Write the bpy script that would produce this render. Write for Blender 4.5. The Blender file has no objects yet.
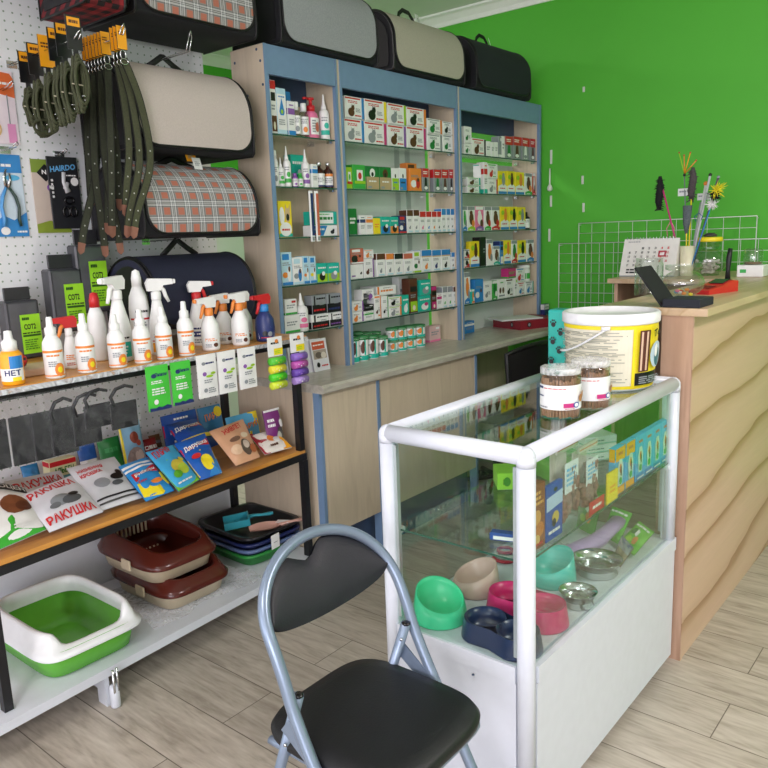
import bpy, math, random
from mathutils import Vector, Matrix
SC = bpy.context.scene
COL = SC.collection
rnd = random.Random(11)
PI = math.pi
# ---------------------------------------------------------------- colours and materials
def lin(c):
    return c/12.92 if c <= .04045 else ((c+.055)/1.055)**2.4
def hexc(h):
    h = h.lstrip('#')
    return tuple(lin(int(h[i:i+2], 16)/255) for i in (0, 2, 4))
HX = dict(W='#eef0ee', R='#c8262c', B='#2f83c9', NV='#26336b', PB='#b9dcea', GN='#3fae49', DG='#1c7a38', LM='#9ed02f',
          Y='#f0dc28', OR='#e88a3c', BR='#5a3222', K='#16171a', GR='#8f969a', TE='#1fb59f', PU='#8a5aa8', PK='#e87aa5',
          MG='#c2307a', BE='#cdb18a', KR='#b9a27a', RD='#c86a54', CR='#e6ddc8', CL='#dfe3dc', DB='#1b4f9e', GO='#f2a81d', SK='#58b4e6')
MATS = {}
def nodes_mat(name):
    m = bpy.data.materials.new(name); m.use_nodes = True
    return m, m.node_tree.nodes, m.node_tree.links, m.node_tree.nodes['Principled BSDF']
def solid(name, h, rough=.5, metal=0., spec=.5, nz=.06, scale=30., bump=0., bscale=200., alpha=1., coat=0., emis=0., trans=0.):
    if name in MATS: return MATS[name]
    m, N, L, p = nodes_mat(name)
    c = hexc(h) if isinstance(h, str) else h
    p.inputs['Roughness'].default_value = rough
    p.inputs['Metallic'].default_value = metal
    p.inputs['Specular IOR Level'].default_value = spec
    p.inputs['Coat Weight'].default_value = coat
    p.inputs['Transmission Weight'].default_value = trans
    p.inputs['Alpha'].default_value = alpha
    tc = N.new('ShaderNodeTexCoord')
    n = N.new('ShaderNodeTexNoise'); n.inputs['Scale'].default_value = scale; n.inputs['Detail'].default_value = 3
    L.new(tc.outputs['Object'], n.inputs['Vector'])
    r = N.new('ShaderNodeValToRGB')
    r.color_ramp.elements[0].position = .3; r.color_ramp.elements[1].position = .7
    r.color_ramp.elements[0].color = tuple(v*(1-nz) for v in c)+(1,)
    r.color_ramp.elements[1].color = tuple(min(1, v*(1+nz)) for v in c)+(1,)
    L.new(n.outputs['Fac'], r.inputs['Fac']); L.new(r.outputs['Color'], p.inputs['Base Color'])
    if bump:
        b = N.new('ShaderNodeTexNoise'); b.inputs['Scale'].default_value = bscale
        L.new(tc.outputs['Object'], b.inputs['Vector'])
        bn = N.new('ShaderNodeBump'); bn.inputs['Strength'].default_value = bump; bn.inputs['Distance'].default_value = .002
        L.new(b.outputs['Fac'], bn.inputs['Height']); L.new(bn.outputs['Normal'], p.inputs['Normal'])
    if emis:
        p.inputs['Emission Color'].default_value = c+(1,); p.inputs['Emission Strength'].default_value = emis
    MATS[name] = m; return m
def ink(k):
    """printed colour: a short key or a hex string"""
    h = HX.get(k, k)
    return solid('ink_'+h.lstrip('#'), h, rough=.38, nz=.03)
def glassy(name, h, tint=.9, base=.03, rough=.0, film=1.0):
    """clear sheet: transparent with a fresnel reflection"""
    if name in MATS: return MATS[name]
    m = bpy.data.materials.new(name); m.use_nodes = True
    N, L = m.node_tree.nodes, m.node_tree.links; N.clear()
    o = N.new('ShaderNodeOutputMaterial'); mx = N.new('ShaderNodeMixShader'); t = N.new('ShaderNodeBsdfTransparent')
    g = N.new('ShaderNodeBsdfGlossy'); a = N.new('ShaderNodeMath')
    c = hexc(h); t.inputs['Color'].default_value = tuple(v*tint+(1-tint)*0 for v in c)+(1,)
    g.inputs['Roughness'].default_value = rough; g.inputs['Color'].default_value = (1, 1, 1, 1)
    lw = N.new('ShaderNodeLayerWeight'); lw.inputs['Blend'].default_value = .5; pw = N.new('ShaderNodeMath'); pw.operation = 'POWER'; pw.inputs[1].default_value = 4.
    L.new(lw.outputs['Facing'], pw.inputs[0])
    a.operation = 'MULTIPLY_ADD'; a.inputs[1].default_value = film*.8; a.inputs[2].default_value = base; a.use_clamp = True
    L.new(pw.outputs[0], a.inputs[0]); L.new(a.outputs[0], mx.inputs[0])
    L.new(t.outputs[0], mx.inputs[1]); L.new(g.outputs[0], mx.inputs[2]); L.new(mx.outputs[0], o.inputs['Surface'])
    MATS[name] = m; return m
def milky(name, h, opacity=.4, rough=.2):
    """clear plastic film that is partly white"""
    if name in MATS: return MATS[name]
    m = bpy.data.materials.new(name); m.use_nodes = True
    N, L = m.node_tree.nodes, m.node_tree.links; N.clear()
    o = N.new('ShaderNodeOutputMaterial'); mx = N.new('ShaderNodeMixShader'); t = N.new('ShaderNodeBsdfTransparent')
    p = N.new('ShaderNodeBsdfPrincipled'); p.inputs['Base Color'].default_value = hexc(h)+(1,); p.inputs['Roughness'].default_value = rough
    tc = N.new('ShaderNodeTexCoord'); n = N.new('ShaderNodeTexNoise'); n.inputs['Scale'].default_value = 25; n.inputs['Detail'].default_value = 4
    n.inputs['Distortion'].default_value = 2.
    mr = N.new('ShaderNodeMapRange'); mr.inputs[1].default_value = .35; mr.inputs[2].default_value = .7
    mr.inputs[3].default_value = opacity*.35; mr.inputs[4].default_value = min(1, opacity*1.6)
    b = N.new('ShaderNodeBump'); b.inputs['Strength'].default_value = .6; b.inputs['Distance'].default_value = .006
    L.new(tc.outputs['Object'], n.inputs['Vector']); L.new(n.outputs['Fac'], mr.inputs[0]); L.new(mr.outputs[0], mx.inputs[0])
    L.new(n.outputs['Fac'], b.inputs['Height']); L.new(b.outputs[0], p.inputs['Normal'])
    L.new(t.outputs[0], mx.inputs[1]); L.new(p.outputs[0], mx.inputs[2]); L.new(mx.outputs[0], o.inputs['Surface'])
    MATS[name] = m; return m
# ---------------------------------------------------------------- text outlines
TXT = {}
def textmesh(s, bold=.03):
    if (s, bold) in TXT: return TXT[(s, bold)]
    cu = bpy.data.curves.new('t', 'FONT'); cu.body = s; cu.size = 1; cu.offset = bold; cu.resolution_u = 2
    ob = bpy.data.objects.new('t', cu); COL.objects.link(ob)
    me = bpy.data.meshes.new_from_object(ob)
    vs = [(v.co.x, v.co.y) for v in me.vertices]; fs = [tuple(p.vertices) for p in me.polygons]
    COL.objects.unlink(ob); bpy.data.objects.remove(ob); bpy.data.meshes.remove(me); bpy.data.curves.remove(cu)
    x0 = min(v[0] for v in vs); x1 = max(v[0] for v in vs); y0 = min(v[1] for v in vs); y1 = max(v[1] for v in vs)
    vs = [((a-x0)/(x1-x0), (b-y0)/(y1-y0)) for a, b in vs]
    TXT[(s, bold)] = (vs, fs); return TXT[(s, bold)]
# ---------------------------------------------------------------- mesh builder
class MB:
    def __init__(s): s.v = []; s.f = []; s.fm = []; s.ms = []; s.sm = []; s.T = None
    def mi(s, m):
        if m not in s.ms: s.ms.append(m)
        return s.ms.index(m)
    def add(s, vs, fs, m, smooth=False):
        b = len(s.v)
        if s.T is not None: vs = [s.T @ Vector(q) for q in vs]
        s.v += [tuple(q) for q in vs]; i = s.mi(m)
        for f in fs: s.f.append(tuple(b+k for k in f)); s.fm.append(i); s.sm.append(smooth)
        return s
    def box(s, x0, y0, z0, x1, y1, z1, m, bev=0):
        if bev:
            # chamfered box: every corner cut to three vertices
            X = (x0, x1); Y = (y0, y1); Z = (z0, z1); vs = []; idx = {}
            b = min(bev, abs(x1-x0)*.45, abs(y1-y0)*.45, abs(z1-z0)*.45)
            for i in (0, 1):
                for j in (0, 1):
                    for k in (0, 1):
                        dx = b*(1 if i == 0 else -1); dy = b*(1 if j == 0 else -1); dz = b*(1 if k == 0 else -1)
                        idx[i, j, k] = len(vs)
                        vs += [(X[i], Y[j]+dy, Z[k]+dz), (X[i]+dx, Y[j], Z[k]+dz), (X[i]+dx, Y[j]+dy, Z[k])]
            fs = []
            def q(c, a): return idx[c]+a
            for i in (0, 1):
                r = [(i, 0, 0), (i, 1, 0), (i, 1, 1), (i, 0, 1)]; fs.append(tuple(q(c, 0) for c in (r if i else r[::-1])))
                r = [(0, i, 0), (0, i, 1), (1, i, 1), (1, i, 0)]; fs.append(tuple(q(c, 1) for c in (r if i else r[::-1])))
                r = [(0, 0, i), (1, 0, i), (1, 1, i), (0, 1, i)]; fs.append(tuple(q(c, 2) for c in (r if i else r[::-1])))
            for i in (0, 1):
                for j in (0, 1):
                    e = [q((i, j, 0), 0), q((i, j, 1), 0), q((i, j, 1), 1), q((i, j, 0), 1)]; fs.append(tuple(e if (i+j) % 2 else e[::-1]))
                    e = [q((i, 0, j), 0), q((i, 1, j), 0), q((i, 1, j), 2), q((i, 0, j), 2)]; fs.append(tuple(e[::-1] if (i+j) % 2 else e))
                    e = [q((0, i, j), 1), q((1, i, j), 1), q((1, i, j), 2), q((0, i, j), 2)]; fs.append(tuple(e if (i+j) % 2 else e[::-1]))
            for c in idx:
                e = (q(c, 0), q(c, 1), q(c, 2)); fs.append(e if sum(c) % 2 else e[::-1])
            return s.add(vs, fs, m)
        vs = [(x0, y0, z0), (x1, y0, z0), (x1, y1, z0), (x0, y1, z0), (x0, y0, z1), (x1, y0, z1), (x1, y1, z1), (x0, y1, z1)]
        return s.add(vs, [(3, 2, 1, 0), (4, 5, 6, 7), (0, 1, 5, 4), (1, 2, 6, 5), (2, 3, 7, 6), (3, 0, 4, 7)], m)
    def lathe(s, prof, m, c=(0, 0, 0), n=20, smooth=True, sx=1, sy=1, cap=True):
        vs = []; fs = []
        for r, z in prof:
            for i in range(n):
                a = 2*PI*i/n; vs.append((c[0]+r*sx*math.cos(a), c[1]+r*sy*math.sin(a), c[2]+z))
        for j in range(len(prof)-1):
            for i in range(n):
                k = (i+1) % n; fs.append((j*n+i, j*n+k, (j+1)*n+k, (j+1)*n+i))
        if cap:
            if prof[0][0] > 1e-4: fs.append(tuple(range(n))[::-1])
            if prof[-1][0] > 1e-4: fs.append(tuple((len(prof)-1)*n+i for i in range(n)))
        return s.add(vs, fs, m, smooth)
    def tube(s, pts, r, m, n=8, closed=False, flat=1.0, smooth=True, up=None):
        P = [Vector(p) for p in pts]; k = len(P); vs = []; fs = []; rr = r if hasattr(r, '__len__') else [r]*k
        prev = None
        for i, p in enumerate(P):
            if closed: t = P[(i+1) % k]-P[i-1]
            else: t = P[min(i+1, k-1)]-P[max(i-1, 0)]
            t.normalize()
            if prev is None:
                a = Vector(up) if up else (Vector((0, 0, 1)) if abs(t.z) < .9 else Vector((1, 0, 0)))
                u = (a-t*a.dot(t)).normalized()
            else:
                u = (prev-t*prev.dot(t)).normalized()
            prev = u; w = t.cross(u)
            for j in range(n):
                a = 2*PI*j/n+ (PI/n if n == 4 else 0); vs.append(p+u*math.cos(a)*rr[i]*flat+w*math.sin(a)*rr[i])
        m2 = k if closed else k-1
        for i in range(m2):
            for j in range(n):
                a = i*n+j; b = i*n+(j+1) % n; c = ((i+1) % k)*n+(j+1) % n; d = ((i+1) % k)*n+j
                fs.append((a, b, c, d))
        if not closed: fs.append(tuple(range(n))[::-1]); fs.append(tuple((k-1)*n+j for j in range(n)))
        return s.add(vs, fs, m, smooth and n > 4)
    def prism(s, poly, fn0, fn1, m, smooth=False):
        """poly of (a,b); fn0/fn1 map to the two end faces"""
        n = len(poly); vs = [fn0(a, b) for a, b in poly]+[fn1(a, b) for a, b in poly]
        fs = [tuple(range(n))[::-1], tuple(range(n, 2*n))]
        s.add(vs, fs, m)
        return s.add(vs, [(i, (i+1) % n, n+(i+1) % n, n+i) for i in range(n)], m, smooth)
    def surf(s, fn, nu, nv, m, smooth=True, closed_u=False):
        vs = [fn(i/nu, j/nv) for j in range(nv+1) for i in range(nu+1)]
        return s.add(vs, [(j*(nu+1)+i, j*(nu+1)+i+1, (j+1)*(nu+1)+i+1, (j+1)*(nu+1)+i) for j in range(nv) for i in range(nu)], m, smooth)
    # printed artwork laid on a frame F(u,v,k)
    def art(s, F, ops, sub=1, aspect=1.):
        for k, o in enumerate(ops):
            k = k+1; t = o[0]
            if t == 'r':
                u0, v0, u1, v1 = o[1:5]; nu = max(1, int(sub*abs(u1-u0)+.99)) if sub > 1 else 1; nv = max(1, int(sub*abs(v1-v0)+.99)) if sub > 1 else 1
                s.surf(lambda a, b: F(u0+(u1-u0)*a, v0+(v1-v0)*b, k), nu, nv, ink(o[5]), smooth=False)
            elif t == 'e':
                cu, cv, ru, rv = o[1:5]; n = 14; vs = [F(cu, cv, k)]
                rings = (.5, 1.) if sub > 1 else (1.,)
                for q in rings: vs += [F(cu+ru*q*math.cos(2*PI*i/n), cv+rv*q*math.sin(2*PI*i/n), k) for i in range(n)]
                fs = [(0, 1+i, 1+(i+1) % n) for i in range(n)]
                if len(rings) > 1: fs += [(1+i, 1+n+i, 1+n+(i+1) % n, 1+(i+1) % n) for i in range(n)]
                s.add(vs, fs, ink(o[5]))
            elif t == 'p':
                pts = o[1]; cu = sum(p[0] for p in pts)/len(pts); cv = sum(p[1] for p in pts)/len(pts); n = len(pts)
                vs = [F(cu, cv, k)]+[F(a, b, k) for a, b in pts]
                s.add(vs, [(0, 1+i, 1+(i+1) % n) for i in range(n)], ink(o[2]))
            elif t == 'l':
                u0, v0, u1, v1, c, n = o[1:7]; rr = random.Random(int(u0*991+v0*773+n))
                for i in range(n):
                    va = v0+(v1-v0)*(i+.2)/n; vb = v0+(v1-v0)*(i+.75)/n; u = u0
                    ue = u0+(u1-u0)*(rr.uniform(.7, 1) if n > 1 else 1)
                    while u < ue-.005:
                        w = min(rr.uniform(.12, .3)*(u1-u0), ue-u)
                        s.add([F(u, va, k), F(u+w, va, k), F(u+w, vb, k), F(u, vb, k)], [(0, 1, 2, 3)], ink(c)); u += w+.04*(u1-u0)
            elif t == 't':
                txt, u0, v0, u1, v1, c = o[1:7]; sl = o[7] if len(o) > 7 else 0.; bd = o[8] if len(o) > 8 else .03
                vs, fs = textmesh(txt, bd)
                s.add([F(u0+(u1-u0)*a, v0+(v1-v0)*b+sl*a, k) for a, b in vs], fs, ink(c))
        return s
    def build(s, name, parent=None, loc=(0, 0, 0), rz=0., bevel=0., sub=0):
        me = bpy.data.meshes.new(name); me.from_pydata([tuple(v) for v in s.v], [], s.f)
        for m in s.ms: me.materials.append(m)
        me.polygons.foreach_set('material_index', s.fm); me.polygons.foreach_set('use_smooth', s.sm); me.update()
        o = bpy.data.objects.new(name, me); COL.objects.link(o); o.location = loc; o.rotation_euler = (0, 0, rz)
        if parent: o.parent = parent
        if bevel:
            b = o.modifiers.new('b', 'BEVEL'); b.width = bevel; b.segments = 2; b.limit_method = 'ANGLE'
        if sub:
            b = o.modifiers.new('s', 'SUBSURF'); b.levels = sub; b.render_levels = sub
        return o
def tag(o, label, cat, group=None):
    o['label'] = label; o['category'] = cat
    if group: o['group'] = group
    return o
def empty(name, loc=(0, 0, 0), rz=0.):
    o = bpy.data.objects.new(name, None); o.empty_display_size = .05; COL.objects.link(o); o.location = loc; o.rotation_euler = (0, 0, rz); return o
def struct(o): o['kind'] = 'structure'; return o
def clone(o, parent=None):
    c = o.copy(); COL.objects.link(c)
    if parent: c.parent = parent
    for ch in list(o.children): clone(ch, c)
    return c
def flatX(x, y0, z0, w, h, e=.0004):
    """frame on a face that looks towards +X"""
    return lambda u, v, k: Vector((x+k*e, y0+u*w, z0+v*h))
def flatY(y, x0, z0, w, h, e=.0004):
    """frame on a face that looks towards -Y"""
    return lambda u, v, k: Vector((x0+u*w, y-k*e, z0+v*h))
def cyl(cx, cy, z0, r, h, span=2.2, a0=0., e=.0004, r1=None):
    def F(u, v, k):
        a = a0+(u-.5)*span; R = (r+((r1 or r)-r)*v)+k*e
        return Vector((cx+R*math.cos(a), cy+R*math.sin(a), z0+v*h))
    return F
# ---------------------------------------------------------------- camera
SC.view_settings.view_transform = 'Standard'; SC.view_settings.look = 'None'; SC.view_settings.gamma = 1
SC.view_settings.use_curve_mapping = False; SC.view_settings.exposure = 0.16
yaw, pit, rol = (math.radians(a) for a in (-39.7377, -10.9911, -2.1545))
fw = Vector((math.sin(yaw)*math.cos(pit), math.cos(yaw)*math.cos(pit), math.sin(pit)))
rt0 = Vector((math.cos(yaw), -math.sin(yaw), 0)); up0 = rt0.cross(fw)
rt = rt0*math.cos(rol)+up0*math.sin(rol); up = rt.cross(fw)
cam = bpy.data.cameras.new('camera'); cam.sensor_width = 36; cam.lens = 758.4608/768*36; cam.clip_start = .05
co = bpy.data.objects.new('camera', cam); COL.objects.link(co)
co.matrix_world = Matrix(((rt.x, up.x, -fw.x, 0), (rt.y, up.y, -fw.y, 0), (rt.z, up.z, -fw.z, 1.45), (0, 0, 0, 1)))
SC.camera = co
SC.cycles.transparent_max_bounces = 40
PROD=[(1,1,2.217,2.25,0,0.21,-2.385,'tall:W,R,BR,K','tall white carton with red top'),
(1,1,2.252,2.305,0,0.184,-2.385,'drop:PB,W,B,LM','pale blue and white drop carton'),
(1,1,2.362,2.391,0,0.19,-2.445,'band:B,W,B,W','bright blue narrow carton behind'),
(1,1,2.311,2.353,0,0.139,-2.385,'band:W,W,PU,B','small white carton with purple square'),
(1,1,2.356,2.397,0,0.142,-2.385,'bottle:CL,W,GR','clear bottle with white cap'),
(1,1,2.402,2.445,0,0.141,-2.385,'bottle:CL,W,OR','clear bottle with animal label'),
(1,1,2.448,2.522,0,0.174,-2.385,'pump:PK,R,W','pink pump bottle with red head'),
(1,1,2.529,2.576,0,0.192,-2.385,'cone:W,W,TE','tall white bottle with dog label'),
(1,2,2.218,2.249,0,0.145,-2.385,'bottle:W,W,GR','slim white bottle with grey label'),
(1,2,2.25,2.282,0,0.119,-2.385,'cone:W,W,GN','short white squeeze bottle'),
(1,2,2.286,2.321,0,0.166,-2.385,'cone:W,W,GN','white bottle with pointed tip'),
(1,2,2.381,2.46,0,0.144,-2.455,'teal:TE,GR,TE,W','teal pouch with grey cats'),
(1,2,2.331,2.358,0,0.058,-2.385,'bottle:PU,PU,PU','small purple bottle'),
(1,2,2.361,2.388,0,0.059,-2.385,'bottle:GN,GN,GN','small green bottle'),
(1,2,2.396,2.434,0,0.16,-2.385,'cone:W,W,PU','white dropper bottle with purple print'),
(1,2,2.435,2.472,0,0.1,-2.385,'band:W,B,B,W','blue and white striped carton'),
(1,2,2.479,2.529,0,0.111,-2.385,'vial:BR,CR,W','brown glass vial with pale label'),
(1,2,2.536,2.593,0,0.112,-2.385,'vial:BR,CR,OR','brown glass vial with orange label'),
(1,3,2.223,2.3,0,0.15,-2.385,'dogbox:Y,W,TE,BE','yellow carton with shepherd dog'),
(1,3,2.41,2.604,0,0.048,-2.385,'dog2:W,B,R,K','blue and white carton with dark dog'),
(1,3,2.417,2.595,1,0.059,-2.385,'green:TE,W,GN,DG','green and white lettered carton'),
(1,4,2.222,2.285,0,0.142,-2.385,'photo:PB,B,OR,W','tall pale blue carton with dog'),
(1,4,2.288,2.348,0,0.118,-2.385,'photo:W,PB,GR,B','white carton with blue base'),
(1,4,2.35,2.387,0,0.121,-2.385,'photo:PB,B,OR,W','pale blue carton with yellow spot'),
(1,4,2.39,2.43,0,0.119,-2.385,'photo:PB,B,Y,W','pale blue carton with dog'),
(1,4,2.434,2.499,0,0.086,-2.385,'teal:TE,LM,K,W','teal and lime pouch'),
(1,4,2.504,2.589,0,0.084,-2.385,'teal:TE,LM,GR,W','wide teal pouch with grey cat'),
(1,5,2.222,2.312,0,0.078,-2.385,'plain:W,W,GR,GN','white scripted carton below'),
(1,5,2.229,2.3,1,0.068,-2.385,'plain:W,R,GR,GN','white scripted carton above'),
(1,5,2.311,2.373,0,0.166,-2.375,'cone:W,W,PK','white dropper bottle with pink band'),
(1,5,2.384,2.495,0,0.065,-2.385,'dark:W,K,R,K','low black and white carton red print'),
(1,5,2.499,2.593,0,0.063,-2.385,'dark:W,K,PU,K','low black and white carton'),
(1,5,2.392,2.482,1,0.084,-2.385,'dark:GR,W,R,K','upper silver carton with red base'),
(1,5,2.487,2.601,1,0.086,-2.385,'dark:GR,W,NV,K','upper silver carton with navy base'),
(2,1,2.66,2.793,0,0.103,-2.385,'pet:W,R,GR,B','white carton with grey cat,lower'),
(2,1,2.798,2.958,0,0.102,-2.385,'pet:W,R,GR,MG','white carton with kittens,lower'),
(2,1,2.969,3.111,0,0.102,-2.385,'pet:W,R,BR,PU','white carton with red dog,lower'),
(2,1,3.119,3.278,0,0.106,-2.385,'pet:W,R,BR,MG','white carton with spotted dog,lower'),
(2,1,3.291,3.42,0,0.084,-2.385,'pet:W,GR,DG,GR','white carton with green dog,lower'),
(2,1,3.429,3.561,0,0.089,-2.385,'pet:W,GR,DG,W','white carton with sitting dog,lower'),
(2,1,2.668,2.799,1,0.096,-2.385,'pet:W,R,BR,B','white carton with brown cat,upper'),
(2,1,2.805,2.964,1,0.099,-2.385,'pet:W,R,K,Y','white carton with black terrier,upper'),
(2,1,2.975,3.116,1,0.098,-2.385,'pet:W,R,GR,LM','white carton with husky,upper'),
(2,1,3.124,3.283,1,0.091,-2.385,'pet:W,R,K,OR','white carton with running dog,upper'),
(2,1,3.295,3.423,1,0.074,-2.385,'pet:W,GR,DG,OR','white carton with orange edge,upper'),
(2,1,3.433,3.564,1,0.066,-2.385,'pet:W,GR,K,W','white carton with black dog,upper'),
(2,2,2.656,2.697,0,0.097,-2.385,'lime:LM,W,GN,R','narrow lime carton'),
(2,2,2.723,2.757,1,0.067,-2.435,'lime:LM,Y,BR,K','small lime carton on top'),
(2,2,2.702,2.79,0,0.111,-2.385,'lime:GN,W,R,LM','green carton with red band'),
(2,2,2.794,2.888,0,0.109,-2.385,'kraft:DG,W,KR,W','kraft pack with black dog'),
(2,2,2.892,2.983,0,0.109,-2.385,'kraft:DG,BR,KR,W','kraft pack with brown dog'),
(2,2,2.987,3.042,0,0.107,-2.385,'kraft:W,W,LM,B','white pouch with green corner'),
(2,2,3.046,3.105,0,0.11,-2.385,'kraft:W,W,B,K','white pouch with blue dog'),
(2,2,3.187,3.273,0,0.146,-2.445,'photo:OR,BR,OR,OR','tall orange pack behind'),
(2,2,3.133,3.23,0,0.114,-2.385,'photo:OR,OR,W,R','orange pack with white dog'),
(2,2,3.237,3.296,0,0.118,-2.385,'hang:R,W,K,GR','red topped pack with white figure'),
(2,2,3.34,3.404,0,0.117,-2.385,'hang:R,W,DG,GR','red topped accessory pack'),
(2,2,3.409,3.471,0,0.12,-2.385,'hang:R,W,BR,GR','red topped accessory pack'),
(2,2,3.478,3.55,0,0.123,-2.385,'hang:R,W,K,GR','red topped dark accessory pack'),
(2,3,2.66,2.717,0,0.121,-2.385,'plain:DG,DG,W,DG','dark green upright tube carton'),
(2,3,2.736,2.777,0,0.091,-2.385,'band:W,W,NV,W','slim white carton with navy stripe'),
(2,3,2.78,2.832,0,0.091,-2.385,'band:W,W,OR,W','slim white carton'),
(2,3,2.837,2.887,0,0.077,-2.385,'plain:Y,Y,OR,Y','small yellow carton'),
(2,3,2.891,2.961,0,0.084,-2.385,'teal:TE,B,K,W','teal pouch with blue base'),
(2,3,2.965,3.028,0,0.083,-2.385,'teal:TE,OR,K,W','teal pouch with orange base'),
(2,3,3.032,3.094,0,0.088,-2.385,'photo:NV,R,W,NV','navy carton with white print'),
(2,3,3.098,3.148,0,0.117,-2.385,'capbox:W,BR,GR,W','white carton with brown dog top'),
(2,3,3.152,3.202,0,0.118,-2.385,'capbox:W,BR,GR,W','white carton with beige dog top'),
(2,3,3.206,3.258,0,0.11,-2.385,'capbox:W,R,PK,W','white carton with pink dog'),
(2,3,3.261,3.309,0,0.11,-2.385,'capbox:W,R,B,W','white carton with blue dog'),
(2,3,3.311,3.357,0,0.11,-2.385,'capbox:W,R,OR,W','white carton with orange dog'),
(2,3,3.359,3.398,0,0.11,-2.385,'capbox:W,R,K,W','white carton with black dog'),
(2,3,3.401,3.442,0,0.124,-2.385,'capbox:W,B,GR,W','white carton with blue top'),
(2,3,3.445,3.483,0,0.124,-2.385,'capbox:W,B,GR,W','white carton with blue top'),
(2,3,3.486,3.519,0,0.124,-2.385,'capbox:W,B,K,W','white carton with blue top'),
(2,3,3.521,3.558,0,0.124,-2.385,'capbox:W,B,OR,W','slim white carton with blue top'),
(2,4,2.656,2.748,0,0.069,-2.385,'dog2:W,W,PU,K','white carton with lilac base,lower'),
(2,4,2.755,2.826,0,0.091,-2.385,'pet:W,W,BR,PU','white carton with brown dog,lower'),
(2,4,2.661,2.753,1,0.072,-2.385,'photo:RD,W,K,RD','salmon carton with cat,upper'),
(2,4,2.759,2.827,1,0.042,-2.385,'pet:W,OR,OR,W','small white carton,upper'),
(2,4,2.848,2.913,0,0.113,-2.385,'capbox:W,BR,GR,W','white carton with shaggy dog top'),
(2,4,2.919,2.982,0,0.11,-2.385,'capbox:W,OR,GR,W','white carton with orange dog top'),
(2,4,2.986,3.055,0,0.108,-2.385,'capbox:W,K,GR,W','white carton with black dog top'),
(2,4,3.061,3.136,0,0.105,-2.385,'capbox:W,RD,GR,W','white carton with spaniel top'),
(2,4,3.143,3.207,0,0.112,-2.385,'photo:W,LM,DG,W','pale green carton with dark photo'),
(2,4,3.212,3.3,0,0.116,-2.385,'capbox:W,B,OR,BE','white carton with blue top'),
(2,4,3.305,3.386,0,0.113,-2.385,'capbox:W,B,NV,BE','white carton with blue and tan top'),
(2,4,3.391,3.477,0,0.113,-2.385,'capbox:W,B,K,BE','white carton with blue and tan top'),
(2,4,3.484,3.531,0,0.094,-2.385,'capbox:W,B,BR,W','small white carton with blue top'),
(2,5,2.652,2.735,0,0.051,-2.385,'pet:W,W,OR,PU','orange and purple carton,bottom of stack'),
(2,5,2.74,2.811,0,0.046,-2.385,'band:W,GN,GN,W','green and white carton,bottom of stack'),
(2,5,2.656,2.738,1,0.049,-2.385,'pet:W,W,OR,PU','orange and purple carton,middle of stack'),
(2,5,2.742,2.814,1,0.031,-2.385,'plain:K,W,GR,K','flat black carton,middle of stack'),
(2,5,2.659,2.731,1,0.049,-2.385,'pet:W,W,PU,W','white and purple carton,top of stack'),
(2,5,2.695,2.797,1,0.033,-2.385,'plain:K,W,GR,K','flat black box on stack'),
(2,5,2.819,2.868,0,0.117,-2.385,'pet:W,OR,BR,OR','orange edged upright carton'),
(2,5,2.876,2.925,0,0.107,-2.385,'pet:W,W,K,GN','white carton with black figure'),
(2,5,2.929,3.03,0,0.051,-2.385,'pet:W,LM,GR,OR','lime edged carton,lower'),
(2,5,2.932,3.033,1,0.045,-2.385,'pet:W,LM,K,OR','lime edged carton,upper'),
(2,5,2.878,3.029,1,0.047,-2.415,'green:W,OR,GR,OR','long white carton with orange band'),
(2,5,3.037,3.094,0,0.099,-2.385,'teal:TE,TE,W,W','small teal carton'),
(2,5,3.102,3.183,0,0.19,-2.455,'plain:W,GN,GR,GN','tall white carton with green base'),
(2,5,3.101,3.169,0,0.178,-2.385,'tall:BR,BR,LM,BR','tall brown carton with lime band'),
(2,5,3.175,3.284,0,0.083,-2.385,'teal:TE,TE,W,MG','teal carton,lower'),
(2,5,3.192,3.288,1,0.081,-2.385,'teal:TE,TE,GR,W','teal carton with grey figure,upper'),
(2,5,3.291,3.339,0,0.126,-2.385,'tall:BR,MG,MG,BR','narrow brown carton with pink base'),
(2,5,3.341,3.388,0,0.085,-2.385,'band:W,PK,MG,W','small pink and white carton'),
(2,5,3.394,3.439,0,0.116,-2.385,'capbox:W,GR,GN,W','white carton with grey cat top'),
(2,5,3.443,3.493,0,0.115,-2.385,'capbox:W,GR,GN,W','white carton with grey cat top'),
(2,5,3.497,3.544,0,0.111,-2.385,'capbox:W,BR,GN,W','white carton with tabby cat top'),
(3,1,3.632,3.704,0,0.057,-2.385,'pet:W,W,DG,W','small white carton with dark dog,lower'),
(3,1,3.634,3.706,1,0.09,-2.385,'pet:W,W,DG,W','tall white carton with grey dog,upper'),
(3,1,3.711,3.853,0,0.092,-2.385,'pet:W,R,BR,K','wide white carton with brown dog'),
(3,1,3.857,3.907,0,0.085,-2.385,'plain:W,W,GR,W','plain white carton'),
(3,1,3.914,3.948,0,0.083,-2.385,'plain:W,W,GR,W','thin white carton edge on'),
(3,1,3.953,3.987,0,0.086,-2.385,'plain:W,W,GR,W','thin white carton edge on'),
(3,1,3.994,4.028,0,0.122,-2.385,'plain:GR,W,GR,W','tall thin grey carton edge on'),
(3,1,4.032,4.064,0,0.125,-2.385,'plain:W,W,GR,W','tall thin white carton edge on'),
(3,1,4.071,4.154,0,0.129,-2.385,'hang:R,W,DG,GR','red headed accessory card'),
(3,1,4.162,4.254,0,0.134,-2.385,'hang:R,W,BR,GR','red headed accessory card'),
(3,1,4.269,4.353,0,0.135,-2.385,'hang:R,W,W,GR','red headed accessory card with white item'),
(3,1,4.369,4.446,0,0.136,-2.385,'hang:R,W,BR,GR','red headed accessory card'),
(3,2,3.657,3.792,0,0.043,-2.385,'pet:W,GN,BR,TE','teal edged carton,bottom of stack'),
(3,2,3.659,3.793,1,0.044,-2.385,'pet:W,GN,BR,TE','teal edged carton,middle of stack'),
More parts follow.
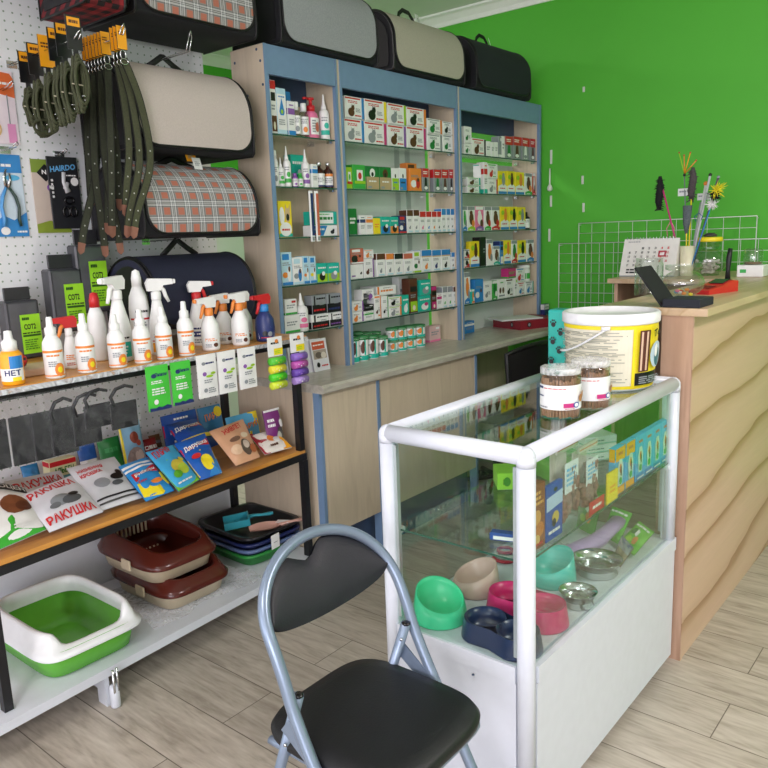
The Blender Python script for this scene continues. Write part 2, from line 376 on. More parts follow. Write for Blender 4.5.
(3,2,3.629,3.8,1,0.076,-2.385,'pet:W,TE,BR,TE','teal edged wide carton,top of stack'),
(3,2,3.83,3.869,0,0.176,-2.385,'band:W,W,R,TE','tall narrow white and red carton'),
(3,2,3.873,3.978,0,0.085,-2.385,'pet:W,W,GR,R','white carton with grey cat,lower'),
(3,2,3.874,3.979,1,0.084,-2.385,'pet:W,GN,R,W','white carton with red lettering,upper'),
(3,2,3.986,4.085,0,0.134,-2.385,'yel:Y,GR,B,W','yellow pack with grey cat'),
(3,2,4.089,4.182,0,0.138,-2.385,'yel:Y,BR,B,W','yellow pack with brown cat'),
(3,2,4.187,4.296,0,0.136,-2.385,'yel:Y,OR,B,W','yellow pack with orange dog'),
(3,2,4.305,4.394,0,0.134,-2.385,'tag:W,BR,OR,GN','white pack with brown dog'),
(3,2,4.402,4.513,0,0.139,-2.385,'tag:RD,W,K,R','red pack with dark cat'),
(3,3,3.603,3.648,0,0.138,-2.385,'tag:W,GN,GR,B','narrow white pack'),
(3,3,3.653,3.73,0,0.138,-2.385,'tag:W,BR,OR,LM','white pack with brown dog'),
(3,3,3.736,3.82,0,0.139,-2.385,'tag:PK,W,BR,PU','pale pink pack with cat'),
(3,3,3.83,3.902,0,0.137,-2.385,'tag:W,BR,R,GN','white pack with tan dog'),
(3,3,3.909,3.998,0,0.137,-2.385,'tag:W,BR,R,R','white pack with red base'),
(3,3,4.009,4.106,0,0.138,-2.385,'yel:Y,OR,B,W','yellow pack with orange cat'),
(3,3,4.112,4.209,0,0.138,-2.385,'yel:Y,K,B,W','yellow pack with black cat'),
(3,3,4.215,4.311,0,0.136,-2.385,'yel:Y,GR,B,W','yellow pack with grey dog'),
(3,3,4.32,4.394,0,0.106,-2.385,'bottle:K,K,W','small black bottle'),
(3,4,3.613,3.667,0,0.053,-2.385,'tag:W,K,R,R','small white and red carton,lower'),
(3,4,3.615,3.669,1,0.05,-2.385,'tag:W,K,R,R','small white and red carton,upper'),
(3,4,3.676,3.771,0,0.147,-2.385,'yel:Y,BR,B,W','yellow pack with brown dog'),
(3,4,3.778,3.843,0,0.168,-2.385,'dark:K,GR,K,K','tall stack like black carton'),
(3,4,3.848,3.918,0,0.154,-2.385,'tag:W,OR,GR,W','white pack with orange top'),
(3,4,3.924,3.998,0,0.112,-2.385,'tag:W,BR,GR,TE','white pack with grey figure'),
(3,4,4.003,4.04,0,0.139,-2.385,'tall:B,NV,W,B','narrow blue carton'),
(3,4,4.045,4.13,0,0.143,-2.385,'yel:Y,OR,B,LM','yellow pack with orange dog'),
(3,4,4.137,4.207,0,0.141,-2.385,'tag:W,DG,R,R','white pack with dark green figure'),
(3,4,4.213,4.317,0,0.138,-2.385,'yel:Y,K,B,LM','yellow pack with black figure'),
(3,4,4.329,4.418,0,0.139,-2.385,'tag:W,BR,OR,B','cream pack with brown puppy'),
(3,5,3.609,3.671,0,0.181,-2.385,'tag:W,OR,GR,B','tall white carton with orange top'),
(3,5,3.663,3.695,0,0.083,-2.373,'tag:TE,OR,W,OR','small teal and orange carton'),
(3,5,3.717,3.809,0,0.134,-2.385,'photo:B,B,W,B','blue carton with slanted top'),
(3,5,3.814,3.903,0,0.116,-2.385,'pet:W,W,GR,W','white carton with grey print'),
(3,5,3.908,3.966,0,0.114,-2.385,'tag:GN,DG,W,GN','green carton with white print'),
(3,5,3.974,4.061,0,0.117,-2.385,'pair:W,GR,BR,W','white carton with two brown ovals'),
(3,5,4.068,4.162,0,0.114,-2.385,'pet:W,BR,K,W','white carton with dark cat'),
(3,5,4.17,4.207,0,0.112,-2.385,'plain:W,LM,GR,W','thin white carton'),
(3,5,4.214,4.303,0,0.083,-2.385,'pet:W,R,B,W','white carton with red animal,lower'),
(3,5,4.311,4.414,0,0.082,-2.385,'pet:W,GR,B,TE','white carton with blue animal,lower'),
(3,5,4.093,4.19,1,0.061,-2.385,'plain:MG,MG,GN,GN','small magenta carton,upper'),
(3,5,4.196,4.303,1,0.087,-2.385,'pet:W,B,R,W','white carton with red animal,upper'),
(3,5,4.314,4.401,1,0.101,-2.385,'jar:W,W,GN','white jar with green label,upper'),
(2,6,2.639,2.695,0,0.116,-2.37,'can:W,DG,BR,TE','dog food tin'),
(2,6,2.701,2.763,0,0.115,-2.37,'can:W,DG,BR,TE','dog food tin'),
(2,6,2.773,2.842,0,0.108,-2.37,'can:W,DG,BR,TE','dog food tin'),
(2,6,2.851,2.915,0,0.096,-2.37,'can:W,DG,BR,TE','dog food tin'),
(2,6,2.764,2.825,0,0.123,-2.455,'can:W,DG,BR,TE','dog food tin in the row behind'),
(2,6,2.832,2.894,0,0.114,-2.455,'can:W,DG,BR,TE','dog food tin in the row behind'),
(2,6,2.902,2.966,0,0.108,-2.455,'can:W,DG,BR,TE','dog food tin in the row behind'),
(2,6,2.966,3.03,0,0.06,-2.4,'can:W,DG,OR,TE','lower cat food tin with orange cat'),
(2,6,3.035,3.11,0,0.056,-2.4,'can:W,DG,OR,TE','lower cat food tin with orange cat'),
(2,6,3.115,3.19,0,0.053,-2.4,'can:W,DG,OR,TE','lower cat food tin with orange cat'),
(2,6,3.195,3.273,0,0.051,-2.4,'can:W,DG,OR,TE','lower cat food tin with orange cat'),
(2,6,2.97,3.034,1,0.061,-2.4,'can:W,DG,OR,TE','upper cat food tin with orange cat'),
(2,6,3.039,3.113,1,0.062,-2.4,'can:W,DG,OR,TE','upper cat food tin with orange cat'),
(2,6,3.118,3.193,1,0.063,-2.4,'can:W,DG,OR,TE','upper cat food tin with orange cat'),
(2,6,3.198,3.275,1,0.061,-2.4,'can:W,DG,OR,TE','upper cat food tin with orange cat'),
(2,6,3.359,3.459,0,0.091,-2.45,'plain:#d9b9b6,W,GR,PK','pale pink upright carton'),
(3,6,3.74,3.847,0,0.073,-2.475,'band:B,W,W,B','blue and white low carton')]
BAGQ={'A': [(-2.127, 0.788, 0.6), (-2.178, 1.001, 0.6), (-2.373, 1.033, 0.685), (-2.449, 0.912, 0.733)], 'B': [(-2.364, 1.043, 0.6), (-2.403, 1.218, 0.6), (-2.493, 1.247, 0.651), (-2.49, 1.067, 0.674)], 'C': [(-2.157, 0.997, 0.6), (-2.182, 1.187, 0.6), (-2.355, 1.185, 0.691), (-2.316, 0.999, 0.684)], 'D': [(-2.2, 1.185, 0.6), (-2.202, 1.351, 0.6), (-2.378, 1.359, 0.71), (-2.381, 1.184, 0.713)], 'E': [(-2.162, 1.331, 0.6), (-2.179, 1.455, 0.6), (-2.332, 1.46, 0.695), (-2.315, 1.334, 0.694)], 'F': [(-2.157, 1.452, 0.6), (-2.203, 1.575, 0.6), (-2.351, 1.579, 0.707), (-2.314, 1.438, 0.718)], 'G': [(-2.197, 1.58, 0.6), (-2.198, 1.675, 0.6), (-2.343, 1.721, 0.722), (-2.334, 1.574, 0.715)], 'J2': [(-2.586, 1.769, 0.6), (-2.608, 1.933, 0.6), (-2.662, 1.94, 0.653), (-2.648, 1.759, 0.663)], 'I': [(-2.225, 1.759, 0.6), (-2.237, 1.89, 0.6), (-2.37, 1.928, 0.729), (-2.345, 1.737, 0.722)]}
# ---------------------------------------------------------------- surface materials
def floor_mat():
    m, N, L, p = nodes_mat('plank_tiles')
    tc = N.new('ShaderNodeTexCoord'); mp = N.new('ShaderNodeMapping'); mp.inputs['Location'].default_value = (-.05+12, -.069+12*.2, 0)
    L.new(tc.outputs['Object'], mp.inputs['Vector'])
    b = N.new('ShaderNodeTexBrick'); b.offset = .5; b.inputs['Scale'].default_value = 1; b.inputs['Brick Width'].default_value = 1.2
    b.inputs['Row Height'].default_value = .2; b.inputs['Mortar Size'].default_value = .0018; b.inputs['Mortar Smooth'].default_value = .2
    b.inputs['Color1'].default_value = (0, 0, 0, 1); b.inputs['Color2'].default_value = (1, 1, 1, 1); b.inputs['Mortar'].default_value = (.5, .5, .5, 1)
    L.new(mp.outputs[0], b.inputs['Vector'])
    # grain stretched along the plank, shifted per plank
    sh = N.new('ShaderNodeVectorMath'); sh.operation = 'MULTIPLY'; sh.inputs[1].default_value = (7, 3, 0)
    L.new(b.outputs['Color'], sh.inputs[0])
    ad = N.new('ShaderNodeVectorMath'); L.new(mp.outputs[0], ad.inputs[0]); L.new(sh.outputs[0], ad.inputs[1])
    st = N.new('ShaderNodeMapping'); st.inputs['Scale'].default_value = (1.7, 11, 1); L.new(ad.outputs[0], st.inputs['Vector'])
    n = N.new('ShaderNodeTexNoise'); n.inputs['Scale'].default_value = 2.2; n.inputs['Detail'].default_value = 7; n.inputs['Roughness'].default_value = .6; n.inputs['Distortion'].default_value = .6
    L.new(st.outputs[0], n.inputs['Vector'])
    # cathedral rings
    rg = N.new('ShaderNodeMath'); rg.operation = 'MULTIPLY'; rg.inputs[1].default_value = 70
    n2 = N.new('ShaderNodeTexNoise'); n2.inputs['Scale'].default_value = 1.0; n2.inputs['Detail'].default_value = 1.5; L.new(st.outputs[0], n2.inputs['Vector'])
    L.new(n2.outputs['Fac'], rg.inputs[0])
    sn = N.new('ShaderNodeMath'); sn.operation = 'SINE'; L.new(rg.outputs[0], sn.inputs[0])
    ma = N.new('ShaderNodeMath'); ma.operation = 'MULTIPLY_ADD'; ma.inputs[1].default_value = .05; L.new(sn.outputs[0], ma.inputs[0]); L.new(n.outputs['Fac'], ma.inputs[2])
    fg = N.new('ShaderNodeTexNoise'); fg.inputs['Scale'].default_value = 1; fg.inputs['Detail'].default_value = 5
    s3 = N.new('ShaderNodeMapping'); s3.inputs['Scale'].default_value = (20, 110, 1); L.new(ad.outputs[0], s3.inputs['Vector']); L.new(s3.outputs[0], fg.inputs['Vector'])
    m2 = N.new('ShaderNodeMath'); m2.operation = 'MULTIPLY_ADD'; m2.inputs[1].default_value = .35; L.new(fg.outputs['Fac'], m2.inputs[0]); L.new(ma.outputs[0], m2.inputs[2])
    r = N.new('ShaderNodeValToRGB'); r.color_ramp.elements[0].position = .38; r.color_ramp.elements[1].position = .98
    r.color_ramp.elements[0].color = hexc('#91887b')+(1,); r.color_ramp.elements[1].color = hexc('#c9c1b4')+(1,)
    e = r.color_ramp.elements.new(.66); e.color = hexc('#b3aa9c')+(1,)
    L.new(m2.outputs[0], r.inputs['Fac'])
    hv = N.new('ShaderNodeHueSaturation'); pv = N.new('ShaderNodeMapRange'); pv.inputs[3].default_value = .9; pv.inputs[4].default_value = 1.08
    L.new(b.outputs['Color'], pv.inputs[0]); L.new(pv.outputs[0], hv.inputs['Value']); L.new(r.outputs['Color'], hv.inputs['Color'])
    mx = N.new('ShaderNodeMix'); mx.data_type = 'RGBA'; L.new(b.outputs['Fac'], mx.inputs['Factor'])
    L.new(hv.outputs[0], mx.inputs['A']); mx.inputs['B'].default_value = hexc('#6a6257')+(1,)
    L.new(mx.outputs['Result'], p.inputs['Base Color']); p.inputs['Roughness'].default_value = .42
    bn = N.new('ShaderNodeBump'); bn.inputs['Strength'].default_value = .4; bn.inputs['Distance'].default_value = .002; bn.invert = True
    L.new(b.outputs['Fac'], bn.inputs['Height']); L.new(bn.outputs[0], p.inputs['Normal'])
    return m
def wood_mat(name, axis, c0, c1, cs, streak=.5, scale=1.4, rough=.45, slope=0.):
    """laminate: light ground, darker slanted streaks running along the given axis (Y or Z)"""
    m, N, L, p = nodes_mat(name)
    tc = N.new('ShaderNodeTexCoord'); mp = N.new('ShaderNodeMapping')
    sc = {'y': (6, .5, 6), 'z': (7, 7, .8), 'x': (.8, 7, 7)}[axis]
    mp.inputs['Rotation'].default_value = (math.radians(slope), 0, 0)
    m0 = N.new('ShaderNodeMapping'); m0.inputs['Rotation'].default_value = (math.radians(slope), 0, 0)
    L.new(tc.outputs['Object'], m0.inputs['Vector']); mp.inputs['Rotation'].default_value = (0, 0, 0); mp.inputs['Scale'].default_value = sc
    L.new(m0.outputs[0], mp.inputs['Vector'])
    n = N.new('ShaderNodeTexNoise'); n.inputs['Scale'].default_value = scale; n.inputs['Detail'].default_value = 2.; n.inputs['Distortion'].default_value = .35
    L.new(mp.outputs[0], n.inputs['Vector'])
    r = N.new('ShaderNodeValToRGB'); E = r.color_ramp.elements
    E[0].position = .3; E[0].color = hexc(c0)+(1,); E[1].position = .75; E[1].color = hexc(c1)+(1,)
    a = E.new(.47); a.color = hexc(c1)+(1,); a = E.new(.505); a.color = hexc(cs)+(1,); a = E.new(.53); a.color = hexc(c0)+(1,)
    L.new(n.outputs['Fac'], r.inputs['Fac'])
    n2 = N.new('ShaderNodeTexNoise'); n2.inputs['Scale'].default_value = 14; n2.inputs['Detail'].default_value = 5; L.new(mp.outputs[0], n2.inputs['Vector'])
    mr = N.new('ShaderNodeMapRange'); mr.inputs[3].default_value = .9; mr.inputs[4].default_value = 1.08; L.new(n2.outputs['Fac'], mr.inputs[0])
    hv = N.new('ShaderNodeHueSaturation'); L.new(mr.outputs[0], hv.inputs['Value']); L.new(r.outputs[0], hv.inputs['Color'])
    L.new(hv.outputs[0], p.inputs['Base Color']); p.inputs['Roughness'].default_value = rough
    return m
def band_mat():
    """acacia laminate: broad pale boards of grain with a few thin brown bands running along the counter"""
    m, N, L, p = nodes_mat('pale_acacia_laminate')
    tc = N.new('ShaderNodeTexCoord'); sx = N.new('ShaderNodeSeparateXYZ'); L.new(tc.outputs['Object'], sx.inputs[0])
    # height plus a gentle slope along the counter plus slow wander
    mp = N.new('ShaderNodeMapping'); mp.inputs['Scale'].default_value = (1, .55, 2.6); L.new(tc.outputs['Object'], mp.inputs['Vector'])
    n = N.new('ShaderNodeTexNoise'); n.inputs['Scale'].default_value = 1.6; n.inputs['Detail'].default_value = 3; n.inputs['Roughness'].default_value = .45; L.new(mp.outputs[0], n.inputs['Vector'])
    a = N.new('ShaderNodeMath'); a.operation = 'MULTIPLY_ADD'; a.inputs[1].default_value = -.1; L.new(sx.outputs['Y'], a.inputs[0]); L.new(sx.outputs['Z'], a.inputs[2])
    b = N.new('ShaderNodeMath'); b.operation = 'MULTIPLY_ADD'; b.inputs[1].default_value = .22; L.new(n.outputs['Fac'], b.inputs[0]); L.new(a.outputs[0], b.inputs[2])
    c = N.new('ShaderNodeMath'); c.operation = 'MULTIPLY'; c.inputs[1].default_value = 4.6; L.new(b.outputs[0], c.inputs[0])
    f = N.new('ShaderNodeMath'); f.operation = 'FRACT'; L.new(c.outputs[0], f.inputs[0])
    r = N.new('ShaderNodeValToRGB'); E = r.color_ramp.elements
    E[0].position = 0; E[0].color = hexc('#c6a488')+(1,); E[1].position = 1; E[1].color = hexc('#a5805f')+(1,)
    for q, h in ((.12, '#d0b094'), (.55, '#d3b399'), (.8, '#c9a88c'), (.93, '#b08c6c')): e = E.new(q); e.color = hexc(h)+(1,)
    L.new(f.outputs[0], r.inputs['Fac'])
    m2 = N.new('ShaderNodeMapping'); m2.inputs['Scale'].default_value = (1, 3, 60); L.new(tc.outputs['Object'], m2.inputs['Vector'])
    n2 = N.new('ShaderNodeTexNoise'); n2.inputs['Scale'].default_value = 2; n2.inputs['Detail'].default_value = 4; L.new(m2.outputs[0], n2.inputs['Vector'])
    mr = N.new('ShaderNodeMapRange'); mr.inputs[3].default_value = .93; mr.inputs[4].default_value = 1.05; L.new(n2.outputs['Fac'], mr.inputs[0])
    hv = N.new('ShaderNodeHueSaturation'); L.new(mr.outputs[0], hv.inputs['Value']); L.new(r.outputs[0], hv.inputs['Color'])
    L.new(hv.outputs[0], p.inputs['Base Color']); p.inputs['Roughness'].default_value = .4
    return m
def marble_mat():
    m, N, L, p = nodes_mat('marble_laminate')
    tc = N.new('ShaderNodeTexCoord'); mp = N.new('ShaderNodeMapping'); mp.inputs['Scale'].default_value = (9, 2.5, 9); L.new(tc.outputs['Object'], mp.inputs['Vector'])
    n = N.new('ShaderNodeTexNoise'); n.inputs['Scale'].default_value = 2.; n.inputs['Detail'].default_value = 8; n.inputs['Roughness'].default_value = .7; n.inputs['Distortion'].default_value = 1.2
    L.new(mp.outputs[0], n.inputs['Vector'])
    r = N.new('ShaderNodeValToRGB'); E = r.color_ramp.elements
    E[0].position = .33; E[0].color = hexc('#9d9d94')+(1,); E[1].position = .62; E[1].color = hexc('#c4c2b6')+(1,)
    e = E.new(.47); e.color = hexc('#b5b2a4')+(1,)
    L.new(n.outputs['Fac'], r.inputs['Fac']); L.new(r.outputs[0], p.inputs['Base Color']); p.inputs['Roughness'].default_value = .3
    return m
def peg_mat():
    m, N, L, p = nodes_mat('perforated_board')
    tc = N.new('ShaderNodeTexCoord'); sx = N.new('ShaderNodeSeparateXYZ'); L.new(tc.outputs['Object'], sx.inputs[0])
    out = []
    for ax in ('Y', 'Z'):
        d = N.new('ShaderNodeMath'); d.operation = 'DIVIDE'; d.inputs[1].default_value = .03; L.new(sx.outputs[ax], d.inputs[0])
        f = N.new('ShaderNodeMath'); f.operation = 'FRACT'; L.new(d.outputs[0], f.inputs[0])
        s = N.new('ShaderNodeMath'); s.operation = 'SUBTRACT'; s.inputs[1].default_value = .5; L.new(f.outputs[0], s.inputs[0])
        q = N.new('ShaderNodeMath'); q.operation = 'POWER'; q.inputs[1].default_value = 2; a = N.new('ShaderNodeMath'); a.operation = 'ABSOLUTE'
        L.new(s.outputs[0], a.inputs[0]); L.new(a.outputs[0], q.inputs[0]); out.append(q)
    ad = N.new('ShaderNodeMath'); L.new(out[0].outputs[0], ad.inputs[0]); L.new(out[1].outputs[0], ad.inputs[1])
    g = N.new('ShaderNodeMath'); g.operation = 'LESS_THAN'; g.inputs[1].default_value = .013; L.new(ad.outputs[0], g.inputs[0])
    mx = N.new('ShaderNodeMix'); mx.data_type = 'RGBA'; mx.inputs['A'].default_value = hexc('#e3e8ea')+(1,); mx.inputs['B'].default_value = hexc('#8aa08e')+(1,)
    L.new(g.outputs[0], mx.inputs['Factor']); L.new(mx.outputs['Result'], p.inputs['Base Color']); p.inputs['Roughness'].default_value = .35
    return m
def paint_mat(name, h, rough=.7):
    return solid(name, h, rough=rough, nz=.02, scale=3, bump=.15, bscale=300, spec=.3)
def plaid_mat(name, dark=False, s=.06):
    """woven tartan on object Y and Z coordinates"""
    m, N, L, p = nodes_mat(name)
    tc = N.new('ShaderNodeTexCoord'); sx = N.new('ShaderNodeSeparateXYZ'); L.new(tc.outputs['Object'], sx.inputs[0])
    fr = []
    for ax in ('Y', 'Z'):
        d = N.new('ShaderNodeMath'); d.operation = 'DIVIDE'; d.inputs[1].default_value = s
        if ax == 'Z':
            # length along the cloth so that the check keeps its size over the curved top
            a = N.new('ShaderNodeMath'); a.operation = 'MULTIPLY_ADD'; a.inputs[1].default_value = -.8; L.new(sx.outputs['X'], a.inputs[0]); L.new(sx.outputs['Z'], a.inputs[2]); L.new(a.outputs[0], d.inputs[0])
        else: L.new(sx.outputs[ax], d.inputs[0])
        f = N.new('ShaderNodeMath'); f.operation = 'FRACT'; L.new(d.outputs[0], f.inputs[0])
        r = N.new('ShaderNodeValToRGB'); r.color_ramp.interpolation = 'CONSTANT'; E = r.color_ramp.elements
        if dark: cols = [(0, '#8c1f26'), (.5, '#1a1416')]
        else: cols = [(0, '#8e8a86'), (.46, '#55595e'), (.52, '#d4d6d6'), (.62, '#3c4248'), (.67, '#cfd2d2'), (.72, '#3c4248'), (.77, '#d4d6d6'), (.87, '#55595e'), (.93, '#8e8a86')]
        E[0].position = 0; E[0].color = hexc(cols[0][1])+(1,); E[1].position = cols[1][0]; E[1].color = hexc(cols[1][1])+(1,)
        for q, c in cols[2:]: e = E.new(q); e.color = hexc(c)+(1,)
        L.new(f.outputs[0], r.inputs['Fac']); fr.append(r)
    mx = N.new('ShaderNodeMix'); mx.data_type = 'RGBA'; mx.inputs['Factor'].default_value = .5
    L.new(fr[0].outputs[0], mx.inputs['A']); L.new(fr[1].outputs[0], mx.inputs['B'])
    col = mx.outputs['Result']
    if not dark:
        mk = []
        for ax in (0, 1):
            q = fr[ax].inputs['Fac'].links[0].from_socket
            a = N.new('ShaderNodeMath'); a.operation = 'COMPARE'; a.inputs[1].default_value = .215; a.inputs[2].default_value = .215; L.new(q, a.inputs[0]); mk.append(a)
        pr = N.new('ShaderNodeMath'); pr.operation = 'MULTIPLY'; L.new(mk[0].outputs[0], pr.inputs[0]); L.new(mk[1].outputs[0], pr.inputs[1])
        m2 = N.new('ShaderNodeMix'); m2.data_type = 'RGBA'; L.new(pr.outputs[0], m2.inputs['Factor']); L.new(col, m2.inputs['A']); m2.inputs['B'].default_value = hexc('#b5705c')+(1,); col = m2.outputs['Result']
    L.new(col, p.inputs['Base Color']); p.inputs['Roughness'].default_value = .85
    return m
M_floor = floor_mat(); M_green = paint_mat('green_wall_paint', '#56b63a', .55); M_ceil = paint_mat('ceiling_paint', '#dfe2dc')
M_pale = paint_mat('pale_wall_paint', '#dfe6dc'); M_mould = paint_mat('white_moulding', '#f1f3ee')
M_beige = wood_mat('beige_laminate', 'z', '#cdbfa6', '#d2c4ab', '#c9bba2', scale=1., rough=.4)
M_blue = solid('blue_laminate', '#7390b0', rough=.4, nz=.03); M_bluedark = solid('dark_blue_laminate', '#3c4f6a', rough=.5, nz=.04)
M_marble = marble_mat(); M_peg = peg_mat()
M_glass = glassy('clear_glass', '#f6fbf8', 1., .012); M_edge = solid('green_glass_edge', '#2f5b4c', rough=.15, nz=.02)
M_back = solid('mint_back_panel', '#d3e2d8', rough=.25, nz=.04, scale=4)
M_white = solid('white_powder_coat', '#d6dce4', rough=.3, nz=.02); M_alu = solid('brushed_aluminium', '#c9ced3', rough=.3, metal=.6, nz=.04)
M_black = solid('black_powder_coat', '#17181b', rough=.45, nz=.05); M_orange = wood_mat('orange_wood', 'y', '#c8883c', '#d79b4c', '#b87830', rough=.3)
M_chrome = solid('bright_steel_wire', '#d5d8da', rough=.2, metal=1., nz=.03)
M_deskwood = band_mat()
M_desktop = wood_mat('pale_oak_top', 'y', '#c3a888', '#d0b795', '#bda07c', scale=1.2, rough=.35)
M_deskend = wood_mat('pink_oak_panel', 'z', '#b8957c', '#c4a289', '#ad8a70', scale=1.2, rough=.4)
# ---------------------------------------------------------------- the room
YB = 4.4875; ZC = 2.883
struct(MB().box(-5, -3, -.1, 3.2, YB, 0, M_floor).build('floor'))
struct(MB().box(-5.1, -3.1, ZC, 3.3, YB+.1, ZC+.1, M_ceil).build('ceiling'))
struct(MB().box(-5.1, YB, 0, 3.3, YB+.1, ZC, M_green).build('wall_back'))
w = MB(); w.box(-5.1, -3, 1.62, -5, YB, ZC, M_green); w.box(-5.1, -3, 0, -5, YB, 1.62, M_pale); struct(w.build('wall_left'))
struct(MB().box(3.2, -3, 0, 3.3, YB, ZC, M_pale).build('wall_right'))
w = MB()
for a in ((-5.1, -3.1, 0, -4.2, -3, ZC), (-.9, -3.1, 0, -.3, -3, ZC), (2.9, -3.1, 0, 3.3, -3, ZC), (-4.2, -3.1, 0, -.9, -3, .5), (-.3, -3.1, 0, 2.9, -3, .5), (-4.2, -3.1, 2.65, -.9, -3, ZC), (-.3, -3.1, 2.65, 2.9, -3, ZC)):
    w.box(*a, M_pale)
struct(w.build('wall_front'))
for i, (a, b) in enumerate(((-4.2, -.9), (-.3, 2.9))):
    f = MB()
    for q in ((a, .5, a+.06, 2.65), (b-.06, .5, b, 2.65), (a+.06, .5, b-.06, .56), (a+.06, 2.59, b-.06, 2.65), ((a+b)/2-.03, .56, (a+b)/2+.03, 2.59)):
        f.box(q[0], -3.08, q[1], q[2], -3.02, q[3], M_white)
    f = struct(f.build('window_%d' % (i+1)))
    g = MB().box(a+.06, -3.052, .56, b-.06, -3.046, 2.59, M_glass).build('glass_pane', f)
# ceiling moulding along the back wall
prof = [(0, 0), (0, -.075), (.012, -.075), (.02, -.05), (.05, -.02), (.075, -.012), (.075, 0)]
struct(MB().prism(prof, lambda a, b: (-4.999, YB-a, ZC+b), lambda a, b: (3.199, YB-a, ZC+b), M_mould).build('trim_1'))
struct(MB().prism(prof, lambda a, b: (-5+a, -2.9, ZC+b), lambda a, b: (-5+a, YB-.08, ZC+b), M_mould).build('trim_2'))
# ---------------------------------------------------------------- light
def area(name, loc, size, power, rot, col=(1, 1, 1), sy=None):
    l = bpy.data.lights.new(name, 'AREA'); l.energy = power; l.color = col; l.shape = 'RECTANGLE'; l.size = size; l.size_y = sy or size
    o = bpy.data.objects.new(name, l); COL.objects.link(o); o.location = loc; o.rotation_euler = rot; return o
wl = bpy.data.worlds.new('sky'); SC.world = wl; wl.use_nodes = True
bg = wl.node_tree.nodes['Background']; bg.inputs['Color'].default_value = (.90, .86, 1, 1); bg.inputs['Strength'].default_value = 1.2
area('window_daylight_right', (1.3, -2.95, 1.55), 3.0, 120, (math.radians(90), 0, 0), (.97, .89, 1), 2.0)
area('window_daylight_left', (-2.55, -2.95, 1.55), 3.1, 48, (math.radians(90), 0, 0), (.97, .89, 1), 2.0)
lampm = solid('lamp_diffuser', '#ffffff', emis=3.)
for i, (x, y, pw) in enumerate(((-.9, -.6, 20), (1.2, 2.2, 52), (-3.9, 2.6, 30), (-1.2, 1.9, 14))):
    if i < 3:
        t = empty('ceiling_light', (x, y, ZC))
        tag(t, ('square white ceiling light panel above the shop entrance', 'square white ceiling light panel right of the counter', 'square white ceiling light panel behind the shelving cabinets')[i], 'ceiling light')
        MB().box(-.31, -.31, -.03, .31, .31, -.001, M_white, .004).build('frame', t)
        MB().box(-.28, -.28, -.034, .28, .28, -.031, lampm).build('diffuser', t)
        area('ceiling_lamp', (x, y, ZC-.04), .55, pw, (0, 0, 0), (1, .89, .9))
# ---------------------------------------------------------------- shelving cabinets
CX0, CX1 = -2.554, -2.355
BAY = ((2.169, 2.6), (2.6, 3.539), (3.539, 4.4575))
SHZ = {1: 1.878, 2: 1.670, 3: 1.462, 4: 1.259, 5: 1.055, 6: .865}
ZT = 2.213; ZW = .865
names = ('narrow left cabinet', 'wide middle cabinet', 'right cabinet')
lab = ('narrow beige glass-shelved cabinet with blue trim, nearest the pegboard', 'wide beige glass-shelved cabinet with blue trim between two others', 'beige glass-shelved cabinet with blue trim against the green wall')
for bi, (a, b) in enumerate(BAY):
    c = empty('display_cabinet', (CX1, (a+b)/2, ZW)); tag(c, lab[bi], 'cabinet', None)
    def P(name, mb, par=c): 
        o = mb.build(name, par); o.location = -Vector(c.location) if par is c else Vector((0, 0, 0)); return o
    a += .001; b -= .001
    for y0, y1 in ((a, a+.016), (b-.016, b)):
        k = MB().box(CX0, y0, ZW, CX1-.003, y1, ZT, M_beige); (k.box(CX1-.003, y0+(.007 if y0 == a and bi else 0), ZW, CX1, y1-(.007 if y0 != a and bi < 2 else 0), ZT, M_blue) if 1 else 0)
        k.box(CX1-.018, y1 if y0 == a else y0-.005, ZW, CX1, y1+.005 if y0 == a else y0, 2.0995, M_blue)
        s = P('side_panel', k)
        sc = MB()
        if bi == 0 and y0 == a:
            for (sx, sz) in ((-.03, 2.195), (-.165, 2.165), (-.012, 2.15), (-.185, 2.09), (-.005, 2.06), (-.1, 2.03)):
                sc = MB(); sc.T = Matrix.Translation((CX1+sx-.01, a+.0004, sz)) @ Matrix.Rotation(PI/2, 4, 'X'); sc.lathe([(.006, 0), (.005, .002), (0, .003)], M_bluedark, n=10)
                P('screw', sc, s)
    P('header_beam', MB().box(CX1-.022, a+.017, 2.1, CX1-.002, b-.017, ZT, M_blue, .001))
    k = MB().box(CX0, a+.017, ZT-.018, CX1-.023, b-.017, ZT, M_beige); P('top_panel', k)
    P('rear_rail', MB().box(CX0, a+.017, 2.035, CX0+.016, b-.017, ZT-.019, M_bluedark))
    bk = MB()
    if bi == 0: bk.box(CX0, a+.017, ZW, CX0+.008, b-.017, 2.034, M_beige)
    elif bi == 1:
        bk.box(CX0, a+.017, ZW, CX0+.006, b-.05, 2.034, M_back)
        for y in (a+.1, a+.2, b-.32, b-.23): bk.box(CX0+.006, y, ZW, CX0+.0075, y+.04, 2.034, solid('seam_grey', '#a9bab2', rough=.4))
    else:
        bk.box(CX0, a+.017, ZW, CX0+.006, b-.017, 1.86, M_back)
    P('back_panel', bk)
    for s in range(1, 6):
        z = SHZ[s]; k = MB().box(CX0+.012, a+.018, z-.006, CX1-.02, b-.018, z-.0005, M_glass)
        k.box(CX1-.02, a+.018, z-.006, CX1-.0185, b-.018, z-.0005, M_edge)
        sh = P('glass_shelf', k)
        for y in (a+.018, b-.043):
            for x in (CX1-.05, CX0+.03): P('shelf_clip', MB().box(x, y, z-.016, x+.02, y+.025, z-.0065, M_chrome), sh)
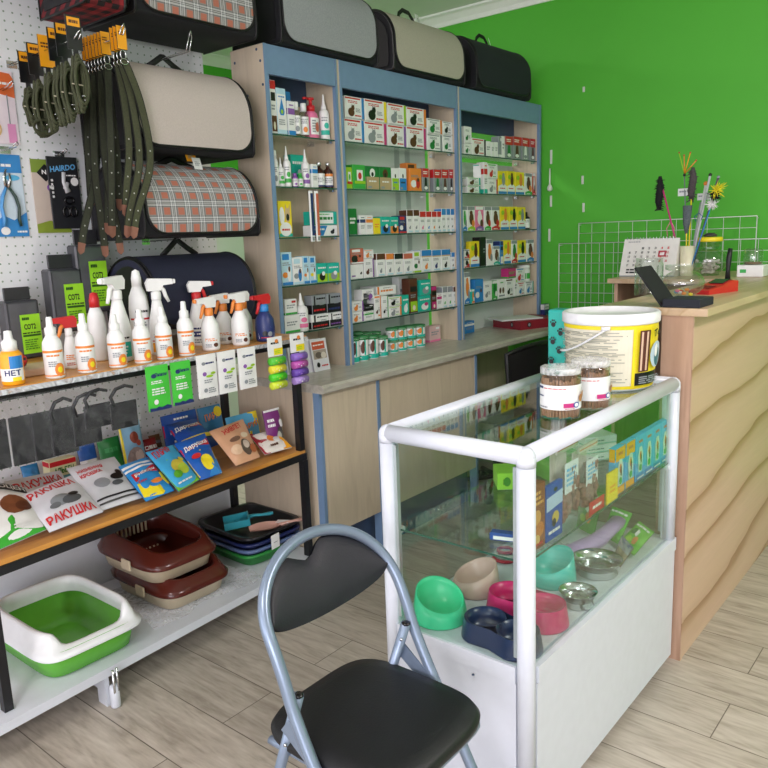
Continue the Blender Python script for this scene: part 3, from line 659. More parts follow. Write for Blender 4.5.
# base cabinets and worktop
base = empty('base_cabinet', (-2.155, 3.3, 0)); tag(base, 'long beige base cabinet with blue upright strips under the marbled worktop', 'cabinet')
def PB(name, mb, par=base):
    o = mb.build(name, par); o.location = -Vector(base.location) if par is base else (0, 0, 0); return o
zt0, zt1 = .829, .865
XP = -2.155; ys = (2.163, 2.195, 2.56, 3.0, 3.45, 4.4)
PB('side_panel', MB().box(-2.66, 2.163, 0, XP-.03, 2.18, zt0-.001, M_beige))
strips = [2.175, 2.545, 3.355]
edges = [(2.166, 2.545), (2.565, 3.355), (3.375, 4.46)]
PB('front_panel', MB().box(XP-.016, 2.186, .204, XP, 2.543, zt0-.001, M_beige))
PB('front_panel', MB().box(XP-.016, 2.563, .204, XP, 3.353, zt0-.001, M_beige))
for y in strips: PB('blue_strip', MB().box(XP-.04, y-.009, 0.0, XP+.004, y+.009, zt0-.001, M_blue))
PB('kick_board', MB().box(XP-.075, 2.19, 0, XP-.06, 3.352, .215, M_bluedark))
PB('inner_panel', MB().box(-2.62, 3.37, 0, -2.6, 4.46, zt0-.001, M_beige))
wt = MB()
pr = [(-2.9, zt0), (-2.122, zt0), (-2.116, zt0+.006), (-2.116, zt1-.01), (-2.124, zt1), (-2.9, zt1)]
wt.prism(pr, lambda a, b: (a, 2.162, b), lambda a, b: (a, 4.483, b), M_marble)
tag(wt.build('worktop'), 'grey marbled laminate worktop running along under the glass-shelved cabinets', 'worktop')
# ---------------------------------------------------------------- products on the glass shelves
ORD = ['', 'first', 'second', 'third', 'fourth', 'fifth', 'sixth', 'seventh', 'eighth', 'ninth', 'tenth', 'eleventh', 'twelfth', 'thirteenth', 'fourteenth', 'fifteenth', 'sixteenth', 'seventeenth', 'eighteenth', 'nineteenth']
def petop(u, v, s, c, asp=1.):
    return [('e', u, v, s*.85, s*.75*asp, c), ('e', u+s*.45, v+s*.75*asp, s*.45, s*.45*asp, c), ('p', [(u+s*.15, v+s*.95*asp), (u+s*.4, v+s*1.1*asp), (u+s*.12, v+s*1.45*asp)], c), ('p', [(u+s*.5, v+s*1.1*asp), (u+s*.75, v+s*.95*asp), (u+s*.8, v+s*1.42*asp)], c)]
def art_for(st, a, w, h):
    A = w/h
    if st == 'pet': return [('r', 0, .9, .82, .97, a[1]), ('l', .15, .7, .7, .84, 'R' if a[1] == 'R' else 'GR', 2), ('r', .88, 0, 1, 1, a[3]), ('l', .5, .08, .84, .2, a[1], 1), ('l', .55, .3, .84, .5, 'GR', 3)]+petop(.3, .28, .2, a[2], min(A, 1.6))
    if st == 'tall': return [('r', 0, .84, 1, 1, a[1]), ('r', .1, .62, .9, .78, 'K'), ('l', .1, .44, .9, .56, 'GR', 2), ('r', .05, .04, .95, .34, a[2]), ('e', .5, .15, .2, .08, 'CR')]
    if st == 'drop': return [('r', .0, .1, 1, .88, a[1]), ('l', .15, .8, .85, .85, a[2], 1), ('p', [(.5, .8), (.8, .5), (.7, .42), (.3, .42), (.2, .5)], a[2]), ('e', .5, .5, .14, .05, a[3]), ('l', .1, .2, .9, .34, 'GR', 3)]
    if st == 'band': return [('r', 0, .62, 1, .8, a[2]), ('l', .15, .3, .85, .5, 'GR', 3), ('r', 0, 0, 1, .14, a[3]), ('l', .2, .86, .8, .93, a[2], 1)]
    if st == 'dogbox': return [('r', 0, 0, 1, .1, a[2]), ('e', .5, .22, .46, .2, 'W'), ('l', .2, .16, .8, .26, 'R', 1), ('e', .68, .62, .2, .2, a[3]), ('e', .68, .56, .12, .1, 'K'), ('p', [(.5, .72), (.62, .78), (.52, .96)], a[3]), ('p', [(.74, .78), (.86, .72), (.86, .96)], a[3]), ('e', .22, .6, .2, .25, 'W')]
    if st == 'dog2': return [('p', [(0, 0), (.45, 0), (.62, 1), (0, 1)], a[1]), ('l', .05, .5, .5, .8, 'W', 1), ('l', .05, .1, .35, .3, a[2], 1)]+petop(.8, .35, .09, a[3], A*.8)
    if st == 'green': return [('r', .12, .08, .86, .95, a[0] if a[0] != 'TE' else 'W'), ('l', .18, .3, .82, .7, a[3], 1), ('r', 0, 0, .1, 1, a[1] if a[1] != 'W' else 'DG'), ('l', .3, .75, .7, .88, a[2], 1)]
    if st == 'photo': return [('r', .1, .78, .75, .96, a[1]), ('l', .1, .6, .9, .72, 'GR', 2), ('e', .3, .32, .26, .2*min(A, 1.4), a[2]), ('e', .68, .35, .18, .24, a[3]), ('e', .7, .5, .1, .09, 'BR'), ('r', 0, 0, 1, .1, a[1])]
    if st == 'teal': return [('r', 0, 0, 1, .45, a[1]), ('l', .1, .7, .9, .85, 'W', 1), ('e', .5, .3, .3, .22, a[2]), ('e', .62, .46, .16, .12, a[3])]
    if st == 'plain': return [('l', .12, .4, .88, .7, a[2], 2), ('r', 0, 0, 1, .14, a[3]), ('r', .55, .78, .9, .92, a[1])]
    if st == 'dark': return [('r', 0, 0, 1, .5, 'K'), ('r', .12, 0, .22, 1, a[3]), ('l', .3, .76, .95, .92, 'K', 1), ('l', .08, .12, .9, .3, a[2], 1), ('l', .5, .45, .95, .65, 'GR', 2)]
    if st == 'lime': return [('r', .3, .35, .8, .8, a[1]), ('e', .55, .55, .15, .15, a[2]), ('r', .1, .22, 1, .34, a[3])]
    if st == 'kraft': return [('r', 0, .55, 1, 1, a[0]), ('e', .5, .72, .22, .2, a[1]), ('e', .5, .66, .1, .1, 'K'), ('r', 0, 0, 1, .55, a[2]), ('l', .2, .3, .8, .42, a[3], 1), ('r', .1, .05, .4, .15, 'GR')]
    if st == 'hang': return [('r', 0, .62, 1, 1, a[0]), ('l', .15, .74, .85, .9, 'W', 2), ('p', [(.25, .06), (.75, .06), (.65, .58), (.5, .62), (.35, .58)], a[2]), ('e', .5, .15, .25, .08, 'W' if a[2] != 'W' else 'GR')]
    if st == 'capbox': return [('r', 0, .74, 1, 1, a[1]), ('r', 0, .68, 1, .74, a[3]), ('l', .12, .5, .88, .62, 'GR', 2)]+petop(.45, .22, .17, a[2], A*1.1)+[('r', .15, .04, .85, .1, 'PB')]
    if st == 'yel': return [('p', [(0, 0), (1, 0), (1, .35), (.6, .5), (.35, .42), (0, .35)], 'W'), ('r', 0, 0, 1, .12, a[2]), ('l', .2, .22, .8, .3, 'R', 1), ('e', .6, .62, .2, .24, a[1]), ('e', .58, .84, .14, .1, a[1]), ('e', .25, .75, .18, .1, 'LM')]
    if st == 'tag': return [('r', 0, .86, 1, 1, 'GR' if a[0] == 'W' else 'W'), ('e', .52, .5, .3, .26, a[1]), ('e', .48, .74, .2, .1, a[1]), ('e', .75, .3, .2, .16, a[2]), ('p', [(0, 0), (1, 0), (1, .14), (.5, .2), (0, .12)], a[3]), ('l', .2, .03, .7, .09, 'W', 1)]
    if st == 'pair': return [('e', .3, .42, .14, .16, a[2]), ('e', .7, .42, .14, .16, a[2]), ('l', .3, .78, .7, .9, 'GN', 1), ('r', .1, .1, .9, .18, a[1])]
    return []
def carton(name, w, d, h, body, ops, x, y, z):
    k = MB(); e = .0015
    k.box(-d, -w/2, 0, 0, w/2, h, ink(body), .0012)
    k.box(-d+.003, -w/2+.004, h-.0005, -.003, w/2-.004, h+.0006, ink(body))
    F = flatX(0, -w/2+e, e, w-2*e, h-2*e, .00035)
    ed = [('r', 0, 0, 1, .012, 'GR')]
    k.art(F, ops+ed)
    # the same bands wrap onto the side that faces the shop door
    G = flatY(-w/2, -d+e, e, d-2*e, h-2*e, .00035)
    k.art(G, [o for o in ops if o[0] == 'r' and o[3]-o[1] > .8][:3])
    return k.build(name, None, (x, y, z))
def lathe_bottle(name, st, r, h, a, x, y, z):
    t = empty(name, (x-r, y, z)); b = MB()
    body = {'CL': glassy('clear_bottle', '#e9efe6', .97, .08)}.get(a[0], ink(a[0]))
    if st == 'bottle':
        b.lathe([(r*.9, 0), (r, h*.02), (r, h*.68), (r*.8, h*.74), (r*.45, h*.78)], body, n=18)
        b.art(cyl(0, 0, h*.08, r, h*.52, 2.6, a0=-.6), [('r', 0, 0, 1, 1, 'W'), ('l', .2, .6, .8, .9, 'GR', 3), ('e', .55, .28, .18, .16, a[2])], sub=8)
        b.build('bottle_body', t)
        MB().lathe([(r*.62, h*.76), (r*.62, h*.99), (r*.55, h), (0, h)], ink(a[1]), n=18).build('cap', t)
    elif st == 'cone':
        b.lathe([(r*.9, 0), (r, h*.02), (r, h*.56), (r*.85, h*.63), (r*.5, h*.67)], ink(a[0]), n=18)
        b.art(cyl(0, 0, h*.08, r, h*.45, 2.4, a0=-.6), [('l', .2, .7, .8, .95, 'GR', 2), ('r', .1, .05, .9, .28, a[2]), ('e', .6, .5, .2, .15, a[2])], sub=8)
        b.build('bottle_body', t)
        MB().lathe([(r*.55, h*.66), (r*.5, h*.72), (r*.28, h*.8), (r*.14, h*.98), (r*.1, h), (0, h)], ink(a[1]), n=14).build('nozzle', t)
    elif st == 'pump':
        b.lathe([(r*.9, 0), (r, h*.03), (r*1.0, h*.5), (r*.8, h*.62), (r*.42, h*.68)], ink(a[0]), n=20, sx=.8)
        b.art(lambda u, v, k: Vector((r*.8*math.cos((u-.5)*2)+k*.0006, r*math.sin((u-.5)*2), h*.1+v*h*.4)), [('r', .1, 0, .9, 1, 'W'), ('e', .6, .45, .2, .3, 'RD'), ('l', .2, .1, .5, .9, 'GR', 5)], sub=8)
        b.build('bottle_body', t)
        p = MB().lathe([(r*.5, h*.67), (r*.5, h*.8), (r*.2, h*.82), (r*.2, h*.93), (r*.42, h*.94), (r*.42, h*.99), (0, h)], ink(a[1]), n=16)
        p.tube([(0, -r*.2, h*.965), (0, -r*.9, h*.97), (0, -r*1.25, h*.95)], r*.14, ink(a[1]), n=8); p.build('pump_head', t)
    elif st == 'vial':
        g = solid('amber_glass', '#3b1d12', rough=.08, nz=.02)
        b.lathe([(r*.95, 0), (r, h*.03), (r, h*.6), (r*.85, h*.7), (r*.38, h*.78), (r*.34, h*.86)], g, n=18)
        b.art(cyl(0, 0, h*.06, r, h*.5, 2.8, a0=-.6), [('r', 0, 0, 1, 1, 'W'), ('r', 0, .8, 1, 1, a[2]), ('l', .2, .3, .8, .7, 'GR', 3), ('r', 0, 0, 1, .12, 'NV')], sub=8)
        b.build('bottle_body', t)
        MB().lathe([(r*.42, h*.85), (r*.42, h*.97), (r*.36, h), (0, h)], M_chrome, n=16).build('crimp_cap', t)
    elif st == 'can':
        b.lathe([(r*.97, 0), (r, .003), (r, h-.003), (r*.95, h), (r*.9, h-.003), (0, h-.003)], ink('W'), n=24)
        b.art(cyl(0, 0, .004, r, h-.008, 4.4, a0=-.75), [('r', 0, 0, 1, .22, a[3]), ('r', 0, .92, 1, 1, a[1]), ('r', .56, .24, .62, .92, a[3]), ('e', .5, .55, .075, .24, a[2]), ('e', .53, .74, .05, .14, a[2]), ('l', .34, .6, .44, .72, 'GR', 2), ('l', .3, .1, .45, .16, 'W', 1)], sub=24)
        b.build('tin_body', t)
        MB().lathe([(r*.99, h-.004), (r*1.02, h-.002), (r*1.02, h+.004), (r*.9, h+.005), (r*.85, h+.002), (0, h+.002)], ink('#3d8a52'), n=24).build('lid', t)
    elif st == 'jar':
        b.lathe([(r*.95, 0), (r, .003), (r, h*.7), (r*.9, h*.74)], ink('W'), n=20)
        b.art(cyl(0, 0, h*.15, r, h*.35, 3), [('r', 0, 0, 1, 1, a[2])], sub=8); b.build('jar_body', t)
        MB().lathe([(r*.96, h*.74), (r*.96, h), (0, h)], ink('W'), n=20).build('lid', t)
    return t
cnt = {}; tops = []
shn = {1: 'top', 2: 'second', 3: 'third', 4: 'fourth', 5: 'lowest glass'}
bn = {1: 'left', 2: 'middle', 3: 'right'}
KN = dict(bottle='medicine_bottle', cone='squeeze_bottle', pump='pump_bottle', vial='glass_vial', can='pet_food_tin', jar='plastic_jar', hang='accessory_card', teal='foil_pouch', kraft='treat_pouch', yel='chew_pack', tag='collar_pack')
KC = dict(bottle='bottle', cone='bottle', pump='bottle', vial='bottle', can='tin', jar='jar', hang='accessory', teal='pouch', kraft='pouch', yel='pack', tag='pack')
last = {}
for (bay, sh, y0, y1, onb, h, x, sty, desc) in PROD:
    st, a = sty.split(':'); a = a.split(',')
    z = SHZ[sh]
    ba, bb = BAY[bay-1]; y0 = max(y0, ba+.0195); y1 = min(y1, bb-.0195)
    over = [t for t in tops if t[0] == (bay, sh) and t[1] < y1-.012 and t[2] > y0+.012 and abs(t[4]-x) < .04] if onb else []
    if over:
        zt = max(t[3] for t in over); hh = h+max(0, 0); z = zt+.0008
    lk = (bay, sh, onb, x)
    if lk in last and y0 < last[lk]+.0012: y0 = last[lk]+.0012
    last[lk] = y1
    w = y1-y0; yc = (y0+y1)/2; cnt[bay, sh] = cnt.get((bay, sh), 0)+1
    nm = KN.get(st, 'medicine_carton'); ct = KC.get(st, 'box')
    if st in ('bottle', 'cone', 'pump', 'vial', 'can', 'jar'):
        o = lathe_bottle(nm, st, w/2*.97, h, a, x, yc, z)
    else:
        d = .055 if st in ('hang', 'yel', 'tag', 'teal', 'kraft') else min(.11, max(.05, w*.8))
        if x < -2.42: d = .045
        elif x == -2.385 and st in ('hang', 'tag', 'yel'): d = .03
        elif x == -2.385: d = min(d, .05 if bay == 1 or sh in (2, 3, 5) else .1)
        o = carton(nm, w-.0006, d, h-.0012, a[3] if st == 'hang' else a[0], art_for(st, a, w, h), x, yc, z)
    tops.append(((bay, sh), y0, y1, z+h, x))
    last[lk] = y1
    g = 'products on the %s shelf of the %s cabinet' % (shn.get(sh, ''), bn[bay])
    if sh == 6: g = 'food tins on the worktop'
    o['group'] = g; o['category'] = ct; o['_d'] = desc; o['_k'] = (bay*10+sh); o['_y'] = yc
# labels say which one: look first, then the place along the shelf
byk = {}
for o in list(COL.objects):
    if '_d' in o: byk.setdefault(o['_k'], []).append(o)
for k, L_ in byk.items():
    bay, sh = divmod(k, 10)
    for d in set(o['_d'] for o in L_):
        same = sorted([o for o in L_ if o['_d'] == d], key=lambda o: o['_y'])
        for i, o in enumerate(same):
            pre = ''
            if len(same) > 1: pre = ORD[i+1]+' '
            s = 'on the %s shelf' % shn[sh] if sh < 6 else 'on the worktop'
            o['label'] = '%s%s, %s, %s cabinet' % (pre, d, s, bn[bay])
    for o in L_:
        for q in ('_d', '_k', '_y'): del o[q]
# ---------------------------------------------------------------- pegboard and rack on the left
PX = -2.72
t = empty('pegboard', (PX, 1.2, 1.3)); tag(t, 'white perforated pegboard with wire hooks on the left of the shop', 'pegboard')
k = MB(); k.T = Matrix.Translation((-PX, -1.2, -1.3)); k.box(PX-.012, -.6, .61, PX, 2.158, 2.86, M_peg); k.box(PX-.012, -.6, .02, PX, 2.158, .609, solid('plain_board', '#e6ebf2', rough=.35, nz=.02))
pb = k.build('board', t)
f = MB(); f.T = k.T
f.box(PX-.04, 2.128, .0, PX-.013, 2.158, 2.86, M_black); f.build('frame_post', t)
f = MB(); f.T = k.T; f.box(PX-.04, -.6, .0, PX-.013, -.57, 2.86, M_black); f.build('frame_post', t)
RK = empty('display_rack', (-2.21, 2.12, 0)); tag(RK, 'black steel rack with orange wooden shelves and a white bottom shelf', 'rack')
def RP(name, mb, mat=None, par=RK):
    o = mb.build(name, par); o.location = (2.21, -2.12, 0) if par is RK else (0, 0, 0); return o
def fx(y): return -2.118-(y-.8)*.062      # front line of the rack
YL, YR = .42, 2.12
ps = MB().prism([(fx(YL), YL), (fx(YR)-.0, YR), (-2.69, YR), (-2.69, YL)], lambda a, b: (a, b, .583), lambda a, b: (a, b, .599), M_orange)
RP('wooden_shelf', ps)
RP('shelf_rail', MB().prism([(fx(YL)+.004, YL), (fx(YR)+.004, YR+.004), (fx(YR)-.022, YR+.004), (fx(YL)-.022, YL)], lambda a, b: (a, b, .555), lambda a, b: (a, b, .582), M_black))
RP('shelf_rail', MB().box(-2.69, YR-.02, .555, fx(YR)-.023, YR+.004, .582, M_black))
YT = 2.09
RP('top_shelf', MB().prism([(-2.105, YL), (-2.125, YT), (-2.69, YT), (-2.69, YL)], lambda a, b: (a, b, 1.064), lambda a, b: (a, b, 1.08), M_orange))
RP('price_rail', MB().prism([(-2.1, YL), (-2.118, YT), (-2.124, YT), (-2.1045, YL)], lambda a, b: (a, b, 1.062), lambda a, b: (a, b, 1.077), milky('label_strip', '#dfe6ea', .6)))
RP('top_shelf_rail', MB().prism([(-2.13, YL), (-2.15, YT), (-2.17, YT), (-2.15, YL)], lambda a, b: (a, b, 1.04), lambda a, b: (a, b, 1.063), M_black))
for (x, y) in ((-2.2, 2.108), (-2.66, 2.1), (-2.15, .815), (-2.66, .79)):
    k = MB().box(x-.016, y-.014, .136, x+.012, y+.012, .554, M_black); RP('upright', k)
    if y > 1: RP('upright', MB().box(x-.016, y-.026, .6, x+.012, y, 1.062 if x < -2.5 else 1.039, M_black))
ws = MB().prism([(-2.07, YL), (-2.093, .8), (-2.168, 2.15), (-2.69, 2.15), (-2.69, YL)], lambda a, b: (a, b, .105), lambda a, b: (a, b, .135), M_white)
RP('bottom_shelf', ws)
b = MB().box(-2.17, 1.10, 0.0, -2.12, 1.115, .104, M_white); b.box(-2.6, 1.10, .05, -2.17, 1.115, .104, M_white)
RP('shelf_bracket', b)
b = MB().tube([(-2.085, 1.112, .135), (-2.085, 1.112, .06), (-2.09, 1.112, .05)], .004, M_chrome); b.tube([(-2.085, 1.126, .137), (-2.085, 1.126, .06)], .004, M_chrome)
b.lathe([(.014, .0), (.016, .005), (.016, .07), (.01, .076)], M_white, (-2.098, 1.118, .002), n=14); RP('levelling_foot', b)
# ---------------------------------------------------------------- spray bottles on the top shelf
ZL = 1.0805
def mist(x, y, lab, h=.178):
    t = empty('mist_bottle', (x, y, ZL)); r = .0275
    b = MB().lathe([(r*.9, 0), (r, .004), (r, h*.52), (r*.93, h*.6), (r*.62, h*.68), (r*.5, h*.7)], ink('W'), n=22)
    b.art(cyl(0, 0, .008, r, h*.5, 2.6, a0=-.5), [('r', 0, .76, 1, .84, 'OR'), ('l', .25, .62, .75, .72, 'OR', 1), ('l', .3, .3, .7, .5, 'GR', 3), ('e', .72, .2, .2, .22, 'OR'), ('e', .72, .2, .1, .1, 'Y'), ('r', .05, .0, .95, .04, 'OR')], sub=10)
    b.build('bottle_body', t)
    MB().lathe([(r*.52, h*.69), (r*.56, h*.7), (r*.56, h*.82), (r*.36, h*.84), (r*.3, h*.985), (r*.24, h), (0, h)], ink('W'), n=16).build('spray_cap', t)
    tag(t, lab, 'bottle', 'orange banded mist bottles along the top shelf edge'); return t
mist(-2.14, 1.072, 'white mist bottle with orange band, first from left in the front row')
mist(-2.14, 1.173, 'white mist bottle with orange band, second in the front row')
mist(-2.14, 1.277, 'white mist bottle with orange band, third in the front row', .165)
mist(-2.14, 1.367, 'white mist bottle with orange band, fourth in the front row', .172)
mist(-2.14, 1.449, 'white mist bottle with orange band, fifth in the front row', .172)
mist(-2.14, 1.537, 'white mist bottle with orange band, rightmost in the front row', .182)
def trigger_head(t, z, r, head, trig, rz, s=1., neck=None):
    """spray head pointing to local -Y before turning by rz"""
    R = Matrix.Rotation(rz, 4, 'Z')
    n = MB(); n.T = R; n.lathe([(r*.48, z-.004), (r*.5, z), (r*.5, z+.018*s), (r*.3, z+.022*s)], ink(neck or trig), n=14); n.build('collar', t)
    h = MB(); h.T = R
    zz = z+.022*s
    pr = [(.022*s, zz), (.026*s, zz+.022*s), (.018*s, zz+.034*s), (-.045*s, zz+.03*s), (-.047*s, zz+.016*s), (-.02*s, zz+.014*s), (-.012*s, zz)]
    h.prism(pr, lambda a, b: (-.009*s, a, b), lambda a, b: (.009*s, a, b), ink(head)); hb = h.build('spray_head', t)
    g = MB(); g.T = R
    g.tube([(0, -.012*s, zz+.012*s), (0, -.022*s, zz+.0*s), (0, -.026*s, zz-.015*s), (0, -.034*s, zz-.032*s)], [.006*s, .006*s, .0055*s, .004*s], ink(trig), n=8); g.build('trigger', t)
    q = MB(); q.T = R; q.box(-.007*s, -.055*s, zz+.017*s, .007*s, -.0475*s, zz+.029*s, ink(trig), .002); q.build('nozzle', t)
def sprayer(name, x, y, r, h, body, head, trig, ops, lab, rz=0., s=1., prof='round', neck=None, z=ZL, sy=1.):
    t = empty(name, (x, y, z)); b = MB()
    P = {'round': [(r*.92, 0), (r, .005), (r, h*.45), (r*.9, h*.62), (r*.6, h*.85), (r*.42, h)],
         'waist': [(r*.95, 0), (r, .006), (r*1.0, h*.3), (r*.86, h*.52), (r*.8, h*.66), (r*.6, h*.88), (r*.4, h)],
         'fat': [(r*.9, 0), (r, .008), (r*1.03, h*.45), (r*.95, h*.72), (r*.6, h*.9), (r*.4, h)]}[prof]
    b.lathe(P, ink(body), n=24, sx=sy)
    b.art(lambda u, v, k: Vector((r*sy*1.005*math.cos(-.55+(u-.5)*2.2)+k*.0005, r*1.005*math.sin(-.55+(u-.5)*2.2)-k*.0002, h*.06+v*h*.42)), ops, sub=10)
    b.build('bottle_body', t); trigger_head(t, h, r, head, trig, rz, s, neck)
    tag(t, lab, 'bottle', 'trigger spray bottles on the top shelf'); return t
sprayer('spray_bottle', -2.26, 1.19, .022, .105, 'W', 'R', 'OR', [('l', .2, .5, .8, .9, 'OR', 3), ('l', .2, .1, .8, .35, 'RD', 2)], 'small white spray bottle with red head and orange trigger, by the dark brush boxes', -.15, 1.05, neck='W', prof='waist')
t = empty('squeeze_bottle', (-2.33, 1.327, ZL)); MB().lathe([(.028, 0), (.031, .005), (.031, .11), (.026, .15), (.015, .178)], ink('W'), n=22).build('bottle_body', t)
MB().lathe([(.0165, .176), (.0165, .2), (.012, .222), (0, .226)], ink('R'), n=16).build('cap', t); tag(t, 'white bottle with a round red cap behind the front row', 'bottle')
sprayer('spray_bottle', -2.235, 1.352, .036, .205, 'W', 'W', 'W', [('r', .1, .05, .95, .62, 'TE'), ('l', .2, .72, .9, .84, 'K', 1), ('l', .2, .15, .8, .5, 'W', 3)], 'large white spray bottle with teal label in the middle of the top shelf', .3, 1.3)
t = empty('squeeze_bottle', (-2.31, 1.478, ZL)); b = MB().lathe([(.03, 0), (.034, .005), (.034, .16), (.03, .2), (.016, .235)], ink('W'), n=22)
b.art(cyl(0, 0, .09, .034, .09, 2.2, a0=-.5), [('r', 0, .35, 1, .42, 'R'), ('l', .3, .6, .9, .75, 'K', 1), ('l', .2, .1, .8, .3, 'GR', 2)], sub=10); b.build('bottle_body', t)
MB().lathe([(.017, .234), (.017, .262), (.012, .285), (0, .292)], ink('W'), n=16).build('cap', t); tag(t, 'tall white bottle with a thin red line, rearmost on the top shelf', 'bottle')
sprayer('spray_bottle', -2.25, 1.51, .033, .19, 'W', 'W', 'W', [('r', .1, .0, .95, .4, 'GO'), ('r', .1, .45, .95, .5, 'R'), ('l', .2, .6, .8, .8, 'GR', 2)], 'large white spray bottle with yellow label', PI-.3, 1.25)
sprayer('spray_bottle', -2.31, 1.72, .035, .17, 'W', 'W', 'R', [('r', .1, .35, .95, .62, 'NV'), ('l', .2, .42, .85, .56, 'W', 1), ('l', .2, .0, .8, .25, 'GR', 2), ('l', .2, .7, .9, .85, 'NV', 1)], 'white spray bottle with red collar and navy lettering', PI-.4, 1.2, neck='R')
OW = [('l', .25, .78, .75, .92, 'GN', 1), ('l', .15, .5, .85, .72, 'OR', 2), ('e', .7, .25, .13, .14, 'BR'), ('l', .15, .1, .5, .35, 'GR', 3)]
sprayer('spray_bottle', -2.16, 1.655, .0315, .125, 'W', 'W', 'OR', OW, 'white flea spray bottle with orange trigger, front left of four', 0, 1.1, 'fat')
sprayer('spray_bottle', -2.25, 1.79, .0315, .125, 'W', 'W', 'OR', OW, 'white flea spray bottle with orange trigger, rear left of four', 0, 1.1, 'fat')
sprayer('spray_bottle', -2.16, 1.79, .0315, .13, 'W', 'W', 'OR', OW, 'white flea spray bottle with orange trigger, front right of four', 0, 1.1, 'fat')
sprayer('spray_bottle', -2.25, 1.885, .0315, .125, 'W', 'W', 'OR', OW, 'white flea spray bottle with orange trigger, rear right of four', 0, 1.1, 'fat')
sprayer('spray_bottle', -2.16, 1.91, .036, .115, 'NV', 'R', 'R', [('p', [(.1, .1), (.9, .1), (.95, .7), (.7, 1), (.3, 1), (.05, .7)], 'W'), ('e', .4, .5, .13, .2, 'K'), ('e', .65, .45, .12, .2, 'GR'), ('l', .2, .12, .7, .25, 'R', 1)], 'navy blue spray bottle with red trigger at the right end of the top shelf', 0, 1.1, 'fat', neck='B')
# vitamin bottle and ball at the left end
t = empty('powder_bottle', (-2.15, .955, ZL)); b = MB().lathe([(.028, 0), (.03, .004), (.03, .085), (.022, .095)], ink('GO'), n=22)
b.art(cyl(0, 0, .012, .03, .07, 2.6, a0=-.6), [('r', 0, .0, 1, .5, 'W'), ('r', .5, .5, 1, 1, 'B'), ('t', 'НЕТ', .3, .22, .85, .45, 'NV'), ('r', .55, 0, .85, .16, 'Y')], sub=10); b.build('bottle_body', t)
MB().lathe([(.02, .094), (.02, .12), (.012, .128), (.01, .15), (0, .152)], ink('W'), n=16).build('cap', t); tag(t, 'yellow bottle with white cap at the left end of the top shelf', 'bottle')
o = MB().box(-2.35, .99, 0, -2.22, 1.14, .022, ink('#c9a98f'), .003).build('flat_box', None, (0, 0, ZL)); tag(o, 'flat pinkish beige box lying under the red ball', 'box')
b = MB(); R0 = .024
b.lathe([(R0*math.sin(PI*i/14), R0-R0*math.cos(PI*i/14)) for i in range(15)], ink('R'), n=24, cap=False)
for i in range(22):
    z = 1-2*(i+.5)/22; a = i*2.4; r = math.sqrt(1-z*z); n = Vector((r*math.cos(a), r*math.sin(a), z)); u = n.orthogonal().normalized(); w = n.cross(u)
    b.add([n*(R0+.0004)+Vector((0, 0, R0))]+[n*R0*.985+Vector((0, 0, R0))+(u*math.cos(q*PI/4)+w*math.sin(q*PI/4))*.0048+n*.0004 for q in range(8)], [(0, 1+q, 1+(q+1) % 8) for q in range(8)], ink('K'))
tag(b.build('toy_ball', None, (-2.27, 1.03, ZL+.0225)), 'small red ball with black spots on the flat box', 'ball')
# brush boxes with green labels, hung on the pegboard behind
def brush(y, z0, w, h, lab, x=-2.6):
    t = empty('grooming_brush_pack', (x-.03, y, z0))
    M = solid('dark_grey_plastic', '#3b3d42', rough=.35, nz=.08)
    b = MB().box(-.03, -w/2, 0, .03, w/2, h*.82, M, .006); b.box(.0302, -w/2+.012, .015, .032, w/2-.012, h*.78, solid('clear_lid', '#55585c', rough=.12)); b.build('box_body', t)
    hd = MB().box(-.004, -w/2+.014, h*.82+.0005, .004, w/2-.014, h, ink('#2b2c30'), .002)
    hd.lathe([(.006, 0), (.006, .002)], ink('W'), n=10) if 0 else None
    hd.build('hang_tab', t)
    l = MB().box(.0325, -w*.12, h*.07, .0335, w*.46, h*.62, ink('#9be02c'))
    l.art(flatX(.0335, -w*.12, h*.07, w*.58, h*.55), [('t', 'COT2', .15, .62, .75, .76, 'K'), ('l', .05, .5, .95, .56, 'K', 1), ('r', .05, .44, .95, .49, '#2c5c1c'), ('l', .1, .1, .9, .38, '#4c8a22', 5), ('l', .08, .84, .45, .96, '#2c5c1c', 1)]); l.build('price_label', t)
    tag(t, lab, 'brush pack', 'dark brush packs with green labels')
brush(1.215, 1.0815, .118, .245, 'dark grey brush pack with green label, lowest and leftmost of three')
brush(1.385, 1.155, .125, .275, 'dark grey brush pack with green label, middle of three')
brush(1.488, 1.215, .12, .30, 'dark grey brush pack with green label behind the hanging strap ends')
# ---------------------------------------------------------------- sachets and rolls clipped to the top shelf edge
def card(name, lab, cat, grp, y0, y1, z0, z1, x, body, ops, th=.006, bulge=.004, wave=True):
    b = MB(); w = y1-y0; h = z1-z0
    def S(u, v, sgn): return Vector((sgn*(th/2+bulge*math.sin(PI*u)*math.sin(PI*min(1, max(0, v)))), -w/2+w*u, h*v))
    b.surf(lambda u, v: S(u, v, 1), 6, 8, ink(body)); b.surf(lambda u, v: S(1-u, v, -1), 6, 8, ink(body))
    b.add([S(u, v, s) for (u, v) in ((0, 0), (1, 0), (1, 1), (0, 1)) for s in (-1, 1)], [(0, 2, 3, 1), (2, 4, 5, 3), (4, 6, 7, 5), (6, 0, 1, 7)], ink(body))
    b.art(lambda u, v, k: S(u, v, 1)+Vector((.0005*k+.0003, 0, 0)), ops, sub=6)
    return tag(b.build(name, None, (x, (y0+y1)/2, z0)), lab, cat, grp)
GS = [('e', .3, .78, .12, .05, 'NV'), ('t', 'Пижон', .35, .76, .9, .84, 'NV'), ('l', .15, .6, .8, .68, 'W', 2), ('l', .15, .35, .9, .52, 'W', 3), ('e', .3, .2, .1, .06, 'W'), ('p', [(0, 0), (1, 0), (1, .06), (.8, .1), (.6, .05), (.4, .09), (.2, .05), (0, .08)], 'NV')]
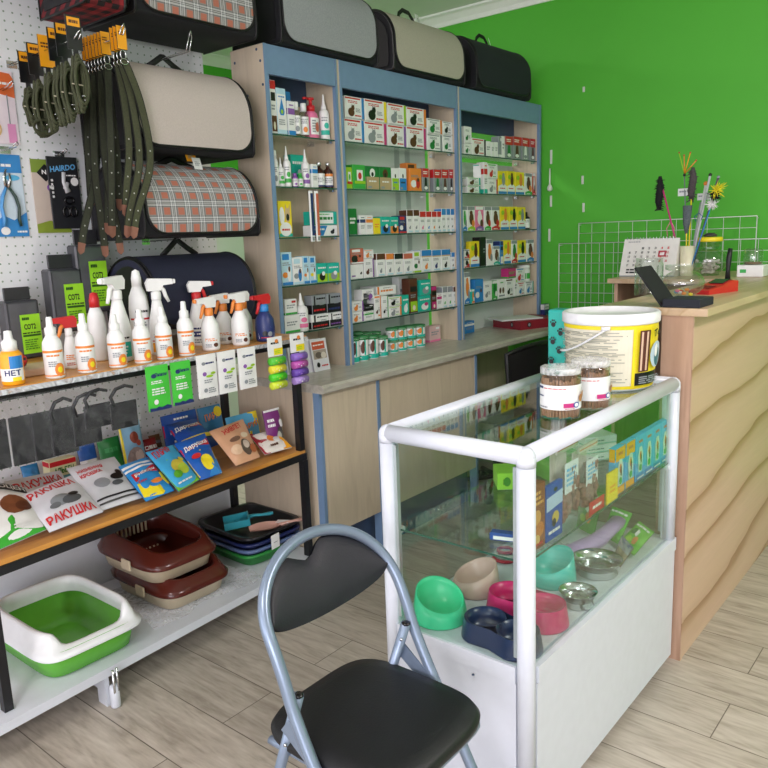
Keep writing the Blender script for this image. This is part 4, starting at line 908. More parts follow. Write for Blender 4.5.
card('treat_sachet', 'bright green sachet with navy print hanging from the top shelf, left of two', 'sachet', 'green sachets', 1.337, 1.418, .928, 1.073, -2.088, '#4bc843', GS)
card('treat_sachet', 'bright green sachet with navy print hanging from the top shelf, right of two', 'sachet', 'green sachets', 1.43, 1.505, .93, 1.073, -2.088, '#4bc843', GS)
WS = [('e', .3, .8, .1, .04, 'GR'), ('l', .4, .77, .85, .84, 'NV', 1), ('e', .3, .56, .1, .05, 'PU'), ('e', .55, .5, .2, .03, 'LM'), ('e', .75, .56, .14, .03, 'LM'), ('l', .25, .34, .8, .44, 'GR', 2), ('e', .3, .18, .1, .05, 'GR'), ('l', .45, .1, .85, .24, 'GR', 3)]
for i, (a, b2) in enumerate(((1.535, 1.613), (1.622, 1.698), (1.713, 1.79))):
    card('treat_sachet', 'white sachet with small green leaves, %s of three hanging together' % ('left', 'middle', 'right')[i], 'sachet', 'white sachets', a, b2, .933, 1.08, -2.09, 'W', WS)
def rolls(y, cols, lab):
    t = empty('waste_bag_pack', (-2.07, y, .918))
    c = MB().box(-.003, -.034, .115, 0, .036, .186, ink('W')); c.art(flatX(0, -.034, .115, .07, .071), [('l', .2, .6, .75, .78, 'K', 1), ('e', .6, .78, .12, .1, 'OR'), ('r', .38, .05, 1, .4, 'Y'), ('l', .45, .12, .9, .3, 'LM', 2)]); c.build('header_card', t)
    for i, cc in enumerate(cols):
        r = MB(); r.T = Matrix.Translation((.006, 0, .098-i*.03)) @ Matrix.Rotation(PI/2, 4, 'X'); r.lathe([(.006, -.034), (.0145, -.034), (.0145, .034), (.006, .034)], ink(cc), n=16)
        r.T = None
        for q in range(5): r.add([(.0207-abs(q-2)*.0006, -.028+q*.012+d[0], .098-i*.03-.004+(q % 2)*.006+d[1]) for d in ((-.004, 0), (0, -.003), (.004, 0), (0, .003))], [(0, 1, 2, 3)], ink('W' if i % 2 else cols[(i+1) % 4]))
        r.build('bag_roll', t)
    tag(t, lab, 'waste bags', 'hanging packs of waste bag rolls')
rolls(1.872, ['#56c23a', '#e6dc3a', '#4fd02c', '#cfe03c'], 'green and yellow waste bag rolls hanging under a white card')
rolls(1.985, ['#8a68c4', '#c05ab0', '#6d4bb0', '#a88ad0'], 'purple waste bag rolls hanging under a white card by the worktop')
# clear bags with dark straps hanging at the left end
M_film = milky('clear_film', '#eef2f4', .035, .1)
HB = [(.885, .905, .955), (.955, .97, 1.015), (1.008, 1.02, 1.085), (1.075, 1.085, 1.145), (1.105, 1.12, 1.195), (1.18, 1.195, 1.265)]
darkm = solid('black_nylon', '#15171b', rough=.6, nz=.15, scale=60, bump=.3)
for i, (y0, yb, y1) in enumerate(((.80, .805, .9), (.89, .9, .965), (.95, .962, 1.02), (1.0, 1.012, 1.09), (1.065, 1.09, 1.165), (1.1, 1.11, 1.2), (1.18, 1.215, 1.285))):
    zb = (.86, .86, .86, .862, .875, .92, .9)[i]; x = -2.088+i*.0045; h = 1.056-zb; w = y1-y0
    t = empty('harness_bag', (x, y0, zb))
    b = MB(); n = 8
    for sgn in (1, -1):
        b.surf(lambda u, v: Vector((sgn*(.0035+.004*math.sin(PI*v)*math.sin(PI*u))+.003*math.sin(9*v+u*7+i), w*u+.018*(v)*-1+.006*math.sin(5*v), h*v)), 6, 8, M_film)
    b.build('clear_bag', t)
    s = MB(); q = .2+.06*(i % 2)
    s.box(-.003, .006, .004, .003, w*.92, h*(.72 if i < 4 else .55), darkm, .002); s.build('folded_straps', t)
    if i >= 3:
        l = MB().tube([(0, w*.2, h*.5), (0, w*.12, h*.68), (0, w*.3, h*.82), (0, w*.6, h*.86), (0, w*.85, h*.8)], .0055, darkm, n=6); l.build('strap_loop', t)
    tag(t, ('dark folded straps in a clear bag, leftmost under the top shelf', 'dark folded straps in a clear bag, second from left under the top shelf', 'dark folded straps in a clear bag, third from left under the top shelf', 'dark harness with loop in a clear bag, fourth from left', 'dark harness in a wide clear bag, fifth from left', 'dark harness in a short clear bag, sixth from left', 'dark harness with buckle in a clear bag, beside the green sachets')[i], 'harness', 'clear bags hanging from the top shelf')
# ---------------------------------------------------------------- food bags on the wooden shelf
def bag(name, lab, corners, th, body, ops, grp='food bags on the wooden shelf', cat='food bag', seal=True, lift=.004):
    th *= 1.5; c = [Vector(p) for p in corners]; base = (c[0]+c[1])/2; c = [p-base for p in c]
    n = (c[1]-c[0]).cross(c[3]-c[0]).normalized()
    if n.z < 0: n = -n
    rr = random.Random(hash(lab) % 1 if 0 else len(lab)*7+3); ph = rr.uniform(0, 6)
    def S(u, v, s):
        p = c[0]*(1-u)*(1-v)+c[1]*u*(1-v)+c[2]*u*v+c[3]*(1-u)*v
        q = (max(0, math.sin(PI*u))**.55)*(max(0, math.sin(PI*min(1, max(0, v))))**.6)
        wr = .0025*math.sin(11*u+ph)*math.sin(7*v+ph)+.0016*math.sin(23*v+5*u+ph)
        return p+n*((q*th*(.5 if s > 0 else .5)+.0012)*s+wr*(q)+th*.5*1.0+lift*.3)
    b = MB(); m = ink(body)
    b.surf(lambda u, v: S(u, v, 1), 14, 14, m); b.surf(lambda u, v: S(1-u, v, -1), 14, 14, m)
    F = lambda u, v, k: S(min(1, max(0, u)), min(1, max(0, v)), 1)+n*(.0007*k+.0006)
    b.art(F, ops, sub=14)
    return tag(b.build(name, None, base+Vector((0, 0, .0015))), lab, cat, grp)
Q = BAGQ
shell = [('e', .45, .48, .2, .12, 'GR'), ('e', .62, .42, .18, .09, '#5a5e62'), ('e', .3, .4, .1, .06, '#6f7478'), ('e', .7, .52, .1, .05, 'K')]
bag('pet_food_bag', 'white and green food bag with brown pellets, leftmost on the wooden shelf', Q['A'], .035, 'W', [('p', [(0, 0), (1, 0), (1, .3), (.5, .34), (0, .1)], '#3fae3a'), ('r', .1, .78, 1, .95, 'K'), ('t', 'ОЦЕН', .45, .81, .95, .92, 'W'), ('e', .62, .5, .26, .16, '#7a4a30'), ('e', .75, .45, .14, .1, '#5c3422'), ('l', .5, .12, .9, .2, 'W', 2)])
bag('shell_grit_bag', 'pale grey bag with red lettering half hidden behind another', [(-2.33, 1.0, .6), (-2.4, 1.21, .6), (-2.52, 1.23, .675), (-2.48, 1.02, .7)], .02, '#d3d6dc', [('t', 'РАКУШКА', .08, .62, .95, .86, 'R')])
bag('shell_grit_bag', 'pale grey bag with two rows of red lettering and a shell picture', Q['C'], .03, '#d9dce2', [('t', 'РАКУШКА', .04, .76, .92, .93, 'R')]+shell+[('t', 'РАКУШКА', .04, .08, .92, .25, 'R')])
bag('mineral_feed_bag', 'silver grey bag with dark birds and thin red lettering', Q['D'], .028, '#c9ccd0', [('t', 'ЖИЗНЕННАЯ', .08, .78, .6, .86, 'R'), ('t', 'КРОШКА', .08, .66, .5, .74, 'R'), ('e', .35, .45, .16, .1, '#8d9296'), ('e', .7, .5, .14, .07, 'K'), ('e', .78, .58, .06, .07, 'K'), ('e', .62, .36, .12, .05, '#50565a'), ('r', .05, .14, .95, .17, 'K'), ('r', .05, .06, .95, .09, '#444444')])
BF = [('r', 0, .84, 1, .9, 'W'), ('r', 0, .74, 1, .79, 'W'), ('p', [(.08, .46), (.92, .56), (.92, .74), (.08, .66)], 'R'), ('t', 'Рыбкорм', .14, .52, .86, .62, 'W', .06), ('p', [(0, .08), (.6, 0), (1, .2), (.95, .5), (.05, .4)], 'Y'), ('e', .55, .26, .22, .07, 'B'), ('e', .62, .3, .2, .06, 'OR'), ('t', 'Корм', .1, .36, .36, .44, 'R')]
bag('fish_food_bag', 'blue white and yellow food bag with red banner, beside the grey bags', Q['E'], .022, '#2f8fd2', BF)
PF = [('p', [(0, 0), (1, 0), (1, .62), (.6, .55), (.3, .66), (0, .5)], '#7cc22c'), ('t', 'ПАРУР', .08, .76, .7, .93, 'R', .06), ('e', .5, .42, .26, .17, '#d9c84a'), ('e', .6, .34, .2, .12, '#b8d040'), ('e', .3, .28, .16, .08, '#5aa62c'), ('e', .72, .56, .1, .06, 'Y'), ('l', .1, .08, .7, .14, 'W', 1)]
bag('bird_food_bag', 'sky blue and lime bird food bag with red lettering at the shelf edge', Q['F'], .024, '#45aee0', PF)
DF = [('p', [(0, .05), (1, 0), (1, .55), (.5, .62), (0, .5)], 'Y'), ('p', [(0, .62), (.95, .7), (.95, .86), (0, .8)], 'R'), ('t', 'Дарушка', .08, .66, .9, .8, 'W', .06), ('e', .55, .3, .24, .18, 'Y'), ('p', [(.4, 0), (1, 0), (1, .35), (.7, .25)], 'B'), ('e', .28, .5, .16, .06, 'R')]
bag('bird_food_bag', 'yellow and blue bird food bag with red banner, left of the peach bag', Q['G'], .024, '#1d5fb8', DF)
bag('bird_food_bag', 'dark blue food bag with red banner lying against the upright one', [(-2.33, 1.63, .655), (-2.36, 1.80, .66), (-2.5, 1.80, .745), (-2.46, 1.63, .76)], .02, '#1d4fa8', DF[1:3]+[('r', 0, .3, 1, .42, 'Y')])
bag('hamster_food_bag', 'peach coloured hamster food bag with crimson lettering', Q['I'], .03, '#d9a884', [('t', 'ЖИВЛЕТ', .22, .74, .8, .88, 'R', .06), ('e', .6, .3, .16, .2, '#5a4a40'), ('e', .62, .36, .1, .1, '#c9b8a8'), ('e', .38, .55, .16, .06, '#7a5a48'), ('e', .7, .58, .12, .07, '#e8d4b8'), ('e', .82, .22, .14, .1, '#b8683c'), ('e', .25, .3, .18, .12, '#e9c6a4')])
def upright(name, lab, x, y0, y1, z1, body, ops, th=.02, z0=.6, lean=.03, **kw):
    return bag(name, lab, [(x, y0, z0), (x, y1, z0), (x-lean, y1, z1), (x-lean, y0, z1)], th, body, ops, **kw)
upright('bird_food_bag', 'upright dark blue food bag with red banner at the back', -2.555, 1.69, 1.86, .775, '#1d4fa8', [('p', [(0, .5), (1, .5), (1, .76), (0, .78)], 'R'), ('t', 'Дарушка', .15, .54, .92, .74, 'W', .06), ('r', 0, .12, 1, .3, 'Y'), ('l', .2, .34, .8, .44, 'W', 1), ('l', .3, .84, .7, .92, 'W', 1)])
upright('bird_food_bag', 'olive and blue upright food bag beside the dark blue one', -2.6, 1.9, 2.02, .76, '#3a86b8', [('p', [(0, 0), (1, 0), (1, .5), (0, .55)], '#8a8a3a'), ('t', 'ПАРУР', .2, .62, .9, .8, 'OR', .06), ('e', .8, .82, .2, .14, 'Y')])
upright('bird_food_bag', 'light blue and yellow upright food bag near the right post', -2.44, 1.92, 2.085, .735, '#5ab4e0', [('p', [(.6, .3), (1, .3), (1, 1), (.7, 1)], 'Y'), ('t', 'ПАРУР', .3, .5, .95, .66, 'OR', .06), ('e', .6, .25, .1, .1, 'R'), ('r', 0, 0, 1, .14, '#6aa83c')])
upright('dog_food_bag', 'purple and green dog food bag in the right corner of the shelf', -2.3, 2.0, 2.088, .765, '#7a2d78', [('p', [(.45, 0), (1, 0), (1, 1), (.75, 1)], '#a9b89a'), ('l', .1, .55, .45, .8, 'W', 2), ('e', .72, .34, .22, .2, '#4c4a48'), ('e', .6, .3, .14, .14, '#b8bcae'), ('r', 0, .95, 1, 1, 'W'), ('e', .85, .62, .14, .1, 'W')])
bag('treat_bag', 'red white and orange treat bag lying at the front right corner', [(-2.235, 1.925, .6), (-2.222, 2.06, .6), (-2.35, 2.08, .655), (-2.35, 1.95, .655)], .022, '#e9e4dc', [('p', [(0, 0), (.22, 0), (.34, .5), (.2, 1), (0, 1)], '#a82838'), ('e', .5, .5, .14, .14, 'OR'), ('e', .65, .4, .12, .12, 'W'), ('p', [(.7, 0), (1, 0), (1, .9), (.85, .6)], 'GO'), ('l', .32, .15, .6, .3, 'BR', 1)])
# back row at the left
upright('pet_food_bag', 'small blue and green packet behind the boxed food', -2.61, 1.15, 1.21, .7, '#2a7ab0', [('r', 0, 0, 1, .5, '#8ab83a')], th=.015)
o = carton('bird_food_box', .1, .05, .115, '#e3dfb0', [('r', 0, .84, 1, 1, 'R'), ('t', 'АЛЬБЕН', .14, .58, .9, .78, 'DG'), ('r', .1, .06, .9, .5, '#5aa0a8'), ('e', .55, .26, .3, .14, '#3a7a50')], -2.55, 1.265, .6); tag(o, 'cream and green box with red top lying behind the grey bags', 'box')
upright('pet_food_bag', 'blue white and red packet beside the boxed food', -2.56, 1.335, 1.405, .735, '#2a5cae', [('r', 0, .4, 1, .6, 'W'), ('r', 0, .08, 1, .38, 'R'), ('l', .1, .14, .9, .3, 'W', 1)], th=.015)
upright('pet_food_bag', 'plain dark green shiny packet at the back of the shelf', -2.545, 1.405, 1.495, .745, '#1c7a3a', [('l', .2, .6, .8, .8, '#3a9a58', 1)], th=.02)
upright('shrimp_food_bag', 'light blue packet with yellow edge and a red shrimp', -2.54, 1.492, 1.585, .79, '#8ec0e0', [('r', 0, 0, .08, 1, 'Y'), ('e', .55, .68, .2, .12, '#9a4a3a'), ('e', .7, .56, .12, .06, '#b8584a'), ('e', .5, .25, .4, .24, '#9a8a84'), ('e', .65, .3, .2, .12, '#c0b0a8')], th=.02)
upright('pet_food_bag', 'dark red packet beside the shrimp packet', -2.55, 1.59, 1.655, .7, '#8a2028', [('l', .1, .55, .9, .8, 'W', 1), ('r', 0, .1, 1, .3, '#c0a070')], th=.018)
upright('pet_food_bag', 'brown and white flat packet at the back', -2.6, 1.66, 1.71, .695, '#7a5a3a', [('r', 0, .0, 1, .45, 'W'), ('l', .1, .6, .9, .8, 'GR', 1)], th=.015)
# bundle of black plastic strips
b = MB(); rr = random.Random(3)
for i in range(46):
    y = rr.uniform(.84, .98); x = rr.uniform(-2.63, -2.5); z = .604+rr.uniform(0, .06); a = rr.uniform(-.4, .4)
    b.tube([(x, y, z), (x-.03, y+.07+a*.02, z+.012), (x-.05+a*.05, y+.14, z+.004)], .0022, darkm, n=5)
o = tag(b.build('plastic_straps'), 'tangle of thin black straps lying behind the food bags', 'straps'); o['kind'] = 'stuff'
# ---------------------------------------------------------------- lofted trays and bowls
def rrect(hx, hy, p, n=48):
    out = []
    for i in range(n):
        a = 2*PI*(i+.5)/n; c, s = math.cos(a), math.sin(a)
        out.append((hx*math.copysign(abs(c)**(2/p), c), hy*math.copysign(abs(s)**(2/p), s), a))
    return out
def loft(mb, rings, m, n=48, close0=True, close1=False):
    """rings: (hx, hy, z or fn(angle), power, cx)"""
    vs = []; fs = []
    for (hx, hy, z, p, cx) in rings:
        for (x, y, a) in rrect(hx, hy, p, n): vs.append((x+cx, y, z(a) if callable(z) else z))
    for j in range(len(rings)-1):
        for i in range(n):
            k = (i+1) % n; fs.append((j*n+i, j*n+k, (j+1)*n+k, (j+1)*n+i))
    if close0: fs.append(tuple(range(n))[::-1])
    if close1: fs.append(tuple((len(rings)-1)*n+i for i in range(n)))
    return mb.add(vs, fs, m, True)
def gloss(name, h, rough=.25, nz=.03, **k): return solid(name, h, rough=rough, nz=nz, **k)
GRN = gloss('green_plastic', '#63b53c'); WPL = gloss('white_plastic', '#e9eeee', .3); BRN = gloss('brown_plastic', '#53211a', .22); BGE = gloss('beige_plastic', '#cdbfa2', .35)
t = empty('litter_box', (-2.37, 1.11, .1355)); tag(t, 'green litter box with a tall white open rim on the white bottom shelf', 'litter box')
b = MB(); loft(b, [(.185, .13, 0, 5, 0), (.2, .15, .006, 6, 0), (.222, .166, .098, 6, 0), (.216, .16, .098, 6, 0), (.196, .146, .012, 6, 0), (.12, .09, .006, 5, 0)], GRN)
loft(b, [(.12, .09, .0061, 5, 0), (.0001, .0001, .006, 5, 0)], GRN, close0=False); b.build('tray', t)
def dip(lo, hi, wdt=.55):
    def f(a):
        d = abs((a+PI) % (2*PI)-PI)          # 0 = towards the shop
        k = 1/(1+math.exp((d-wdt)*14)); return hi+(lo-hi)*k
    return f
b = MB(); loft(b, [(.238, .182, .078, 6, 0), (.24, .184, .088, 6, 0), (.226, .17, .096, 6, 0), (.214, .158, dip(.1, .142), 5, 0), (.206, .15, dip(.105, .152), 5, 0), (.196, .14, dip(.102, .148), 5, 0), (.2, .147, dip(.092, .115), 5, 0), (.205, .152, .088, 5, 0)], WPL, close0=False)
b.build('rim', t)
def brown_tray(z, y, x, lab, rz=0.):
    t = empty('litter_box', (x, y, z), rz); tag(t, lab, 'litter box', 'brown litter boxes stacked on the bottom shelf')
    b = MB(); loft(b, [(.165, .115, 0, 5, -.01), (.18, .13, .006, 6, 0), (.2, .145, .08, 6, 0)], BGE); loft(b, [(.1999, .1449, .0801, 6, 0), (.195, .14, .08, 6, 0), (.175, .125, .012, 6, 0), (.0001, .0001, .011, 6, 0)], BRN, close0=False); b.build('tray', t)
    f = lambda lo, hi: (lambda a: lo+(hi-lo)*(.5-.5*math.cos(a)))
    b = MB(); loft(b, [(.215, .155, f(.06, .06), 5, 0), (.216, .158, f(.072, .078), 5, 0), (.206, .148, f(.08, .095), 5, 0), (.19, .132, f(.108, .162), 4.5, 0), (.18, .122, f(.111, .168), 4.5, 0), (.17, .112, f(.106, .16), 4.5, 0), (.175, .118, f(.075, .075), 4.5, 0)], BRN, close0=False); b.build('rim', t)
    for yy in (-1,):
        c = MB().box(.02, yy*.162-.004, .045, .075, yy*.162+.004, .085, BGE, .003); c.build('clip', t)
    c = MB()
    for i in range(9): c.box(-.155, -.09+i*.018, .082, -.15, -.084+i*.018, .125, BGE)
    g = c.build('sieve', t); return t
brown_tray(.1355, 1.575, -2.43, 'brown rimmed beige litter box, lower of the two stacked')
brown_tray(.243, 1.545, -2.455, 'brown rimmed beige litter box, upper of two, with a paper slip inside')
o = MB().box(-.05, -.02, 0, .05, .02, .002, ink('#c9d2ea')); o.art(lambda u, v, k: Vector((-.05+.1*u, -.02+.04*v, .002+.0003*k)), [('l', .1, .2, .9, .8, 'NV', 1), ('e', .2, .5, .1, .3, 'R')])
tag(o.build('paper_slip', None, (-2.4, 1.52, .256), .15), 'pale blue paper slip lying in the upper brown litter box', 'paper')
# stack of trays
for i, (z, h, k, s, lab) in enumerate(((.1355, .055, '#2e8a3e', 1., 'green litter tray, bottom of the tray stack'), (.166, .048, '#5a6f96', 1.01, 'slate blue litter tray, second from bottom of the stack'), (.193, .046, '#1f2a58', 1.0, 'navy litter tray, third from bottom of the stack'), (.219, .05, '#1a1b20', 1.01, 'black litter tray, top of the stack, holding scoops'))):
    pm = gloss('tray_plastic_%d' % i, k, .3)
    b = MB(); loft(b, [(.145*s, .118*s, 0, 5, 0), (.155*s, .128*s, .005, 6, 0), (.172*s, .144*s, h-.004, 6, 0), (.185*s, .156*s, h, 6, 0), (.187*s, .158*s, h-.007, 6, 0), (.189*s, .16*s, h-.007, 6, 0), (.187*s, .158*s, h+.003, 6, 0), (.168*s, .14*s, h+.001, 6, 0), (.152*s, .125*s, .009, 6, 0), (.0001, .0001, .008, 6, 0)], pm)
    tag(b.build('litter_tray', None, (-2.455, 2.005, z), -.04), lab, 'tray', 'stack of litter trays')
def scoop(loc, rz, col, lab, slots=True, tilt=0.):
    t = empty('litter_scoop', loc, rz); t.rotation_euler = (tilt, 0, rz); m = gloss('scoop_'+col.strip('#'), col, .35)
    b = MB(); W, L_ = .05, .1
    pts = lambda z, s: [(-W*s, 0), (W*s, 0), (W*.85*s, L_), (-W*.85*s, L_)]
    for (x0, y0, x1, y1) in ((-.05, 0, -.044, .11), (.044, 0, .05, .11), (-.044, .104, .044, .11), (-.044, 0, .044, .012), (-.003, .012, .003, .104), (-.044, .05, -.003, .058), (.003, .05, .044, .058)): b.box(x0, y0, 0, x1, y1, .006, m)
    if slots:
        for q in range(7): b.box(-.038+q*.0115, .012, .0, -.034+q*.0115, .104, .005, m)
    else: b.box(-.044, .012, 0, .044, .104, .004, m)
    b.box(-.05, 0, .006, -.046, .108, .03, m); b.box(.046, 0, .006, .05, .108, .03, m); b.box(-.046, .105, .006, .046, .11, .034, m)
    b.build('scoop_blade', t)
    h = MB().tube([(0, .108, .022), (0, .13, .024), (0, .17, .018), (0, .2, .016), (0, .215, .016)], [.012, .009, .0085, .012, .009], m, n=10, flat=.7); h.build('handle', t)
    return tag(t, lab, 'scoop')
scoop((-2.53, 1.93, .245), -.62, '#3aa8b8', 'turquoise slotted litter scoop lying in the black tray', tilt=.1)
t = empty('litter_scoop', (-2.36, 1.93, .262), -.45); pm = gloss('scoop_pink', '#d8ac9c', .4)
b = MB(); b.surf(lambda u, v: Vector(((u-.5)*.095*math.sin(PI*(.12+.78*v))**.7, v*.13, .012*((2*u-1)**2)+.003)), 10, 8, pm); b.surf(lambda u, v: Vector(((.5-u)*.095*math.sin(PI*(.12+.78*v))**.7, v*.13, .012*((2*u-1)**2))), 10, 8, pm); b.build('scoop_blade', t)
MB().tube([(0, .122, .006), (0, .15, .01), (0, .19, .012), (0, .225, .012)], [.014, .009, .0085, .013], pm, n=10, flat=.6).build('handle', t); tag(t, 'pale pink spatula shaped litter scoop at the front of the black tray', 'scoop')
o = MB().box(-.001, -.024, 0, .001, .024, .06, ink('W')); o.art(flatX(.001, -.024, 0, .048, .06), [('l', .25, .4, .75, .5, 'GR', 1)])
tag(o.build('price_tag', None, (-2.258, 1.975, .2), .1), 'white paper price tag hanging on the front of the tray stack', 'price tag')
o = MB().box(-.028, -.016, 0, .028, .016, .001, ink('W')); tag(o.build('price_tag', None, (-2.31, 2.07, .274), .5), 'small white price tag lying flat on the pink scoop handle', 'price tag')
# crumpled clear wrap below the brown boxes
b = MB(); rr = random.Random(5)
def wrapS(u, v):
    x = -2.2+u*-.42; y = 1.34+v*.5
    return Vector((x+.02*math.sin(9*v), y+.015*math.sin(8*u), .1362+.010*abs(math.sin(13*u+5*v)*math.sin(11*v+3*u))*(1 if (u < .22 or v > .86 or v < .1) else .0)))
b.surf(wrapS, 40, 40, milky('wrap_film', '#f2f5f6', .28, .12)); tag(b.build('plastic_wrap'), 'crumpled clear plastic wrap under the brown litter boxes', 'plastic wrap')
# ---------------------------------------------------------------- glass display case
x0, x1, y0, y1, zc, zs = -1.208, -.771, 1.412, 2.394, .984, .45
t = empty('glass_showcase', ((x0+x1)/2, (y0+y1)/2, 0)); tag(t, 'glass display case with white tubular frame and solid white base', 'display case')
def CP(name, mb, par=t):
    o = mb.build(name, par); o.location = -Vector(t.location) if par is t else (0, 0, 0); return o
R_ = .0215
for (x, y) in ((x0, y0), (x1, y0), (x0, y1), (x1, y1)):
    zb = zs+.001 if (x == x1 and y == y1) else .005
    sx = 1 if x == x0 else -1; sy = 1 if y == y0 else -1
    cx, cy = x+sx*R_, y+sy*R_
    b = MB().lathe([(R_, zb), (R_, zc-2*R_-.003)], M_white, (cx, cy, 0), n=24)
    b.box(min(cx, cx+sx*.018), min(cy, cy+sy*.018), .01, max(cx, cx+sx*.018), max(cy, cy+sy*.018), zc-2*R_-.003, M_white) if 0 else b.box(min(cx, cx+sx*.018), min(cy, cy+sy*.018), max(zb, .01), max(cx, cx+sx*.018), max(cy, cy+sy*.018), zc-2*R_-.003, M_white)
    p = CP('corner_post', b)
    g = MB(); g.box(min(cx+sx*.019, cx+sx*.03), min(cy-.006, cy+.006), zs+.02, max(cx+sx*.019, cx+sx*.03), max(cy-.006, cy+.006), zc-2*R_-.006, M_alu); CP('glass_channel', g, p)
    b = MB(); zz = zc-R_
    b.lathe([(R_*1.04*math.sin(PI*i/12), -R_*1.04*math.cos(PI*i/12)) for i in range(13)], M_white, (cx, cy, zz), n=24, cap=False); b.lathe([(R_*1.04, 0), (R_*1.04, -R_*1.05)], M_white, (cx, cy, zz), n=24)
    CP('corner_joint', b)
zz = zc-R_
for (a, c) in (((x0+R_, y0+R_), (x1-R_, y0+R_)), ((x0+R_, y1-R_), (x1-R_, y1-R_)), ((x0+R_, y0+R_), (x0+R_, y1-R_)), ((x1-R_, y0+R_), (x1-R_, y1-R_))):
    b = MB().tube([(a[0], a[1], zz), (c[0], c[1], zz)], R_, M_white, n=24); CP('top_rail', b)
b = MB()
b.box(x0+.028, y0+.018, zs-.02, x1-.028, y1-.018, zs-.001, M_white); CP('case_floor', b)
def side(nm, ax, a0, a1, c, d):
    """base panel with a raised border; ax X: panel runs along x at y=c..d"""
    b = MB(); f = (lambda p, q, r0, r1, z0, z1: b.box(p, r0, z0, q, r1, z1, M_white)) if ax == 'x' else (lambda p, q, r0, r1, z0, z1: b.box(r0, p, z0, r1, q, z1, M_white))
    lo, hi = min(c, d), max(c, d); inn = (lo+hi)/2
    s = c < d
    pan = (lo+.004, hi) if s else (lo, hi-.004)
    f(a0, a1, pan[0], pan[1], .03, zs-.045)
    f(a0, a1, lo, hi, zs-.043, zs); CP(nm, b)
side('front_base_panel', 'x', x0+2*R_, x1-2*R_, y0+.006, y0+.024)
side('side_base_panel', 'y', y0+2*R_, y1-.001, x1, x1-.02)
side('side_base_panel', 'y', y0+2*R_, y1-2*R_, x0+.006, x0+.024)
side('back_base_panel', 'x', x0+2*R_, x1-2*R_, y1-.006, y1-.024)
CP('top_glass', MB().box(x0+.03, y0+.03, zc-.016, x1-.03, y1-.03, zc-.012, M_glass))
CP('front_glass', MB().box(x0+.034, y0+.013, zs+.001, x1-.034, y0+.017, zc-.04, M_glass))
CP('side_glass', MB().box(x1-.017, y0+.034, zs+.001, x1-.013, y1-.034, zc-.04, M_glass))
CP('side_glass', MB().box(x0+.013, y0+.034, zs+.001, x0+.017, y1-.034, zc-.04, M_glass))
CP('back_glass', MB().box(x0+.034, y1-.017, zs+.001, x1-.034, y1-.013, zc-.04, M_glass))
ZH = .712
b = MB().box(x0+.03, y0+.024, ZH-.006, x1-.022, y1-.03, ZH-.0005, M_glass)
b.box(x0+.03, y0+.0235, ZH-.006, x1-.022, y0+.024, ZH-.0005, M_edge); b.box(x1-.022, y0+.024, ZH-.006, x1-.0215, y1-.03, ZH-.0005, M_edge)
sh = CP('glass_shelf', b)
for (x, y) in ((x0+.018, y0+.03), (x0+.018, y1-.06), (x1-.034, y1-.06)): CP('shelf_clip', MB().box(x, y, ZH-.022, x+.022, y+.03, ZH-.0065, M_white, .003), sh)
CP('screw', MB().lathe([(.004, 0), (.003, .002), (0, .0025)], M_bluedark, (0, 0, 0), n=10)).location = Vector((-.93, y0+.0055, .39))-Vector(t.location)
# bowls on the floor of the case
ZF = .4505
def high_bowl(x, y, r, h, col, lab, rz, lo=.45):
    m = gloss('bowl_'+col.strip('#'), col, .3)
    b = MB(); f = lambda k: (lambda a: k*h*(lo+(1-lo)*(.5+.5*math.cos(a))**1.1))
    n = 40
    rings = [(r*.98, r*.98, lambda a: .004*max(0, math.cos(4*a))*0, 2, 0), (r, r, .004, 2, 0), (r*.93, r*.93, f(.6), 2, 0), (r*.86, r*.86, f(1), 2, 0), (r*.82, r*.82, f(1), 2, 0), (r*.78, r*.78, f(.85), 2, 0), (r*.72, r*.72, h*.24, 2, 0), (r*.4, r*.4, h*.16, 2, 0), (.0001, .0001, h*.15, 2, 0)]
    loft(b, rings, m, n)
    return tag(b.build('pet_bowl', None, (x, y, ZF), rz), lab, 'bowl', 'pet bowls in the display case')
high_bowl(-1.095, 1.515, .074, .09, '#3fd39a', 'mint green pet bowl with a raised back, in the front left corner', 2.7)
high_bowl(-1.105, 1.705, .07, .082, '#cfb0a4', 'pale beige pink pet bowl with a raised back, behind the mint one', .9)
high_bowl(-.955, 1.88, .07, .09, '#4cc7ba', 'turquoise pet bowl with a raised back, behind the pink double bowl', 1.2)
